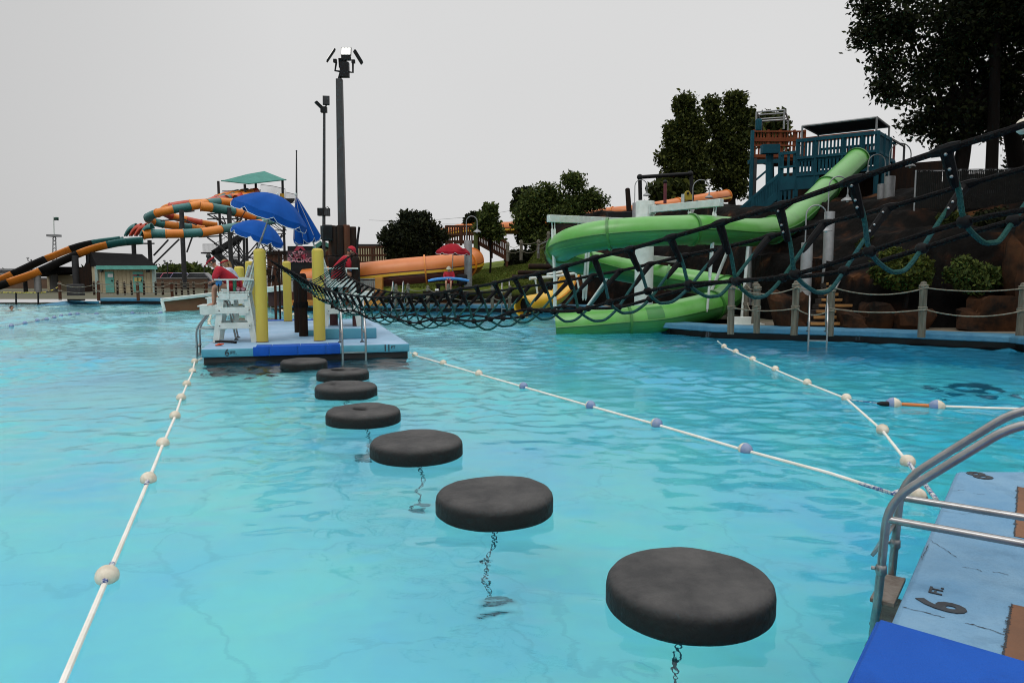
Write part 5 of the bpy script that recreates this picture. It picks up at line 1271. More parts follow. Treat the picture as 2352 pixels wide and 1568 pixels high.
# ------------------------------------------------------------------ tube slides
def sweep(path, r, a0, a1, n=14, up=Vector((0, 0, 1))):
    """tube wall between angles a0..a1 (0 = right, 90 = top) along the path"""
    vs = []; k = len(path); full = abs(a1 - a0 - 2 * PI) < 1e-6; m_ = n if full else n + 1
    for i, p in enumerate(path):
        d = (path[min(i + 1, k - 1)] - path[max(i - 1, 0)]).normalized(); s_ = d.cross(up).normalized(); u_ = s_.cross(d).normalized()
        rr = r[i] if isinstance(r, (list, tuple)) else r
        for j in range(m_):
            t = a0 + (a1 - a0) * j / n; vs.append(p + (s_ * math.cos(t) + u_ * math.sin(t)) * rr)
    fs = []
    for i in range(k - 1):
        for j in range(m_ if full else m_ - 1):
            j2 = (j + 1) % m_; fs.append((i * m_ + j, i * m_ + j2, (i + 1) * m_ + j2, (i + 1) * m_ + j))
    return vs, [f[::-1] for f in fs]
def tube_slide(root, path, r, mats, per=10, low=None, flange=None, seam=None, a0=0, a1=2 * PI, band=None, band_r=1.03):
    """sections of moulded tube bolted together with raised flanges"""
    n = len(path); i = 0; k = 0
    while i < n - 1:
        j = min(i + per, n - 1); j = n - 1 if n - 1 - j < per * .4 else j
        seg = path[i:j + 1]; m = mats[k % len(mats)]
        mb = MB(); mb.add(*sweep(seg, r, a0, a1, 26)); o = mb.build('tube_section', m, root, ang=60)
        if low is not None:
            mb = MB(); mb.add(*sweep(seg, r * 1.004, PI, 2 * PI, 16)); mb.build('lower_shell', low, root, ang=60)  # second skin on the lower half, underside shade in its colour
        if j < n - 1 or True:
            p = path[j]; d = (path[j] - path[j - 1]).normalized()
            mb = MB(); mb.lathe([(r * .99, -.04), (r * 1.12, -.04), (r * 1.12, .04), (r * .99, .04)][::1], p, 30, d); mb.f.pop(); mb.f.pop(); mb.m.pop(); mb.m.pop()
            mb.build('flange', flange or m, root, ang=30)
        i = j; k += 1
    if seam is not None:
        for s_ in (1, -1):
            mb = MB(); pts = []
            for i, p in enumerate(path):
                d = (path[min(i + 1, n - 1)] - path[max(i - 1, 0)]).normalized(); sd = d.cross(Vector((0, 0, 1))).normalized(); pts.append(p + sd * r * s_)
            mb.tube(pts, band or .028, 6); mb.build('seam', seam, root)
gpx = [(1278, 750, 23.4), (1350, 745, 23.3), (1428, 738, 23.3), (1513, 730, 23.45), (1612, 708, 24.2), (1656, 692, 25.2), (1679, 671, 26.9), (1655, 659, 28.2), (1601, 648, 29.0), (1513, 634.7, 29.5), (1403, 614, 29.2), (1338, 600, 28.2), (1290, 589, 26.8), (1286, 574, 25.2), (1313, 556, 24.1), (1370, 542, 23.6), (1447, 534, 23.4), (1540, 529.5, 23.4), (1623, 528, 23.9), (1722, 534, 25.2), (1788, 524, 27.0), (1837, 493, 28.6), (1900, 432.5, 30.8), (1969, 366, 33.2)]
gpath = bez([at(*p) for p in gpx], 5)
gs = thing('tube_slide', at(1485, 700, 26.5), 'green spiral tube slide hanging from a white column over the water', 'water slide')
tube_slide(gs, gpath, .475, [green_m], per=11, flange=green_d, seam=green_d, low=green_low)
mb = MB(); mb.lathe([(.45, 0), (.475, -.01)], gpath[0] + (gpath[1] - gpath[0]) * .05, 26, gpath[0] - gpath[1]); mb.build('mouth_shade_disc', M('dark_inside', (.006, .02, .008), .6), gs)  # dark disc across the mouth, painted for the shade inside the tube
mb = MB(); mb.add(*sweep(bez(gpath[13:16], 3), .480, PI * .03, PI * .33, 8)); mb.build('repair_patch', green_low, gs)
cs = thing('slide_column', at(1484, 755, 26.5), 'thick white steel column with arms that carries the green slide', 'column')
ctop = at(1482, 462, 26.5); c0 = Vector((ctop.x, ctop.y, -2.5)); RC = .335
mb = MB(); mb.lathe([(RC, 0), (RC, ctop.z + 2.5 - .02), (RC * .97, ctop.z + 2.5), (.001, ctop.z + 2.52)], c0, 32); mb.build('column', white_paint, cs, ang=50)
def beam(p, q, w, h, par, name='beam', m=white_paint): mb = MB(); mb.bar(p, q, w, h, up=(0, 0, 1)); return mb.build(name, m, par, bevel=.012)
zl = at(1484, 503, 26.5).z - .12; bl0 = gz(1259, 495, zl + .1); bl0.z = zl
cc_ = Vector((ctop.x, ctop.y, 0))
def toward(p, z): d = (Vector((p.x, p.y, 0)) - cc_).normalized(); q = cc_ + d * RC; q.z = z; return q
beam(toward(bl0, zl), bl0, .20, .24, cs)
zr = at(1496, 478, 26.3).z - .05; br0 = gz(1658, 458, zr + .1); br0.z = zr
beam(toward(br0, zr), br0, .20, .24, cs)
zk = at(1502, 592, 26.5).z; bk0 = gz(1676, 608, zk); bk0.z = zk
beam(toward(bk0, zk), bk0, .18, .22, cs)
for p, z in ((bl0, zl), (br0, zr), (bk0, zk)):
    q = toward(p, z); d = (p - q).normalized(); mb = MB(); mb.box(q + d * .03, (.05, .3, .34), math.atan2(d.y, d.x)); mb.build('bracket_plate', white_paint, cs, bevel=.006)
def hanger(par, top, bot):
    top = Vector(top); bot = Vector(bot); mb = MB(); L_ = (bot - top)
    mb.tube([top, top + L_ * .06], .018, 6); mb.tube([top + L_ * .06, top + L_ * .075, top + L_ * .97, top + L_ * .985], [.018, .042, .042, .018], 8); mb.tube([top + L_ * .985, bot], .018, 6)
    mb.build('hanger_rod', white_paint, par)
def on(p, q, t, dz): r_ = p.lerp(q, t); return r_ + Vector((0, 0, dz))
tl = toward(bl0, zl); tr_ = toward(br0, zr); tk = toward(bk0, zk)
for t, ub, vb in ((.93, 1273, 736), (.96, 1278, 735), (.57, 1339, 690), (.54, 1345, 690)):
    a = on(tl, bl0, t, -.12); hanger(cs, a, at(ub, vb, a.y - .3))
for t, ub, vb in ((.93, 1624, 716), (.90, 1629, 640), (.58, 1588, 560), (.55, 1594, 560)):
    a = on(tr_, br0, t, -.12); hanger(cs, a, at(ub, vb, a.y - .25))
for t, ub, vb in ((.62, 1607, 636), (.93, 1664, 640)):
    a = on(tk, bk0, t, -.11); hanger(cs, a, at(ub, vb, a.y))
for a, b in (((1718, 566, 24.6), (1703, 742, 24.3)), ((1672, 575, 25.4), (1625, 690, 24.6)), ((1394, 640, 30.5), (1340, 716, 31)), ((1808, 566, 27.5), (1788, 660, 25.6))):
    sp2 = thing('slide_support', at(*b), 'white slanted steel post holding up the green slide', 'support post', 'white posts under the green slide')
    mb = MB(); mb.tube([at(*a), at(*b)], .055, 10); mb.build('post', white_paint, sp2); mb = MB(); p = at(*b); mb.lathe([(.12, -.02), (.12, .01), (.06, .03)], p, 12); mb.build('base_plate', white_paint, sp2)
p = at(*ZD(980, 895), 22.6); mb = MB(); mb.box(p, (.78, .22, .28), 0); pd = thing('support_foot', (p.x, p.y, BK), 'white steel box foot on a plate beside the short inner fence', 'support foot')
mb.build('box_beam', white_paint, pd, bevel=.01); mb = MB(); mb.box((p.x + .3, p.y, (p.z + BK) / 2 - .05), (.06, .12, p.z - BK - .1)); mb.build('leg', white_paint, pd); mb = MB(); mb.box((p.x + .2, p.y, BK + .015), (.95, .45, .03)); mb.build('plate', white_paint, pd)
# yellow slide
ys_ = thing('chute_slide', at(*Z5(575, 1290), 32.5), 'short yellow slide curving down to the water left of the green slide', 'water slide')
ypx = [(*Z5(560, 1262), 31.6), (*Z5(640, 1240), 32.2), (*Z5(745, 1215), 33.0), (*Z5(850, 1165), 33.8), (*Z5(930, 1085), 34.6), (*Z5(985, 990), 35.6), (*Z5(1015, 940), 36.4)]
yp = bez([at(*p) for p in ypx], 5); ny = len(yp)
mb = MB(); rr = [.44 - .05 * (i / ny) for i in range(ny)]
mb.add(*sweep(yp[:14], rr[:14], 0, 2 * PI, 24)); mb.build('tube_section', yel_m, ys_, ang=60)
mb = MB(); vs, fs = sweep(yp[12:], .43, PI * .95, 2 * PI * 1.03, 16); mb.add(vs, fs); o = mb.build('open_chute', yel_m, ys_, ang=60); so_ = o.modifiers.new('thick', 'SOLIDIFY'); so_.thickness = .03
for s_ in (0, 1):
    mb = MB(); mb.tube([p + (Vector((0, 0, .0))) + ((yp[min(i + 13, ny - 1)] - yp[i + 11]).normalized().cross(Vector((0, 0, 1))).normalized()) * .44 * (1 if s_ else -1) for i, p in enumerate(yp[12:])], .03, 6); mb.build('rim', orange_d, ys_)
mb = MB(); mb.lathe([(.40, -.02), (.47, -.02), (.47, .05), (.40, .05)], yp[0], 24, yp[1] - yp[0]); mb.f.pop(); mb.f.pop(); mb.m.pop(); mb.m.pop(); mb.build('mouth_rim', yel_m, ys_)
mb = MB(); mb.lathe([(.41, .0), (.001, .02)], yp[3], 20, yp[1] - yp[0]); mb.build('mouth_shade_disc', black_m, ys_)  # black disc closing the tube, standing in for its shaded inside
wf = thing('slide_gantry', at(*Z5(690, 1170), 34), 'white pipe frame holding up the yellow slide', 'frame')
for pts, r_ in (([(*Z5(620, 1000), 33.4), (*Z5(830, 985), 34.2), (*Z5(1085, 945), 35)], .07), ([(*Z5(780, 965), 35.6), (*Z5(985, 925), 36)], .07)):
    mb = MB(); mb.tube([at(*p) for p in pts], r_, 10); mb.build('beam', white_paint, wf)
for a, b in (((672, 1005), (697, 1168)), ((868, 990), (866, 1150)), ((1045, 950), (1075, 1100)), ((1100, 950), (1135, 1110))):
    mb = MB(); mb.tube([at(*Z5(*a), 33.8), at(*Z5(*b), 33.8)], .045, 8); mb.build('post', white_paint, wf)
# ------------------------------------------------------------------ blue tower
TW = thing('slide_tower', at(*ZT(1100, 1300), 36), 'blue and orange wooden slide tower with stairs on the rock hill', 'tower')
ZTOP = 8.3
TL = gz(*ZT(690, 458), ZTOP); TR = gz(*ZT(1740, 347), ZTOP); TB = gz(*ZT(1890, 432), ZTOP)
def slats(name, p, q, z0, z1, pitch, fill, m, th=.025, par=None, off=Vector()):
    L_ = (Vector((q.x, q.y, 0)) - Vector((p.x, p.y, 0))).length; n = max(1, int(L_ / pitch)); mb = MB(); rz = math.atan2((q - p).y, (q - p).x)
    for k in range(n):
        t = (k + .5) / n; c = p.lerp(q, t); mb.box(Vector((c.x, c.y, (z0(t) + z1(t)) / 2 if callable(z0) else (z0 + z1) / 2)) + off, (pitch * fill * random.uniform(.85, 1.05), th, ((z1(t) - z0(t)) if callable(z0) else z1 - z0)), rz)
    return mb.build(name, m, par or TW, smooth=False)
def hbar(p, q, z, h, w=.06, m=None, name='rail', off=Vector()):
    m = m or tower_blue
    a, b = flat(p, z) + off, flat(q, z) + off; mb = MB(); mb.bar(a, b, w, h, up=(0, 0, 1)); return mb.build(name, m, TW, bevel=.006)
def vpost(p, z0, z1, w=.14, m=None, name='post'):
    mb = MB(); mb.bar((p.x, p.y, z0), (p.x, p.y, z1), w, w, up=(0, 1, 0)); return mb.build(name, m or tower_blue, TW, bevel=.008)
fdir = (TR - TL); fdir.z = 0; fdir.normalize(); bdir = (TB - TR); bdir.z = 0; bdir.normalize()
fn = Vector((fdir.y, -fdir.x, 0)) * .05                      # towards the viewer
for f_ in (0, .24, .585, .82, 1): p = TL.lerp(TR, f_); vpost(p, 5.6 if f_ in (0, .24, 1) else 6.6, ZTOP + .04)
for f_ in (.5, 1): p = TR.lerp(TB, f_); vpost(p, 4.6, ZTOP + .04)
for f_ in (0, .24, .82, 1): p = TL.lerp(TR, f_) + bdir * 3; vpost(p, 4.2, 7.3, .16)
for f_ in (.45, 1): p = TL.lerp(TR, f_); vpost(p, 4.0, 6.6, .16)
hbar(TL, TR, ZTOP - .05, .16, .10, off=fn * .6); hbar(TL, TR, 7.43, .13, .07, off=fn); hbar(TL, TR, 6.62, .13, .07, off=fn)
slats('slat_panel', TL, TR, 7.5, 8.22, .155, .62, tower_blue); slats('slat_panel', TL, TR, 6.68, 7.38, .155, .74, tower_blue)
hbar(TL, TL.lerp(TR, .30), 6.25, .62, .05, name='skirt_board', off=fn * .4)
hbar(TR, TB, ZTOP - .05, .16, .10); hbar(TR, TB, 7.43, .13, .07); hbar(TR, TB, 6.62, .13, .07)
slats('slat_panel', TR, TB, 7.5, 8.22, .15, .8, tower_blue); slats('slat_panel', TR, TB, 6.68, 7.38, .15, .86, tower_blue)
TBL = TL + bdir * 3.2; TBB = TR + bdir * 3.4
slats('slat_panel', TBL, TBB, 7.4, 8.25, .16, .70, M('faded_red_slats', (.20, .05, .045), .8)); hbar(TBL, TBB, 8.25, .12, .07)
mb = MB(); mb.prism([flat(TL, 7.42), flat(TR, 7.42), flat(TBB, 7.42), flat(TBL, 7.42)], (0, 0, -.16)); mb.build('deck', tower_blue, TW)
# landing and stairs
LL = gz(*ZT(462, 612), 7.75); LL = TL - fdir * ((TL - Vector((LL.x, LL.y, TL.z))).length)
vpost(LL, 4.4, 7.8); hbar(LL, TL, 7.72, .14, .09, off=fn * .5); hbar(LL, TL, 7.05, .1, .06, off=fn); slats('slat_panel', LL, TL, 6.6, 7.66, .21, .55, tower_blue)
hbar(LL, TL, 6.28, .66, .05, name='skirt_board', off=fn * .4); slats('slat_panel', LL, TL, 5.3, 5.95, .2, .6, tower_blue); hbar(LL, TL, 5.12, .4, .05, name='skirt_board', off=fn * .3)
mb = MB(); mb.prism([flat(LL, 6.6), flat(TL, 6.6), flat(TL + bdir * 1.6, 6.6), flat(LL + bdir * 1.6, 6.6)], (0, 0, -.12)); mb.build('landing', tower_blue, TW)
SB = at(*ZT(20, 1300), LL.y); sz = lambda t: (7.25 - 6.6) * 0
s0 = Vector((LL.x, LL.y, 6.75)); s1 = Vector((at(*ZT(-75, 1368), LL.y + .4).x, LL.y + .4, at(*ZT(-75, 1368), LL.y + .4).z))
for off in (Vector(), bdir * 1.2):
    beam(s0 + off, s1 + off, .07, .14, TW, 'stair_rail', tower_blue); dn_ = Vector((0, 0, -.95)); beam(s0 + off + dn_, s1 + off + dn_, .06, .34, TW, 'stringer', tower_blue)
    mb = MB(); n_ = 22
    for k in range(n_):
        t = (k + .5) / n_; c = s0.lerp(s1, t) + off; mb.box(c + Vector((0, 0, -.45)), (.10, .03, .82), math.atan2(fdir.y, fdir.x))
    mb.build('slat_panel', tower_blue, TW, smooth=False)
    for t in (.33, .66, 1): mb = MB(); c = s0.lerp(s1, t) + off; mb.bar(c + Vector((0, 0, .05)), c + Vector((0, 0, -1.5)), .1); mb.build('post', tower_blue, TW)
for k in range(12):
    t = (k + .5) / 12; c = s0.lerp(s1, t) + bdir * .6 + Vector((0, 0, -.98)); mb = MB(); mb.box(c, (.28, 1.15, .05), math.atan2(fdir.y, fdir.x)); mb.build('stair_tread', tower_blue, TW)
# T shaped blue column in front of the orange part
p = at(*ZT(325, 1040), LL.y + .8); mb = MB(); mb.tube([p - Vector((0, 0, 1)), at(*ZT(322, 605), LL.y + .8)], .19, 12); mb.build('round_post', tower_blue, TW); a, b = at(*ZT(215, 582), LL.y + .6), at(*ZT(442, 578), LL.y + .6); beam(a, b, .4, .44, TW, 'beam', tower_blue)
# orange upper section
YO = LL.y + 3.2
oz = lambda x, y: at(*ZT(x, y), YO)
OL, OR = oz(112, 340), oz(775, 312); zt_ = (OL.z + OR.z) / 2; OL.z = OR.z = zt_
def ob(ya, yb, w=.06, m=tower_red, xa=75, xb=775, off=Vector((0, -.06, 0))):
    za, zb = oz(xa, ya).z, oz(xa, yb).z; hbar(oz(xa, ya), oz(xb, ya), (za + zb) / 2, abs(za - zb), w, m, 'orange_board', off)
ob(340, 360, .09); ob(432, 482); ob(525, 545); ob(648, 692)
zz = lambda y: oz(112, y).z
slats('orange_slats', OL, OR, zz(432), zz(350), .155, .62, tower_red); slats('orange_slats', OL, OR, zz(530), zz(480), .155, .62, tower_red); slats('orange_slats', OL, OR, zz(648), zz(545), .2, .5, tower_red)
for x in (112, 300, 455, 640, 775): p = oz(x, 500); vpost(p, zz(700) if x > 120 else zz(810), zt_, .12, tower_red)
mb = MB(); mb.prism([oz(75, 690), oz(775, 690), oz(775, 690) + bdir * 3, oz(75, 690) + bdir * 3], (0, 0, -.15)); mb.build('upper_deck', tower_red, TW)
OR2 = OR + fdir * 3.4; hbar(OR, OR2, zt_ - .55, .3, .06, tower_red, 'orange_board')
for x, m_ in ((80, tower_blue), (125, dsteel_m), (460, tower_blue), (660, tower_blue)):
    p = oz(x, 700) + Vector((0, -.1, 0)); vpost(p, 4.6, zz(700) if x > 81 else zz(340), .16, m_)
p0, p1 = oz(40, 750), oz(465, 735); beam(p0, p1, .2, .22, TW, 'beam', tower_blue); beam(oz(130, 990), oz(300, 845), .1, .1, TW, 'brace', tower_blue)
mb = MB(); mb.bar(oz(175, 350), oz(178, 180), .35, .25, up=(0, 1, 0)); mb.build('blue_panel', tower_blue, TW, bevel=.1)
# pipe frame and shade roof
PF = dict(a=oz(150, 95), b=oz(515, 68)); off_ = bdir * 2.4
pfz = (PF['a'].z + PF['b'].z) / 2
A1, B1 = oz(150, 95), oz(515, 68); zA = A1.z; B1 = gz(*ZT(515, 68), zA); C1, D1 = gz(*ZT(565, 190), zA), gz(*ZT(215, 213), zA)
for a, b in ((A1, B1), (B1, C1), (C1, D1), (D1, A1)): mb = MB(); mb.tube([a, b], .05, 6); mb.build('pipe', galv_m, TW)
for a in (A1, B1, C1, D1): mb = MB(); mb.tube([a, flat(a, zz(340))], .05, 6); mb.build('pipe', galv_m, TW)
for t in (.3, .75): mb = MB(); mb.tube([A1.lerp(D1, t), B1.lerp(C1, t)], .04, 6); mb.build('pipe', galv_m, TW)
K1 = at(*ZT(750, 278), TL.y + .1); zc = K1.z; K2 = gz(*ZT(1725, 162), zc); K3 = gz(*ZT(1886, 285), zc); K4 = K1 + (K3 - K2)
mb = MB(); mb.prism([K1, K2, K3, K4], (0, 0, .05)); mb.build('shade_roof', M('shade_cloth', (.008, .011, .010), .9), TW, smooth=False)
for a, b in ((K1, K2), (K2, K3), (K3, K4), (K4, K1)): mb = MB(); mb.tube([a, b], .05, 6); mb.build('roof_pipe', galv_m, TW)
for a in (K1, K2, K3, K4): mb = MB(); mb.tube([a, flat(a, 7.4)], .05, 6); mb.build('roof_pipe', galv_m, TW)
for a in (TB + bdir * .3, TB + bdir * 3.0): mb = MB(); mb.bar(flat(a, 7.3), flat(a, ZTOP), .08); mb.build('post', dsteel_m, TW)
a = TB + bdir * .3; b = TB + bdir * 3.0; mb = MB(); mb.bar(flat(TB, ZTOP), flat(b, ZTOP), .08); mb.build('rail', dsteel_m, TW)
# dark timber frame under the tower
for p, q in ((TL.lerp(TR, .3), TL.lerp(TR, .95)),): hbar(p, q, 4.95, .3, .1, name='beam')
mb = MB(); mb.box(flat(TL.lerp(TR, .55) + bdir * 2.6, 5.5), (7.5, .2, 3.2), math.atan2(fdir.y, fdir.x)); mb.build('rear_wall', dark_wood, TW)
# ------------------------------------------------------------------ gooseneck lamps on grey columns
def goose(u, vt, vb, Y, r, label, arm=(.5, 1.0), right=True, z0=None):
    t = at(u, vt, Y); z0 = z0 if z0 is not None else min(at(u, vb, Y).z, t.z - .5)
    root = thing('lamp_post', (t.x, t.y, z0), label, 'lamp post', 'grey lamp columns with gooseneck lamps')
    mb = MB(); mb.lathe([(r, 0), (r, t.z - z0 - .02), (r * .95, t.z - z0)], (t.x, t.y, z0), 20); mb.build('column', galv_m, root, ang=50)
    s_ = 1 if right else -1; w_, h_ = arm; b = Vector((t.x - s_ * r * .4, t.y - .02, t.z))
    pts = [b, b + Vector((0, 0, h_ * .72))] + [b + Vector((s_ * w_ * (.5 - .5 * math.cos(a)), 0, h_ * .72 + w_ * .5 * math.sin(a))) for a in [PI * i / 10 for i in range(1, 11)]] + [b + Vector((s_ * w_, 0, h_ * .42))]
    mb = MB(); mb.tube(pts, .022, 8); mb.build('gooseneck', galv_m, root)
    e = pts[-1]; mb = MB(); mb.lathe([(.20, -.14), (.19, -.10), (.13, -.05), (.05, -.01), (.045, .05), (.02, .06)], e, 18); mb.build('lamp_shade', galv_m, root)
    mb = MB(); mb.ball(e - Vector((0, 0, .13)), .05, 6); mb.build('bulb', trim_w, root)
    return root
goose(1906, 486, 690, 24.2, .165, 'tall grey lamp column left of the upper stair handrail, lamp bending right', (.62, 1.15), z0=BK)
goose(1854, 557, 752, 22.6, .17, 'grey lamp column behind the right bank ladder, its lamp against the rock', (.62, 1.15), z0=BK)
goose(2045, 405, 500, 29.5, .19, 'grey lamp column at the right corner of the blue tower, taller of the two there', (.85, 1.2))
goose(2027, 423, 500, 30.0, .18, 'shorter grey lamp column just left of the tower corner', (.7, 1.15), right=False)
goose(1461, 466, 506, 38, .19, 'short grey lamp column on the ridge beside the white column top', (.62, 1.2))
goose(1594, 470, 520, 36, .19, 'grey lamp column beside the yellow signboard', (.8, 1.1))
goose(1075, 552, 652, 37.2, .20, 'grey lamp column on the lawn right of the red umbrella', (.55, 1.3), z0=1.2)
goose(1330, 545, 560, 38, .16, 'small lamp column half hidden behind the green slide', (.5, .9))
# low pylons (plain grey columns) beneath the tower
for i, (u, va, vb, Y, r) in enumerate(((1722, 560, 700, 27, .09), (1755, 500, 600, 29, .05))):
    p = at(u, vb, Y); r0_ = thing('steel_post', p, ('short grey steel post under the green slide bend', 'thin grey steel post behind the green slide bend')[i], 'post'); mb = MB(); mb.tube([p, at(u, va, Y)], r, 10); mb.build('shaft', galv_m, r0_); mb = MB(); mb.lathe([(r * 1.8, 0), (r * 1.8, .03)], p, 10); mb.build('base_plate', galv_m, r0_)
# black pipe gantry, black post
gp = thing('pipe_gantry', at(*Z6(20, 880), 41), 'black pipe gantry standing on the ridge in front of the poplars', 'gantry')
for pts in ([(*Z6(22, 880), 41), (*Z6(18, 705), 41)], [(*Z6(8, 706), 41), (*Z6(400, 680), 42)], [(*Z6(410, 672), 42), (*Z6(418, 880), 42)]):
    mb = MB(); mb.tube([at(*p) for p in pts], .11, 10); mb.build('pipe', black_m, gp)
for p in ((18, 705, 41), (404, 680, 42)): mb = MB(); mb.ball(at(*Z6(p[0], p[1]), p[2]), .17, 8); mb.build('elbow', black_m, gp)
bp_ = thing('timber_post', at(*Z5(1538, 410), 40), 'leaning black timber post on the ridge left of the white column', 'post'); mb = MB(); mb.tube([at(*Z5(1540, 420), 40), at(*Z5(1530, 280), 40), at(*Z5(1522, 175), 40), at(*Z5(1521, 166), 40)], [.15, .14, .13, .06], 10); mb.build('shaft', dark_wood, bp_); mb = MB(); mb.box(at(*Z5(1490, 428), 40), (1.9, 1.0, .45)); mb.build('black_plinth', black_m, bp_, bevel=.03)
# yellow signboard shaped like a door
yb = thing('yellow_signboard', at(*Z6(385, 970), 40), 'yellow scalloped signboard with a white edge in front of the trees', 'signboard')
q = [(345, 965), (345, 845), (360, 835), (368, 815), (385, 805), (402, 815), (410, 835), (425, 845), (425, 965)]
mb = MB(); mb.prism([at(*Z6(*p), 40) for p in q], (0, .12, 0)); mb.build('board', M('sign_yellow', (.36, .27, .02), .6, col2=(.28, .2, .015)), yb, bevel=.015)
mb = MB(); mb.bar(at(*Z6(346, 970), 39.9), at(*Z6(346, 835), 39.9), .14); mb.build('white_edge', white_paint, yb)
mb = MB(); mb.ball(at(*Z6(386, 828), 39.96), .07, 6); mb.build('dark_knob', black_m, yb)
for y in (880, 925): mb = MB(); mb.bar(at(*Z6(356, y), 39.93), at(*Z6(420, y - 3), 39.93), .02, .05); mb.build('batten', M('sign_dark', (.2, .14, .01), .7), yb)
mb = MB(); mb.lathe([(.22, 0), (.26, .35), (.24, .4)], at(*Z6(352, 1003), 39), 14); tag(mb.build('flower_pot', M('terracotta', (.30, .07, .03), .8), None), 'terracotta pot at the foot of the yellow signboard', 'pot')
pl_ = thing('red_pole', at(*Z6(210, 900), 45), 'thin purple red pole in front of the left poplar', 'pole'); mb = MB(); mb.tube([at(*Z6(210, 905), 45), at(*Z6(212, 745), 45)], .1, 8); mb.build('shaft', M('maroon_paint', (.12, .02, .03), .7), pl_); mb = MB(); mb.ball(at(*Z6(212, 742), 45), .13, 6); mb.build('cap', black_m, pl_)
# ------------------------------------------------------------------ orange tube slides
def otube(pix, r, label, per, yel=True, n=5):
    pts = bez([at(*p) for p in pix], n); root = thing('tube_slide', pts[len(pts) // 2] - Vector((0, 0, r)), label, 'water slide', 'orange tube slides')
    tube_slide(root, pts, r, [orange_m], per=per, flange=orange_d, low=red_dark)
    if yel:
        for s_ in (1, -1):
            mb = MB(); k = len(pts); sw = []
            for i, p in enumerate(pts):
                d = (pts[min(i + 1, k - 1)] - pts[max(i - 1, 0)]).normalized(); sd = d.cross(Vector((0, 0, 1))).normalized(); sw.append(p + sd * r * 1.0 * s_ - Vector((0, 0, .13)))
            for i in range(k - 1): mb.bar(sw[i], sw[i + 1], .07, .13, up=(0, 0, 1))
            mb.build('yellow_flange', yel_m, root)
    return root
otube([(700, 648, 38.6), (760, 642, 38.4), (830, 634, 38), (920, 624, 37.8), (1010, 616, 38), (1055, 609, 38.5), (1076, 604, 39.6), (1082, 600, 41), (1070, 598, 42.6)], .69, 'orange tube slide with yellow rim running behind the timber cluster', 9)
otube([(1010, 540, 52), (1060, 528, 52), (1140, 524, 51), (1205, 522, 50), (1290, 508, 50), (1373, 494, 49), (1460, 485, 48), (1540, 472, 49), (1620, 458, 51), (1668, 450, 53)], .42, 'upper orange tube slide crossing the ridge behind the trees', 9)
# orange posts, crossbeams
for i, (u, va, vb, Y, w_) in enumerate(((872, 637, 706, 36.6, .36), (700, 647, 700, 37.2, .30), (832, 636, 660, 37.6, .3))):
    p = at(u, vb, Y); op = thing('orange_post', (p.x, p.y, BK - .05), ('yellow orange square post at the right end of the picket fence', 'orange post half hidden behind the front right yellow post', 'short orange block under the tube slide by the seated guard')[i], 'post', 'orange posts under the slide')
    mb = MB(); mb.bar((p.x, p.y, BK - .05), (p.x, p.y, at(u, va, Y).z), w_, w_, up=(0, 1, 0)); mb.build('shaft', M('orange_paint', (.42, .17, .015), .6, col2=(.34, .12, .01)), op, bevel=.02); mb = MB(); mb.box((p.x, p.y, BK + .04), (w_ * 1.2, w_ * 1.2, .1)); mb.build('base_block', brown_deck, op)
ob_ = thing('orange_kerb', at(860, 697, 36.0), 'orange painted timber kerb at the water edge behind the rope net', 'kerb'); a, b = at(655, 700, 36.3), at(880, 697, 36.2); a.z = b.z = .42
mb = MB(); mb.bar(a, b, .3, .28, up=(0, 0, 1)); mb.build('timber', MATS['orange_paint'], ob_, bevel=.02); mb = MB(); mb.bar(a + Vector((0, .3, .3)), b + Vector((0, .3, .3)), .2, .5, up=(0, 0, 1)); mb.build('dark_back_board', brown_wood, ob_)
# ------------------------------------------------------------------ picket fence
pk = thing('picket_fence', at(760, 690, 36.9), 'pale grey picket fence behind the rope net', 'fence')
a, b = at(660, 690, 37.2), at(868, 690, 36.9)
n_ = 44
for k in range(n_):
    p = a.lerp(b, (k + .5) / n_); h_ = 1.12 + random.uniform(-.02, .02); mb = MB(); mb.box((p.x, p.y, BK + .1 + h_ / 2), (.088, .03, h_)); mb.build('picket', pale_wood, pk)
for z in (.45, 1.15): mb = MB(); mb.bar((a.x, a.y + .035, BK + z), (b.x, b.y + .035, BK + z), .04, .1, up=(0, 0, 1)); mb.build('rail', pale_wood, pk)
mb = MB(); mb.bar((a.x, a.y, BK + 1.28), (b.x, b.y, BK + 1.28), .12, .05, up=(0, 0, 1)); mb.build('cap_rail', pale_wood, pk)
# ------------------------------------------------------------------ timber cluster with flood light pole
cp = at(788.7, 660, 36.5); cp.z = BK
tcl = thing('timber_cluster', cp, 'tall cluster of dark brown timbers lashed round a light pole', 'timber cluster'); ztc = at(788, 518, 36).z
for k in range(11):
    t = 2 * PI * k / 11 + .2; rr_ = .52; p = cp + Vector((rr_ * math.cos(t), rr_ * math.sin(t), 0)); hh = ztc - BK + random.uniform(-.10, .06); mb = MB(); mb.lathe([(.185, -.3), (.18, hh * .6), (.175, hh - .02), (.15, hh)], p, 10); mb.build('timber', brown_wood if k in (4, 6, 9) else dark_wood, tcl, ang=50)
for z in (.35, 2.2): mb = MB(); mb.lathe([(.72, z), (.73, z + .08), (.72, z + .16)], cp, 20); mb.build('cable_band', black_m, tcl)
sp3 = thing('loudspeaker', at(*Z4(430, 410), 35.9), 'black loudspeaker fixed high on the left of the timber cluster', 'loudspeaker'); c = at(*Z4(430, 410), 35.9)
mb = MB(); mb.box(c, (.48, .4, .78), .5); mb.build('case', black_m, sp3, bevel=.06); mb = MB(); mb.box(c + Vector((-.08, -.2, 0)), (.4, .03, .66), .5); mb.build('grille', dsteel_m, sp3); mb = MB(); mb.bar(c + Vector((.2, .1, .2)), c + Vector((.45, .2, .2)), .06); mb.build('bracket', dsteel_m, sp3)
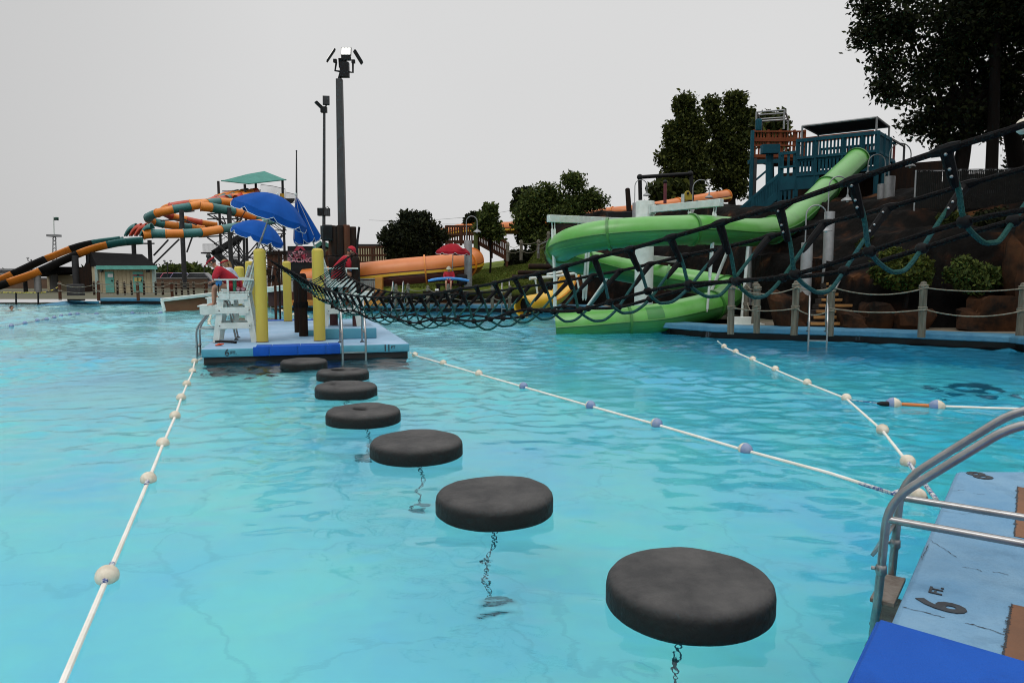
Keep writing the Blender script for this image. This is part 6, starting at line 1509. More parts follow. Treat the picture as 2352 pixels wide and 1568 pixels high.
lamp_on = emit('lit_led_panel', (1, .96, .9), 1.0)
def flood_head(root, c, face, w_, h_, lit, tilt_up=(0, 0, 1)):
    c = Vector(c); f = Vector(face).normalized(); s_ = f.cross(Vector((0, 0, 1))).normalized(); u_ = s_.cross(f).normalized(); m = Matrix((s_, f, u_)).transposed()
    mb = MB(); mb.box(c, (w_, .08, h_), rot=m); h = mb.build('lamp_head', black_m, root, bevel=.01)
    for k in range(3):
        mb = MB(); mb.box(c + s_ * (k - 1) * w_ * .3 + f * .045, (w_ * .27, .02, h_ * .84), rot=m); mb.build('led_panel', lamp_on if lit else dsteel_m, root)
    return h
fp_ = thing('floodlight_pole', (cp.x, cp.y, BK), 'tall thick square dark light pole with several floodlights on top', 'light pole')
zt2 = at(792.2, 182, 36.5).z; mb = MB(); d_ = .335
mb.add([cp + Vector((x * .2, y * .2, 0)) for x, y in ((-1, -1), (1, -1), (1, 1), (-1, 1))] + [Vector((cp.x + .03 + x * .15, cp.y + y * .15, zt2)) for x, y in ((-1, -1), (1, -1), (1, 1), (-1, 1))], [(3, 2, 1, 0), (4, 5, 6, 7), (0, 1, 5, 4), (1, 2, 6, 5), (2, 3, 7, 6), (3, 0, 4, 7)])
mb.build('shaft', M('pole_steel', (.035, .036, .037), .5, .1, col2=(.028, .028, .03), nscale=2), fp_, bevel=.02, smooth=False)
ct = Vector((cp.x + .03, cp.y, zt2)); fz = lambda x, y: at(*ZB(x, y), 36.4)
mb = MB(); mb.tube([ct, fz(350, 175)], .09, 10); mb.tube([fz(335, 270), fz(275, 262), fz(285, 195)], .05, 6); mb.tube([fz(365, 270), fz(415, 275), fz(415, 190)], .05, 6); mb.box(fz(350, 255), (.42, .3, .7)); mb.build('tenon_bracket', black_m, fp_)
flood_head(fp_, fz(362, 112), (0, -1, .25), .50, .42, True)
mb = MB(); mb.box(fz(362, 165), (.46, .18, .2)); mb.build('driver_box', black_m, fp_, bevel=.02)
flood_head(fp_, fz(322, 185) + Vector((0, .35, 0)), (0, 1, .2), .4, .45, False)
flood_head(fp_, fz(243, 142), (-.8, -.25, .55), .36, .70, True); flood_head(fp_, fz(456, 155), (.8, .3, .55), .36, .70, False)
for x, y in ((275, 185), (418, 190)): mb = MB(); mb.box(fz(x, y), (.16, .16, .16)); mb.build('knuckle', black_m, fp_)
# thinner pole
q0_ = at(742, 640, 40); q0_.z = BK; q1_ = at(744.8, 258, 40)
tp_ = thing('light_pole', q0_, 'slender dark light pole with two lamp heads left of the thick pole', 'light pole'); mb = MB(); mb.tube([q0_, q1_], [.105, .07], 12); mb.build('shaft', MATS['pole_steel'], tp_)
fz = lambda x, y: at(*ZB(x, y), 40)
mb = MB(); mb.tube([q1_, fz(190, 555)], .04, 8); mb.box(fz(187, 567), (.32, .25, .3)); mb.tube([fz(195, 560), fz(207, 530)], .04, 6); mb.tube([fz(180, 560), fz(165, 548)], .04, 6); mb.build('tenon_bracket', black_m, tp_)
flood_head(tp_, fz(205, 495), (.15, -1, .15), .36, .5, False); flood_head(tp_, fz(150, 530), (-.5, -.35, -.75), .3, .5, False)
mb = MB(); mb.box(fz(166, 1368), (.36, .3, .42)); mb.build('control_box', black_m, tp_, bevel=.02); flood_head(tp_, fz(206, 1370), (.3, -1, .3), .42, .42, False); mb = MB(); mb.tube([fz(200, 1335), fz(218, 1328), fz(236, 1350)], .025, 5); mb.build('bracket', black_m, tp_)
p = at(681, 640, 42); p.z = BK; tp_ = thing('flag_pole', p, 'thin dark pole rising behind the large blue umbrella', 'pole'); mb = MB(); mb.tube([p, at(681, 470, 42), at(681, 347, 42)], [.075, .06, .035], 10); mb.build('shaft', MATS['pole_steel'], tp_); mb = MB(); mb.ball(at(681, 347, 42), .05, 6); mb.build('cap', black_m, tp_)
p = at(640, 640, 27); p = gz(*Z3(1050, 640), 1.0); p = at(*Z3(1050, 640), 26); tp_ = thing('timber_post', (p.x, p.y, BK), 'thin black post behind the small cargo net', 'post'); mb = MB(); mb.tube([(p.x, p.y, -2), at(*Z3(1050, 275), 26)], .035, 10); mb.build('shaft', dark_wood, tp_); mb = MB(); mb.lathe([(.045, 0), (.045, .15)], at(*Z3(1050, 640), 26), 10); mb.build('band', black_m, tp_)
p = at(*Z3(1003, 690), 26.4); tp_ = thing('timber_post', (p.x, p.y, BK), 'short brown post behind the small cargo net', 'post'); mb = MB(); mb.tube([(p.x, p.y, -2), at(*Z3(1003, 370), 26.4)], .05, 10); mb.build('shaft', brown_wood, tp_); mb = MB(); mb.lathe([(.06, 0), (.06, .12)], at(*Z3(1003, 600), 26.4), 10); mb.build('band', black_m, tp_)
cb = thing('bent_pipe', at(*Z4(755, 620), 35.6), 'thin black bent pipe rising right of the timber cluster', 'pipe'); mb = MB(); mb.tube(bez([at(*Z4(752, 720), 35.6), at(*Z4(755, 560), 35.6), at(*Z4(760, 470), 35.6), at(*Z4(776, 345), 35.6)], 5), .055, 8); mb.build('shaft', black_m, cb); mb = MB(); mb.lathe([(.08, 0), (.08, .1)], at(*Z4(752, 700), 35.6), 8); mb.build('collar', black_m, cb)
# ------------------------------------------------------------------ wooden walkway, house, signboard behind
def railing(p, q, label, Y, m=brown_wood, top=None, h=1.0, name='wooden_railing', two=True, pitch=.17):
    root = thing(name, flat(p, min(p.z, q.z) - h), label, 'railing', 'brown wooden railings')
    n = max(2, int((q - p).length / pitch)); rz = math.atan2((q - p).y, (q - p).x); sl = (q - p)
    for dz, hh in ((0, .14), (-h * .52, .12), (-h, .24)): mb = MB(); mb.bar(p + Vector((0, -.04, dz)), q + Vector((0, -.04, dz)), .06, hh, up=(0, 0, 1)); mb.build('rail', m, root)
    mb = MB()
    for k in range(n): c = p.lerp(q, (k + .5) / n); mb.box(c + Vector((0, 0, -h / 2)), (pitch * .62, .03, h), rz)
    mb.build('balusters', m, root, smooth=False)
    np_ = max(2, int((q - p).length / 2.2))
    for k in range(np_ + 1): c = p.lerp(q, k / np_); mb = MB(); mb.bar(c + Vector((0, .02, .06)), c + Vector((0, .02, -h - .5)), .16); mb.build('post', m, root, bevel=.01)
    return root
wk = railing(at(*Z4(745, 566), 46), at(*Z4(1088, 560), 46), 'brown slatted railing of the raised walkway right of the timber cluster', 46, h=1.0, pitch=.15)
railing(at(*Z4(405, 640), 44), at(*Z4(470, 590), 44), 'short sloping brown railing left of the timber cluster', 44, h=.9, pitch=.15)
fb0, fb1 = at(*Z5(-150, 520), 47), at(*Z5(120, 520), 47)
railing(fb0, fb1, 'brown slatted railing of the footbridge behind the juniper', 47, h=1.0, pitch=.15)
railing(at(*Z5(130, 525), 46.5), at(*Z5(410, 672), 44.5), 'brown railing of the footbridge stairs sloping down to the right', 45, h=.95, pitch=.15)
for u, v0, v1, Y in ((1132, 531, 600, 46), (1123, 600, 640, 46)):
    pass
fbp = thing('green_post', at(*Z5(122, 850), 46.2), 'olive green post supporting the wooden footbridge', 'post'); mb = MB(); mb.bar(at(*Z5(122, 860), 46.2), at(*Z5(122, 530), 46.2), .26); mb.build('shaft', M('olive_paint', (.08, .11, .02), .7), fbp); mb = MB(); mb.box(at(*Z5(122, 860), 46.2), (.34, .34, .2)); mb.build('base_block', dark_wood, fbp)
hd = thing('hedge', at(1140, 612, 47), 'dark hedge growing in the shade under the footbridge', 'hedge')
P = np.stack([rng.uniform(-.5, 9.5, 6000), rng.uniform(47.5, 49.5, 6000), rng.uniform(1.6, 3.4, 6000)], 1); co, qq = leaf_quads(P, .2, rng); np_mesh('foliage', co, qq, leaf_jun, hd, wpos(hd)); mb = MB(); mb.tube([(0, 48.5, 1.0), (9, 48.5, 1.2)], .2, 6); mb.build('stem', bark_m, hd)
# purple dark tunnel and flower painted panel seen under the juniper
tn = thing('tunnel_panel', at(*ZF(1230, 600), 44.6), 'pale panel painted with flowers beside a dark arch behind the tube slide', 'panel'); mb = MB(); mb.prism([at(*ZF(*p), 45) for p in ((1120, 640), (1165, 540), (1220, 490), (1300, 480), (1370, 520), (1400, 640))], (0, .3, 0)); mb.build('board', M('painted_panel', (.40, .24, .20), .7, col2=(.30, .12, .05), nscale=3, contrast=.9), tn)
mb = MB(); mb.tube([at(*ZF(1330 + 55 * math.cos(t), 640 - 120 * math.sin(t)), 44.6) for t in [PI * i / 8 for i in range(9)]], .14, 8); mb.build('dark_arch', M('purple_dark', (.03, .015, .03), .6), tn)
for x, y in ((1200, 545), (1235, 575), (1185, 590)): mb = MB(); mb.ball(at(*ZF(x, y), 44.9), .11, 5, (1, .3, 1)); mb.build('painted_flower', brown_deck, tn)
# house with green trimmed roof
Yh = 62; hs_ = thing('house', at(*Z4(520, 700), Yh), 'low house with dark roof and teal fascia behind the timber cluster', 'house')
a, b, c, d, e = at(*Z4(330, 570), Yh), at(*Z4(388, 515), Yh), at(*Z4(470, 570), Yh), at(*Z4(840, 535), Yh + 4), at(*Z4(885, 560), Yh + 1)
zb_ = 1.0; ze = a.z
mb = MB(); mb.prism([flat(a, zb_), flat(a + Vector((6.2, 0, 0)), zb_), flat(a + Vector((6.2, 8, 0)), zb_), flat(a + Vector((0, 8, 0)), zb_)], (0, 0, ze - zb_)); mb.build('wall', hut_wall, hs_)
rw = (c.x - a.x) / 2; rx = b.x
mb = MB(); F0, F1 = Vector((a.x - .3, Yh - .4, ze - .1)), Vector((c.x + .5, Yh - .4, ze - .1)); Fp = Vector((b.x, Yh - .4, b.z)); bk = Vector((0, 9, 0))
mb.add([F0, F1, Fp, F0 + bk, F1 + bk, Fp + bk], [(0, 1, 2), (5, 4, 3), (0, 2, 5, 3), (1, 4, 5, 2), (0, 3, 4, 1)]); mb.build('gable_roof', roof_dark, hs_, smooth=False)
mb = MB(); mb.prism([Vector((F1.x - .2, Yh, ze - .1)), Vector((F1.x + 5.2, Yh, ze - .1)), Vector((F1.x + 3.4, Yh + 3, d.z)), Vector((F1.x - .2, Yh + 3, d.z))], (0, .6, 0)); mb.build('hip_roof', roof_dark, hs_, smooth=False)
for p, q in ((F0, Fp), (Fp, F1)): mb = MB(); mb.bar(p - Vector((0, .06, 0)), q - Vector((0, .06, 0)), .08, .32, up=(0, 0, 1)); mb.build('fascia', M('teal_trim', (.03, .15, .12), .6), hs_)
mb = MB(); mb.box((a.x + 1.5, Yh - .02, ze - 1.2), (1.2, .06, 1.2)); mb.build('window', glass_dark, hs_)
# race themed sign board
Ys = 38.5; zs = lambda x, y: at(*ZG(x, y), Ys)
sg = thing('billboard', zs(260, 1560), 'dark billboard with red lettering, chequered flags and a red emblem on top', 'signboard')
mb = MB(); mb.prism([zs(5, 1140), zs(560, 1130), zs(560, 1380), zs(5, 1390)], (0, .12, 0)); mb.build('board', M('board_black', (.022, .012, .014), .7, col2=(.06, .01, .02), nscale=1.6, contrast=.9), sg)
redp2 = M('sign_red', (.33, .01, .035), .6)
mb = MB(); mb.prism([zs(140, 1140), zs(215, 1030), zs(325, 1030), zs(400, 1125), zs(355, 1130), zs(285, 1070), zs(240, 1130)], (0, .1, 0)); mb.build('emblem', redp2, sg)
mb = MB(); mb.prism([zs(330, 1240), zs(385, 1200), zs(395, 1320), zs(360, 1340)], (0, -.03, 0)); mb.build('red_patch', redp2, sg)
def arc_text(s_, cx, cy, rad, span, size, m, par):
    for i, ch in enumerate(s_):
        if ch == ' ': continue
        t = (i - (len(s_) - 1) / 2) / max(1, len(s_) - 1) * span; x, y = cx + rad * math.sin(t), cy - rad * math.cos(t); p = zs(x, y) + Vector((0, -.02, 0))
        lettering('letter', ch, size, m, p, Vector((math.cos(t), 0, -math.sin(t))), Vector((math.sin(t), 0, math.cos(t))), par)
signw = M('sign_pale_red', (.55, .22, .26), .6)
arc_text('U.S. SUPER', 255, 1420, 215, 1.35, .42, signw, sg)
lettering('letter', 'CITY', .34, redp2, zs(290, 1262) + Vector((0, -.02, 0)), (1, 0, 0), (0, 0, 1), sg); lettering('letter', 'RACING', .36, signw, zs(285, 1350) + Vector((0, -.02, 0)), (1, 0, 0), (0, 0, 1), sg)
for x0 in (125, 255):
    for m_, par_ in ((trim_w, 0), (black_m, 1)):
        mb = MB()
        for i in range(6):
            for j in range(5):
                if (i + j) % 2 == par_: p = zs(x0 + i * 15 + j * 4, 1270 + j * 14 - i * 3); mb.box(p + Vector((0, -.015, 0)), (.062 * 3.6, .01, .062 * 3.4))
        mb.build('chequered_flag', m_, sg, smooth=False)
for x in (40, 540): mb = MB(); mb.bar(zs(x, 1140) + Vector((0, .2, 0)), flat(zs(x, 1140), BK) + Vector((0, .2, 0)), .16); mb.build('post', dark_wood, sg)
mb = MB(); mb.bar(zs(5, 1460) + Vector((0, .1, 0)), zs(560, 1460) + Vector((0, .1, 0)), .1, 2.0, up=(0, 0, 1)); mb.build('lower_panel', black_m, sg)
# dark red play structure below the sign
pw = thing('wooden_playhouse', at(*Z3(1010, 700), 39.5), 'dark brown wooden structure with slatted openings behind the small cargo net', 'playhouse')
for x0, x1 in ((930, 1000), (1000, 1100), (1110, 1240), (1250, 1330)):
    mb = MB(); a, b = at(*Z3(x0, 690), 39.5), at(*Z3(x1, 690), 39.5); n_ = 6
    for k in range(n_): p = a.lerp(b, (k + .5) / n_); mb.box((p.x, p.y, 2.1), ((b.x - a.x) / n_ * .8, .05, 1.9))
    mb.build('slat_panel', brown_wood, pw, smooth=False)
a, b = at(*Z3(925, 500), 39.4), at(*Z3(1420, 500), 39.4)
for z in (1.1, 2.0, 3.0): mb = MB(); mb.bar((a.x, a.y, z), (b.x, b.y, z), .1, .2, up=(0, 0, 1)); mb.build('beam', dark_wood, pw)
# stepped retaining logs by the lawn
for i, (x0, x1, y0, y1, Y, lb) in enumerate(((610, 900, 865, 915, 39.6, 'upper log of the stepped retaining wall right of the lawn'), (515, 800, 925, 965, 38.8, 'middle log of the stepped retaining wall right of the lawn'), (460, 720, 965, 1005, 38.2, 'lowest log of the stepped retaining wall right of the lawn'))):
    a, b = at(*Z5(x0, (y0 + y1) / 2), Y), at(*Z5(x1, (y0 + y1) / 2), Y); r_ = (y1 - y0) * .249 / 2 * Y / F_; lg = thing('retaining_log', a - Vector((0, 0, r_)), lb, 'log', 'stepped retaining logs'); mb = MB(); mb.tube([a, a.lerp(b, .5), b], r_, 12); mb.build('log', dark_wood, lg); mb = MB(); mb.lathe([(r_ * .9, -.02), (r_ * .9, 0)], a, 12, b - a); mb.build('cut_end', brown_wood, lg)
# rope fence above the lawn
up = [at(*Z5(418, 825), 44), at(*Z5(540, 815), 43.5), at(*Z5(700, 800), 42.5), at(*Z5(795, 740), 42)]
up = [flat(p, p.z) for p in up]; rope_fence(up, 'post and rope fence along the top of the grass bank', h=1.05, r=.095, levels=(.85, .45), rope_r=.016, sag=.16)
mh = thing('handrail', at(*Z5(700, 760), 41), 'thin pale handrail rising right at the top of the grass bank', 'handrail'); mb = MB(); mb.tube([at(*Z5(698, 770), 41), at(*Z5(700, 697), 41), at(*Z5(835, 630), 40)], .03, 6); mb.build('rail', galv_m, mh); mb = MB(); mb.tube([at(*Z5(790, 720), 40.3), at(*Z5(790, 655), 40.3)], .025, 6); mb.build('post', galv_m, mh)
# middle bank: fence, ladder, red umbrella, guard
mp = [at(*ZF(720, 1240), 35.6), at(*ZF(905, 1240), 35.3), at(*ZF(1225, 1240), 35.0), at(*ZF(1550, 1300), 34.8), at(*Z5(275, 1250), 34.6), at(*Z5(435, 1250), 34.5)]
mp = [flat(p, BK) for p in mp]; rope_fence(mp, 'grey post and rope fence along the middle pool bank', h=1.05, r=.08, levels=(.80, .42), rope_r=.018, sag=.16)
for ua, va, ub, vb, lb in ((*ZF(650, 1380), *ZF(855, 1380), 'steel ladder with looped rails at the middle bank'), (*Z5(363, 1270), *Z5(447, 1270), 'steel ladder at the middle bank left of the yellow slide')):
    a, b = gz(ua, 717, 0), gz(ub, 717, 0); small_ladder(a, Vector((0, -1, 0)), b - a, (b - a).length * .8, lb, zt=1.15, base=BK, inl=.9)
for s_, u, v in (('8', *ZF(1630, 1480)), ('FT', *ZF(1412, 1485))):
    p = at(u, v, gz(u, v + 9, 0).y - .06); o = lettering('depth_mark', s_, .36, mark_m, p, (1, 0, 0), (0, 0, 1), None); tag(o, 'black stencilled depth mark on the far middle bank', 'depth marking', 'depth markings on the bank')
gc = at(*ZF(1560, 1180), 35.9); gc.z = max(BK, 1.0)
bx = thing('guard_stand', (gc.x, gc.y, BK), 'low dark wooden guard stand under the red umbrella', 'bench'); zg = at(*ZF(1560, 1075), 35.9).z
mb = MB(); mb.box((gc.x, gc.y, zg - .05), (1.3, .7, .1)); mb.build('seat', dark_wood, bx, bevel=.01)
for sx_ in (-.55, .55):
    for sy_ in (-.28, .28): mb = MB(); mb.bar((gc.x + sx_, gc.y + sy_, BK), (gc.x + sx_, gc.y + sy_, zg - .1), .12); mb.build('leg', dark_wood, bx)
mb = MB(); mb.box((gc.x + .62, gc.y + .1, zg + .2), (.5, .5, .55)); tag(mb.build('black_bag', black_m, None, bevel=.1), 'black bag on the guard stand beside the far guard', 'bag')
mb = MB(); fpz = at(*ZF(1560, 1190), 35.4).z; mb.box((gc.x - .1, 35.2, fpz - .05), (2.2, .6, .1)); mb.build('foot_board', dark_wood, bx)
J = seated(lean=.10, knee=.42, drop=min(.5, zg + .12 - fpz - .03), look=(.8, 0, -.2))
person((gc.x, gc.y - .1, zg), (0, -1, 0), J, 'person in a red jacket and pale hat sitting under the red umbrella', red_cloth, red_cloth, hair_b, 'bucket', M('khaki_hat', (.5, .46, .36), .8))
rescue_tube((gc.x, gc.y - .42, zg + .26), (1, 0, 0), 2.0, 'bright blue rescue tube resting across the far guard\'s lap', strap=False, bend=.12)
for k in range(2): mb = MB(); p = at(*ZF(1350 + k * 30, 1180), 35.2); mb.tube([p + Vector((0, .12, 0)), p + Vector((0, -.05, .02)), p + Vector((0, -.14, -.01))], [.05, .055, .03], 8); tag(mb.build('white_shoe', trim_w, None), ('left shoe of the pale pair on the board by the guard stand', 'right shoe of the pale pair on the board by the guard stand')[k], 'shoe', 'white shoes by the guard stand')
ut = at(*ZF(1620, 448), 36.2); ub = at(*ZF(1605, 900), 36.2); axr = (ut - ub).normalized()
ur = umbrella(ub - axr * .8, ut, .84, .40, umb_red, 'red umbrella with white lettering patch over the far guard', valance=.13, rotate=.2)
mb = MB(); mb.prism([at(*ZF(1710, 480), 35.55), at(*ZF(1760, 478), 35.65), at(*ZF(1808, 522), 35.8), at(*ZF(1770, 525), 35.5)], (0, .02, 0)); mb.build('white_patch', trim_w, ur)
# log raft and boulders by the platform
for k in range(3):
    p = at(*Z3(935, 1000 + k * 27), 27.5 - k * .8); q = at(*Z3(1015 + k * 20, 1005 + k * 27), 27.5 - k * .8); p.z = q.z = .12; mb = MB(); mb.tube([p + Vector((-1.4, 0, 0)), q], .10, 10); tag(mb.build('floating_log', old_wood, None), ('far', 'middle', 'near')[k] + ' one of three grey logs floating behind the platform', 'log', 'floating logs')
# brown boat shaped slide in the water at the left
bt = thing('water_trough', at(*Z2(560, 1390), 36), 'brown wooden trough with white rim sloping into the water behind the guards', 'trough')
f0, f1 = Z2(340, 1300), Z2(870, 1238); a, b = at(*f0, 36), at(*f1, 38.5); lo0, lo1 = at(*Z2(368, 1392), 36), at(*Z2(870, 1380), 38.5); back = Vector((-.3, 2.2, 0))
mb = MB(); 
for o_ in (Vector(), back): mb.prism([a + o_, b + o_, flat(b + o_, -.1), flat(lo0 + o_, -.1)], (0, .08, 0)); 
mb.prism([a, flat(lo0, -.1), flat(lo0 + back, -.1), a + back], (.08, 0, 0)); mb.build('hull_board', M('rust_wood', (.16, .062, .022), .7, col2=(.10, .04, .016), nscale=.8), bt)
for o_ in (Vector(), back): mb = MB(); mb.bar(a + o_ + Vector((0, 0, .05)), b + o_ + Vector((0, 0, .05)), .3, .16, up=(0, 0, 1)); mb.build('white_rim', white_paint, bt, bevel=.02)
mb = MB(); mb.bar(a + Vector((.02, -.03, 0)), lo0 + Vector((0, -.03, 0)), .14, .06); mb.build('white_edge', white_paint, bt)
tr2 = thing('boat_gangway', at(*Z2(1385, 1330), 33), 'white topped dark red gangway between the yellow posts', 'gangway'); a, b = at(*Z2(1310, 1195), 33), at(*Z2(1470, 1175), 33.5); mb = MB(); mb.bar(a, b, .5, .22, up=(0, 0, 1)); mb.build('white_rail', white_paint, tr2); mb = MB(); mb.prism([a + Vector((0, .1, -.1)), b + Vector((0, .1, -.1)), flat(b, .4) + Vector((0, .1, 0)), flat(a, .4) + Vector((0, .1, 0))], (0, .3, 0)); mb.build('side_board', M('maroon_board', (.05, .012, .012), .7), tr2)
a = gz(*Z2(1345, 1395), 0); b = gz(*Z2(1425, 1395), 0); small_ladder(a, Vector((0, -1, 0)), b - a, (b - a).length, 'tall steel ladder on the far bank behind the platform', zt=1.9, base=BK, inl=.8)
# ------------------------------------------------------------------ far left: slide complex on steel towers
SC = 2.0
def col(p, zt, r, par, m=dsteel_m, z0=.3, name='column'): mb = MB(); mb.tube([(p.x, p.y, z0), (p.x, p.y, zt)], r, 12); return mb.build(name, m, par)
sx2 = thing('multi_lane_slide', at(*Z2(560, 1230), 66), 'long orange, teal and black slides winding down from a steel tower at far left', 'water slide')
def lane(pix, r, cols, per, half=False, par=None, n=6):
    pts = bez([at(*p) for p in pix], n); par = par or sx2
    i = 0; k = 0
    while i < len(pts) - 1:
        j = min(i + per, len(pts) - 1); j = len(pts) - 1 if len(pts) - 1 - j < 2 else j
        mb = MB(); m = cols[k % len(cols)]
        if half:
            mb.add(*sweep(pts[i:j + 1], r, PI, 2 * PI, 14)); o = mb.build('trough_section', m, par, ang=60); s_ = o.modifiers.new('thick', 'SOLIDIFY'); s_.thickness = .06
        else:
            mb.add(*sweep(pts[i:j + 1], r, 0, 2 * PI, 18)); mb.build('tube_section', m, par, ang=60)
            d = (pts[j] - pts[j - 1]).normalized(); mb = MB(); mb.lathe([(r, -.05), (r * 1.1, -.05), (r * 1.1, .05), (r, .05)], pts[j], 20, d); mb.f.pop(); mb.f.pop(); mb.m.pop(); mb.m.pop(); mb.build('flange', m, par)
        i = j; k += 1
    return pts
OT = [orange_d, teal_m]
# outer loop of the enclosed tube: from the start tower, left around, back, then out along the front to the launch bank
lane([(*Z2(1290, 560), 80), (*Z2(1180, 520), 77), (*Z2(1000, 475), 74), (*Z2(800, 440), 72), (*Z2(700, 428), 71.5)], .45, [teal_m, orange_d], 6)
lane([(*Z2(1040, 395), 77), (*Z2(880, 385), 76), (*Z2(760, 400), 74.5), (*Z2(600, 430), 73), (*Z2(450, 455), 72), (*Z2(300, 490), 72), (*Z2(215, 530), 73.5), (*Z2(245, 565), 76), (*Z2(350, 590), 77), (*Z2(480, 608), 78), (*Z2(600, 622), 79), (*Z2(720, 640), 80)], .41, [orange_d, teal_m], 6)
lane([(*Z2(1200, 330), 80), (*Z2(1000, 340), 79.5), (*Z2(800, 385), 78.5), (*Z2(600, 400), 77.5), (*Z2(420, 430), 77), (*Z2(350, 470), 78), (*Z2(420, 515), 80), (*Z2(560, 550), 81), (*Z2(700, 580), 82), (*Z2(840, 605), 83)], .38, [orange_d, redf_m], 6)
lane([(*Z2(1390, 555), 80), (*Z2(1250, 580), 77), (*Z2(1050, 610), 72), (*Z2(880, 640), 69), (*Z2(700, 668), 67), (*Z2(540, 678), 66), (*Z2(380, 680), 65.4), (*Z2(250, 680), 65), (*Z2(170, 690), 64.6)], .40, [teal_m, orange_d, teal_m, orange_d, teal_m, orange_d], 6)
# open lanes below the launch bank
zc4 = [(1395, 640), (1340, 700)]
for k in range(2):
    dy = 2.4 * k
    if k == 0: px = [(*Z1(1310, 712), 64), (*Z1(1180, 722), 63.6), (*Z1(1050, 738), 63), (*Z1(830, 790), 62), (*Z1(600, 880), 61), (*Z1(290, 1020), 59.6), (*Z1(60, 1100), 58.8), (*Z1(-120, 1160), 58)]
    else: px = [(*Z1(1120, 705), 67), (*Z1(860, 740), 66.5), (*Z1(640, 795), 66), (*Z1(410, 885), 65), (*Z1(100, 1025), 64), (*Z1(-120, 1110), 63)]
    lane(px, (.62 if k == 0 else .58), [teal_m, teal_m, orange_d, black_m, orange_d, black_m, orange_d, black_m] if k == 0 else [teal_m, black_m, orange_d, black_m, orange_d, black_m], 6, half=True, n=5 if k == 0 else 6)
for k, m in enumerate((teal_m, redf_m, redf_m, teal_m)):
    x = 1170 + k * 47; mb = MB(); Y = 66.2 - k * .5
    for i in range(1): mb.add(*sweep(bez([at(*Z1(x - 10, 706), Y), at(*Z1(x + 20, 668), Y), at(*Z1(x + 55, 640), Y), at(*Z1(x + 95, 630), Y)], 4), [.20 + .28 * (j / 12) for j in range(13)], PI * .0, PI * 1.0, 12))
    o = mb.build('launch_hood', m, sx2, ang=60); s_ = o.modifiers.new('thick', 'SOLIDIFY'); s_.thickness = .08
# start tubes at the tower top
for k, (x, y, m) in enumerate(((940, 318, redf_m), (1010, 305, teal_m), (1095, 293, teal_m), (1180, 290, redf_m))):
    lane([(*Z2(x + 30, y), 83), (*Z2(x - 10, y + 12), 82), (*Z2(x - 90, y + 40), 80), (*Z2(x - 150, y + 70), 79)], .42, [m, orange_d], 6)
# supports
for (x, yt, Y, r) in ((98, 740, 65, .19), (245, 740, 66.5, .18), (550, 460, 71.5, .22), (985, 440, 73, .22), (1110, 560, 76, .13)):
    p = at(*Z2(x, 1150), Y); col(p, at(*Z2(x, yt), Y).z, r, sx2, name='support_column')
for a, b, Y in (((-110, 770), (270, 770), 65), ((250, 700), (-110, 770), 65), ((265, 960), (500, 730), 67), ((265, 880), (400, 735), 67), ((560, 480), (640, 470), 71.5), ((560, 480), (520, 470), 71), ((570, 850), (620, 710), 70), ((330, 560), (540, 545), 74), ((540, 545), (660, 600), 76), ((760, 500), (990, 480), 73), ((760, 500), (960, 610), 73), ((680, 710), (900, 700), 69), ((760, 545), (1080, 540), 74), ((820, 510), (980, 640), 73.5), ((760, 715), (960, 860), 70), ((1080, 540), (990, 640), 73)):
    mb = MB(); mb.bar(at(*Z2(*a), Y), at(*Z2(*b), Y), .12); mb.build('brace', dsteel_m, sx2)
for x, y, Y in ((340, 1010, 59.8), (230, 1080, 60), (690, 880, 61), (820, 845, 62)):
    p = at(*Z1(x, y), Y); col(p, p.z, .26 if x > 300 else .16, sx2, galv_m if x == 340 else dsteel_m, name='support_column')
p = at(*Z1(490, 985), 62); col(p, p.z, .32, sx2, M('concrete_column', (.12, .12, .12), .8), name='support_column')
# start tower with canopy and stairs
Yt = 84; tw = thing('steel_tower', at(*Z2(1180, 1230), Yt), 'grey steel start tower with teal hip canopy and zigzag stairs', 'tower'); zt = lambda x, y, Y=Yt: at(*Z2(x, y), Y)
for x, y, Y in ((898, 195, 82), (1138, 225, 80), (1238, 150, 86), (1482, 180, 84)):
    p = at(*Z2(x, 1200), Y); col(p, at(*Z2(x, y), Y).z, .14, tw)
for x in (1060, 1350): p = at(*Z2(x, 1200), 85); col(p, at(*Z2(x, 420), 85).z, .12, tw)
zf = zt(1200, 330).z; L1, L2 = zt(900, 330), zt(1565, 330); 
mb = MB(); mb.prism([flat(L1, zf - .3), flat(L2, zf - .3), flat(L2 + Vector((-1.5, 4, 0)), zf - .3), flat(L1 + Vector((0, 5, 0)), zf - .3)], (0, 0, -.18)); mb.build("deck", dsteel_m, tw)
cm_ = M('teal_canvas', (.03, .19, .155), .7, col2=(.025, .16, .13), nscale=1.2)
e1_, e2_, e3_, e4_ = zt(890, 192, 82), zt(1138, 220, 79), zt(1485, 182, 84), zt(1238, 165, 88); r1, r2 = zt(1130, 130, 82.5), zt(1285, 103, 85)
mb = MB(); vs = [e1_, e2_, e3_, e4_, r1, r2]; mb.add(vs, [(0, 1, 4), (1, 2, 5, 4), (2, 3, 5), (3, 0, 4, 5)]); o = mb.build('canopy', cm_, tw, smooth=False); s_ = o.modifiers.new('thick', 'SOLIDIFY'); s_.thickness = .05
for a, b in ((e1_, e2_), (e2_, e3_), (e3_, e4_), (e4_, e1_)): mb = MB(); mb.tube([a, b], .07, 6); mb.build('canopy_edge', cm_, tw)
def bars(a, b, h, n, par):
    mb = MB(); mb.bar(a, b, .04); mb.bar(a + Vector((0, 0, h)), b + Vector((0, 0, h)), .05)
    for k in range(n + 1): p = a.lerp(b, k / n); mb.bar(p, p + Vector((0, 0, h)), .02)
    mb.build('guard_rail', black_m, par, smooth=False)
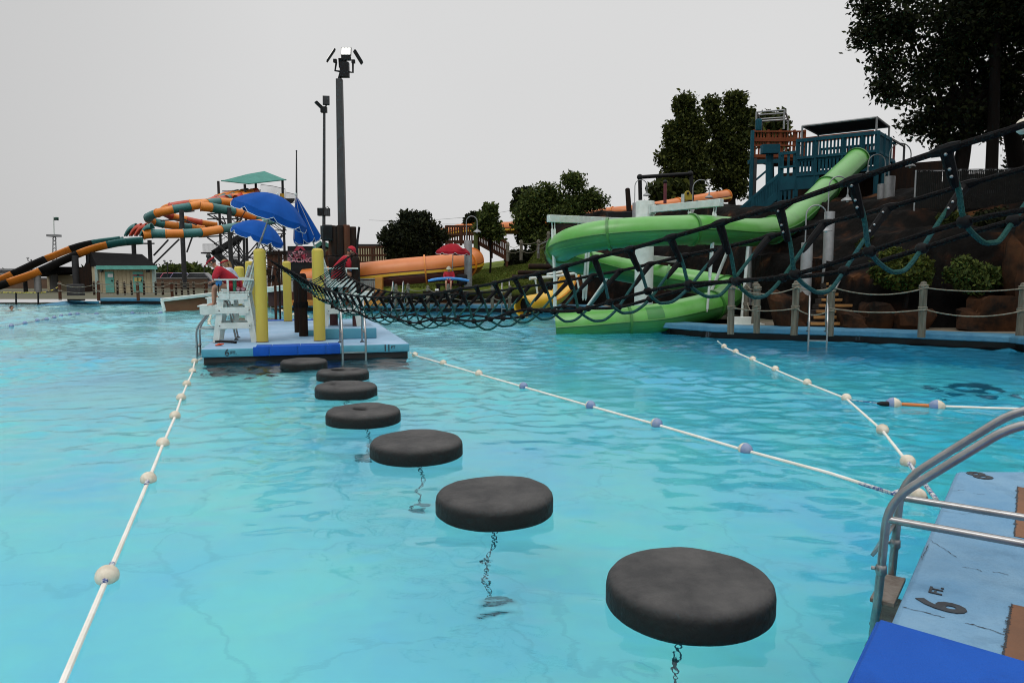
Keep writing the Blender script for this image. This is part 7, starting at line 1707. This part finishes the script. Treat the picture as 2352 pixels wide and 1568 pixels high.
for a, b in (((900, 325), (1000, 325)), ((1210, 320), (1255, 318)), ((1255, 310), (1370, 325)), ((1370, 325), (1480, 350)), ((1485, 380), (1565, 398))): bars(zt(*a, 83), zt(*b, 83), 1.0 if a[0] > 1250 else .5, 12, tw)
st = [((720, 858), (825, 858)), ((825, 858), (1100, 690)), ((825, 850), (1000, 1010)), ((1100, 690), (1200, 690)), ((1000, 930), (1130, 1010))]
for a, b in st: mb = MB(); mb.bar(zt(*a, 80), zt(*b, 80), 1.2, .5 if a[1] != b[1] else .16, up=(0, 0, 1)); mb.build('stair_flight', dsteel_m, tw); bars(zt(*a, 79.3), zt(*b, 79.3), .95, 14, tw)
for a, b in (((900, 520), (985, 720)), ((1000, 800), (1240, 1100)), ((1240, 740), (1020, 1000)), ((1000, 905), (1490, 905)), ((1115, 560), (1000, 800)), ((1160, 700), (1480, 905)), ((1250, 480), (1480, 640)), ((1480, 640), (1320, 870)), ((1390, 545), (1480, 630)), ((1350, 800), (1240, 1000)), ((1380, 648), (1490, 648)), ((1240, 740), (1330, 905)), ((1140, 900), (1300, 700)), ((880, 560), (1100, 905))):
    mb = MB(); mb.bar(zt(*a, 82), zt(*b, 82), .11); mb.build('brace', dsteel_m, tw)
for x0, x1, Y0 in ((900, 1140, 81), (1140, 1482, 83), (985, 1110, 74.5), (1240, 1482, 85)):
    for k in range(3):
        ya, yb = 470 + k * 210, 470 + (k + 1) * 210
        for xa, xb in ((x0, x1), (x1, x0)): mb = MB(); mb.bar(zt(xa, ya, Y0), zt(xb, yb, Y0), .075); mb.build('brace', dsteel_m, tw)
        mb = MB(); mb.bar(zt(x0, yb, Y0), zt(x1, yb, Y0), .10); mb.build('brace', dsteel_m, tw)
mb = MB(); mb.prism([zt(1428, 308, 83), zt(1468, 312, 83), zt(1468, 362, 83), zt(1428, 352, 83)], (0, .1, 0)); mb.build('yellow_panel', yel_m, tw)
# ------------------------------------------------------------------ pump hut
Yu = 58.5; ht = thing('pump_hut', at(*Z1(1160, 1225), Yu), 'small tan hut with black roof and two teal doors under the slides', 'hut'); hz_ = lambda x, y, Y=Yu: at(*Z1(x, y), Y)
gl = .33; wl, wr = hz_(893, 980), hz_(1420, 980); dpth = 7.0
wz = hz_(893, 980).z; HD = Vector((-.60, .80, 0))
mb = MB(); mb.prism([flat(wl, gl - .2), flat(wr, gl - .2), flat(wr + HD * dpth, gl - .2), flat(wl + HD * dpth, gl - .2)], (0, 0, wz - gl + .2)); mb.build('wall', hut_wall, ht)
for k in range(15):
    p = wl.lerp(wr, k / 14); mb = MB(); mb.box((p.x, p.y - .02, (wz + gl) / 2), (.045, .04, wz - gl)); mb.build('batten', hut_wall, ht)
rl_, rr_, rt1, rt0 = hz_(890, 978, Yu - .5), hz_(1450, 978, Yu - .5), hz_(1310, 868, Yu + 2.8), hz_(835, 848, Yu + 2.8)
rb2 = HD * 7.8; lw = hz_(648, 975, Yu + 6)
mb = MB(); mb.add([rl_, rr_, rt1, rt0, rl_ + rb2, rr_ + rb2], [(0, 1, 2, 3), (1, 5, 2), (5, 4, 3, 2), (4, 0, 3), (0, 4, 5, 1)]); mb.build('roof', roof_dark, ht, smooth=False)
mb = MB(); mb.bar(rl_ + Vector((0, -.04, -.12)), rr_ + Vector((0, -.04, -.12)), .1, .3, up=(0, 0, 1)); mb.build('fascia', hut_teal, ht)
mb = MB(); mb.bar((wr.x, wr.y - .05, gl), (wr.x, wr.y - .05, wz), .22); mb.build('corner_board', M('pale_teal', (.30, .40, .38), .7), ht); mb = MB(); mb.bar((wl.x, wl.y - .05, gl), (wl.x, wl.y - .05, wz), .22); mb.build('corner_board', MATS['pale_teal'], ht)
for x0, x1 in ((972, 1060), (1228, 1330)):
    a, b = hz_(x0, 1030), hz_(x1, 1222); mb = MB(); w_ = b.x - a.x; mb.box(((a.x + b.x) / 2, Yu - .06, (a.z + gl) / 2), (w_, .08, a.z - gl)); d_ = mb.build('door', hut_teal, ht, bevel=.01)
    mb = MB(); mb.ball((b.x - .12, Yu - .13, gl + .95), .06, 6); mb.build('handle', black_m, d_)
for x, y, s_, m_ in ((1018, 1065, 'O', trim_w), (1255, 1063, '___', redp2), (1292, 1063, '___', redp2)):
    mb = MB(); p = hz_(x, y, Yu - .12); mb.box(p, (.42 if s_ == 'O' else .5, .02, .26 if s_ == 'O' else .10)); mb.build('door_sign', m_, ht)
for x in (1258, 1286): mb = MB(); mb.box(hz_(x, 1102, Yu - .12), (.32, .02, .32), 0); mb.build('warning_sign', M('warn_yellow', (.5, .42, .15), .6), ht)
for x in (935, 1365): mb = MB(); mb.box(hz_(x, 1020, Yu - .12), (.22, .2, .22)); mb.build('wall_lamp', dsteel_m, ht)
ex = thing('dark_annex', at(*Z1(760, 1220), 61), 'dark lean-to and tan shed to the left of the pump hut', 'shed')
mb = MB(); a, b = at(*Z1(700, 910), 61), at(*Z1(890, 910), 61); mb.prism([flat(a, .2), flat(b, .2), flat(b, b.z), flat(a, a.z - 1.0)], (0, 4, 0)); mb.build('dark_wall', dark_wood, ex); mb = MB(); a, b = at(*Z1(430, 1060), 63), at(*Z1(700, 1060), 63); mb.prism([flat(a, .2), flat(b, .2), flat(b, b.z), flat(a, a.z)], (0, 3, 0)); mb.build('tan_wall', hut_wall, ex)
mb = MB(); mb.bar(a + Vector((0, -.3, .1)), b + Vector((0, -.3, .45)), 3.5, .5, up=(0, 0, 1)); mb.build('shed_roof', roof_dark, ex)
mb = MB(); mb.box(at(*Z1(700, 1222), 52), (1.0, .6, 1.2)); eb2 = tag(mb.build('utility_cabinet', dsteel_m, None, bevel=.06), 'dark grey utility cabinet in front of the lean-to shed', 'cabinet')
# far rope fences
fx = [(555, 1275), (910, 1280), (1275, 1282), (1590, 1272), (1905, 1262)]; fp2 = [flat(gz(*Z1(x, y), BK), BK) for x, y in fx]
rope_fence(fp2, 'brown post and rope fence along the far left pool bank', h=1.05, r=.09, levels=(.88, .45), rope_r=.018, sag=.16, mat=brown_wood)
fx = [(870, 1250), (1085, 1238), (1152, 1238), (1217, 1238), (1330, 1235), (1437, 1232), (1505, 1232)] + [tuple(int(c) for c in p) for p in ()]; fp2 = [at(*Z1(x, 1240), 53) for x, y in fx] + [at(*Z2(x, 1225), 53) for x in (348, 472, 525, 585, 635, 740)]
fp2 = [flat(p, BK) for p in fp2]; rope_fence(fp2, 'dark post and rope fence in front of the pump hut', h=.98, r=.075, levels=(.9, .6, .35), rope_r=.014, sag=.08, mat=dark_wood)
# caution barrier
for i, x in enumerate((148, 352)):
    p = gz(*Z1(x, 1332), .0); bb = thing('barrier_stand', flat(p, -.1), ('left black stanchion standing in the shallow water', 'right black stanchion standing in the shallow water')[i], 'stanchion', 'black stanchions'); mb = MB(); mb.tube([flat(p, -.1), at(*Z1(x, 1220), p.y)], .05, 8); mb.build('pole', black_m, bb); mb = MB(); mb.lathe([(.28, 0), (.28, .06), (.1, .1)], flat(p, -.1), 16); mb.build('base', black_m, bb)
p0, p1, p2_ = [at(*Z1(x, y), Y) for x, y, Y in ((148, 1222, gz(*Z1(148, 1332), 0).y), (352, 1222, gz(*Z1(352, 1332), 0).y), (545, 1165, 46))]
mb = MB(); mb.tube([p0 + Vector((-8, 0, .1)), p0, p1] + sagline(p1, p2_, .12, 6)[1:], .035, 6); tag(mb.build('caution_rope', M('caution_stripe', (.45, .36, .03), .6, col2=(.02, .02, .02), nscale=7, contrast=1.1), None), 'yellow and black caution rope strung between the stanchions', 'rope')
# swimmer
sw = gz(*Z1(105, 1385), 0); Jd = {'pelvis': (-.15, 0, -.62), 'belly': (-.12, 0, -.45), 'chest': (-.05, 0, -.22), 'neck': (0, 0, -.05), 'head0': (0, 0, .02), 'head': (.02, 0, .12), 'look': (.6, .0, .1)}
for sd, s_ in (('L', 1), ('R', -1)): Jd.update({'hip' + sd: (-.15, .09 * s_, -.66), 'knee' + sd: (-.45, .1 * s_, -.8), 'ankle' + sd: (-.8, .1 * s_, -.75), 'toe' + sd: (-.95, .1 * s_, -.75), 'sho' + sd: (-.05, .2 * s_, -.1), 'elb' + sd: (.22, .3 * s_, -.05), 'wri' + sd: (.42, .15 * s_, -.02), 'palm' + sd: (.48, .12 * s_, -.01)})
person(sw, (.9, -.3, 0), Jd, 'person swimming in the pool at far left, dark hair, head above water', skin_m, black_m, hair_d, S=1.0)
# ------------------------------------------------------------------ far background
def car(p, yaw, m, label, L_=4.6, hgt=1.5, boxy=0):
    root = thing('parked_car', p, label, 'car', 'cars in the far car park'); c, s_ = math.cos(yaw), math.sin(yaw); W = lambda x, y, z: Vector((p[0] + x * c - y * s_, p[1] + x * s_ + y * c, p[2] + z)); k = L_ / 4.6
    prof = [(-2.3, .35), (-2.3, .8), (-2.1, .95), (-1.6, 1.0), (-1.0 - boxy, hgt), (.5, hgt), (1.2, .98), (2.1, .85), (2.3, .6), (2.3, .35)]
    mb = MB(); mb.prism([W(x * k, -.85, z) for x, z in prof], W(0, 1.7, 0) - W(0, 0, 0)); mb.build('body', m, root, bevel=.08)
    for y in (-.86, .86): mb = MB(); q = [(-1.45 * k, 1.02), (-.95 * k, hgt - .08), (.45 * k, hgt - .08), (1.0 * k, 1.0)]; mb.prism([W(x, y, z) for x, z in q], W(0, .03 if y > 0 else -.03, 0) - W(0, 0, 0)); mb.build('side_window', glass_dark, root)
    for x in (-1.4, 1.4):
        for y in (-.8, .8): mb = MB(); mb.lathe([(.33, -.1), (.34, 0), (.33, .1)], W(x * k, y, .33), 14, W(0, 1, 0) - W(0, 0, 0)); mb.build('wheel', black_m, root)
    return root
paint = lambda n_, c: M(n_, c, .3, spec=.6)
Yc = 92
for x, zf_, m_, lb in ((1455, 1, paint('car_white', (.5, .5, .5)), 'white parked car right of the pump hut'), (1520, 1, paint('car_black', (.015, .015, .017)), 'black parked car next to the white one'), (1600, 1, paint('car_crimson', (.30, .01, .06)), 'crimson parked car beside the black one'), (1690, 1, paint('car_violet', (.07, .06, .16)), 'dark violet parked car right of the crimson one')):
    p = at(*Z1(x, 1150), Yc); car((p.x, p.y, .0), .35, m_, lb, 4.8, 1.9)
p = at(*Z2(710, 1130), 88); car((p.x, p.y, .0), .1, paint('car_grey', (.12, .12, .13)), 'grey parked pickup in front of the white building', 5.4, 1.9)
for x, lb, m_ in ((180, 'white parked car under the left end of the slides', 'car_white'), (320, 'second white parked car behind the left slide column', 'car_white'), (30, 'black parked car at the left edge under the slides', 'car_black')):
    p = at(*Z1(x, 1150), 86); car((p.x, p.y, .0), 0, MATS[m_], lb, 5.2, 1.8)
lot = M('asphalt', (.05, .05, .052), .9, bump=.2); mb = MB(); mb.add([(-140, 76, .312), (-8, 76, .312), (-8, 150, .312), (-140, 150, .312)], [(0, 1, 2, 3)]); o = mb.build('car_park', lot, None, smooth=False); tag(o, kind='structure')
def bldg(x0, x1, y0, Y, h_, m, label, conv=Z1, d_=10):
    a, b = at(*conv(x0, y0), Y), at(*conv(x1, y0), Y); r_ = thing('building', flat(a, .3), label, 'building', 'low buildings beyond the car park'); mb = MB(); mb.prism([flat(a, .2), flat(b, .2), flat(b + Vector((0, d_, 0)), .2), flat(a + Vector((0, d_, 0)), .2)], (0, 0, a.z - .2)); mb.build('wall', m, r_)
    mb = MB(); mb.prism([flat(a, a.z) + Vector((-.4, -.4, 0)), flat(b, a.z) + Vector((.4, -.4, 0)), flat(b + Vector((0, d_, 0)), a.z), flat(a + Vector((0, d_, 0)), a.z)], (0, 0, .35)); mb.build('roof', galv_m, r_)
    n_ = max(2, int((b.x - a.x) / 4))
    for k in range(n_): p = a.lerp(b, (k + .5) / n_); mb = MB(); mb.box((p.x, p.y - .03, a.z * .55), (1.5, .06, 1.2)); mb.build('window', glass_dark, r_)
bldg(-200, 110, 1020, 130, 4, M('grey_siding', (.22, .22, .22), .8), 'long grey industrial building at the far left edge'); bldg(330, 660, 1030, 120, 4, white_paint, 'white flat building behind the left slides'); bldg(640, 1000, 1085, 125, 4, M('pale_wall', (.4, .4, .4), .8), 'white low building far behind the seated guard', Z2)
bk_ = thing('brick_wall', at(*Z2(500, 1190), 74), 'low brown wall in front of the far car park', 'wall'); a, b = at(*Z1(-60, 1165), 74), at(*Z2(760, 1150), 74); a.z = b.z = 1.35; mb = MB(); mb.bar(a - Vector((0, 0, .6)), b - Vector((0, 0, .6)), .25, 1.2, up=(0, 0, 1)); mb.build('wall_face', M('brown_wall', (.11, .065, .04), .85, col2=(.085, .05, .03)), bk_); mb = MB(); mb.bar(a, b, .35, .12, up=(0, 0, 1)); mb.build('cap', galv_m, bk_)
# lattice flag tower
ft = thing('lattice_tower', at(*Z1(500, 1100), 100), 'thin white lattice tower carrying a dark green flag', 'tower'); fz_ = lambda x, y: at(*Z1(x, y), 100)
mb = MB()
for x, X2 in ((482, 490), (524, 512)): mb.tube([fz_(x, 1000), fz_(X2, 700)], .07, 5)
for k in range(9): y = 1000 - k * 34; mb.tube([fz_(483, y), fz_(520, y - 34)], .035, 4); mb.tube([fz_(520, y), fz_(485, y - 34)], .035, 4)
mb.build('lattice', galv_m, ft); mb = MB(); mb.tube([fz_(500, 705), fz_(494, 525)], .08, 6); mb.build('mast', white_paint, ft); mb = MB(); mb.box(fz_(498, 698), (1.3, 1.3, .3)); mb.build('crow_nest', galv_m, ft)
mb = MB(); n_ = 10; q = []
top_ = [fz_(496 + 4.7 * k, 528 + .8 * math.sin(k * .8)) + Vector((0, .15 * math.sin(k), 0)) for k in range(n_ + 1)]; bot_ = [fz_(497 + 4.7 * k, 557 + .8 * math.sin(k * .8 + .5)) + Vector((0, .15 * math.sin(k), 0)) for k in range(n_ + 1)]
mb.add(top_ + bot_, [(k, k + 1, n_ + 2 + k, n_ + 1 + k) for k in range(n_)]); fo = mb.build('flag', M('flag_green', (.012, .05, .035), .8, col2=(.02, .07, .05)), ft); s_ = fo.modifiers.new('thick', 'SOLIDIFY'); s_.thickness = .03
# street lamps of the car park
def slamp(x, yt, yb, Y, conv, label, two=True):
    p, t = at(*conv(x, yb), Y), at(*conv(x, yt), Y); r_ = thing('street_lamp', flat(p, .3), label, 'street lamp', 'car park street lamps'); mb = MB(); mb.tube([flat(p, .3), t], .07, 8); mb.build('pole', dsteel_m, r_)
    for s_ in ((1, -1) if two else (-1,)): mb = MB(); e = t + Vector((.4 * s_, 0, .15)); mb.tube([t - Vector((0, 0, .4)), t + Vector((.4 * s_, 0, -.2)), e], .05, 5); mb.build('arm', dsteel_m, r_); mb = MB(); mb.ball(e, .16, 6, (1, 1, .7)); mb.build('lamp_head', galv_m, r_)
slamp(1545, 940, 1140, 90, Z1, 'twin headed street lamp right of the pump hut'); slamp(730, 968, 1090, 100, Z2, 'single street lamp in front of the seated guard\'s face', False); slamp(287, 915, 1100, 90, Z1, 'street lamp head behind the upper black slide lane', False)
# background trees
def far_tree(x, y, Y, ru, rv, label, conv, m, seed, n=2200, size=.7):
    c = at(*conv(x, y), Y); k = Y / F_; tree((c.x, c.y, .3), [((c.x, c.y, c.z), (ru * k, ru * k, rv * k)), ((c.x + ru * k * .6, c.y, c.z - rv * k * .35), (ru * k * .7, ru * k * .7, rv * k * .6)), ((c.x - ru * k * .7, c.y, c.z - rv * k * .3), (ru * k * .6, ru * k * .6, rv * k * .6))], label, m, n, size, trunk_r=.3, seed=seed, gsp=.8, shell=.4, group='trees along the far horizon')
far_tree(470, 1030, 140, 20, 12, 'broad tree on the horizon left of the tall steel column', Z2, leaf_mid, 41, 3500, .6); far_tree(620, 1035, 140, 12, 10, 'round tree on the horizon right of the tall steel column', Z2, leaf_mid, 42); far_tree(330, 1055, 170, 14, 6, 'low dark tree on the horizon right of the pump hut', Z2, leaf_jun, 43); far_tree(690, 1045, 160, 10, 6, 'small tree on the horizon before the guard\'s face', Z2, leaf_mid, 44, 1600); far_tree(1480, 1050, 160, 10, 6, 'low bushy tree by the car park lamp', Z1, leaf_jun, 45, 1600)
wd = thing('treeline', (0, 420, 0), 'far dark line of woods along the horizon', 'woods'); wd['kind'] = 'stuff'
P = np.stack([rng.uniform(-420, 420, 24000), rng.uniform(380, 460, 24000), np.abs(rng.normal(0, 1, 24000)) * 1.2 + .3], 1); P[:, 2] *= 1 + .6 * np.sin(P[:, 0] * .05) + .35 * np.sin(P[:, 0] * .17); P[:, 2] = np.abs(P[:, 2]); co, qq = leaf_quads(P, 1.9, rng); np_mesh('foliage', co, qq, leaf_jun, wd, (0, 420, 0))
# overhead wires
for i, (a, b) in enumerate((((1270, 494, 90), (1440, 480, 90)), ((1270, 499, 90), (1440, 485, 90)), ((1005, 495, 110), (1110, 488, 110)))):
    mb = MB(); p, q = at(*a), at(*b); d_ = (q - p); mb.tube(sagline(p - d_ * 1.5, q + d_ * .6, .6, 14), .025, 4); tag(mb.build('overhead_wire', galv_m, None), ('upper thin wire crossing the sky beside the white column', 'lower thin wire crossing the sky beside the white column', 'thin wire crossing the sky above the footbridge')[i], 'wire', 'overhead wires')
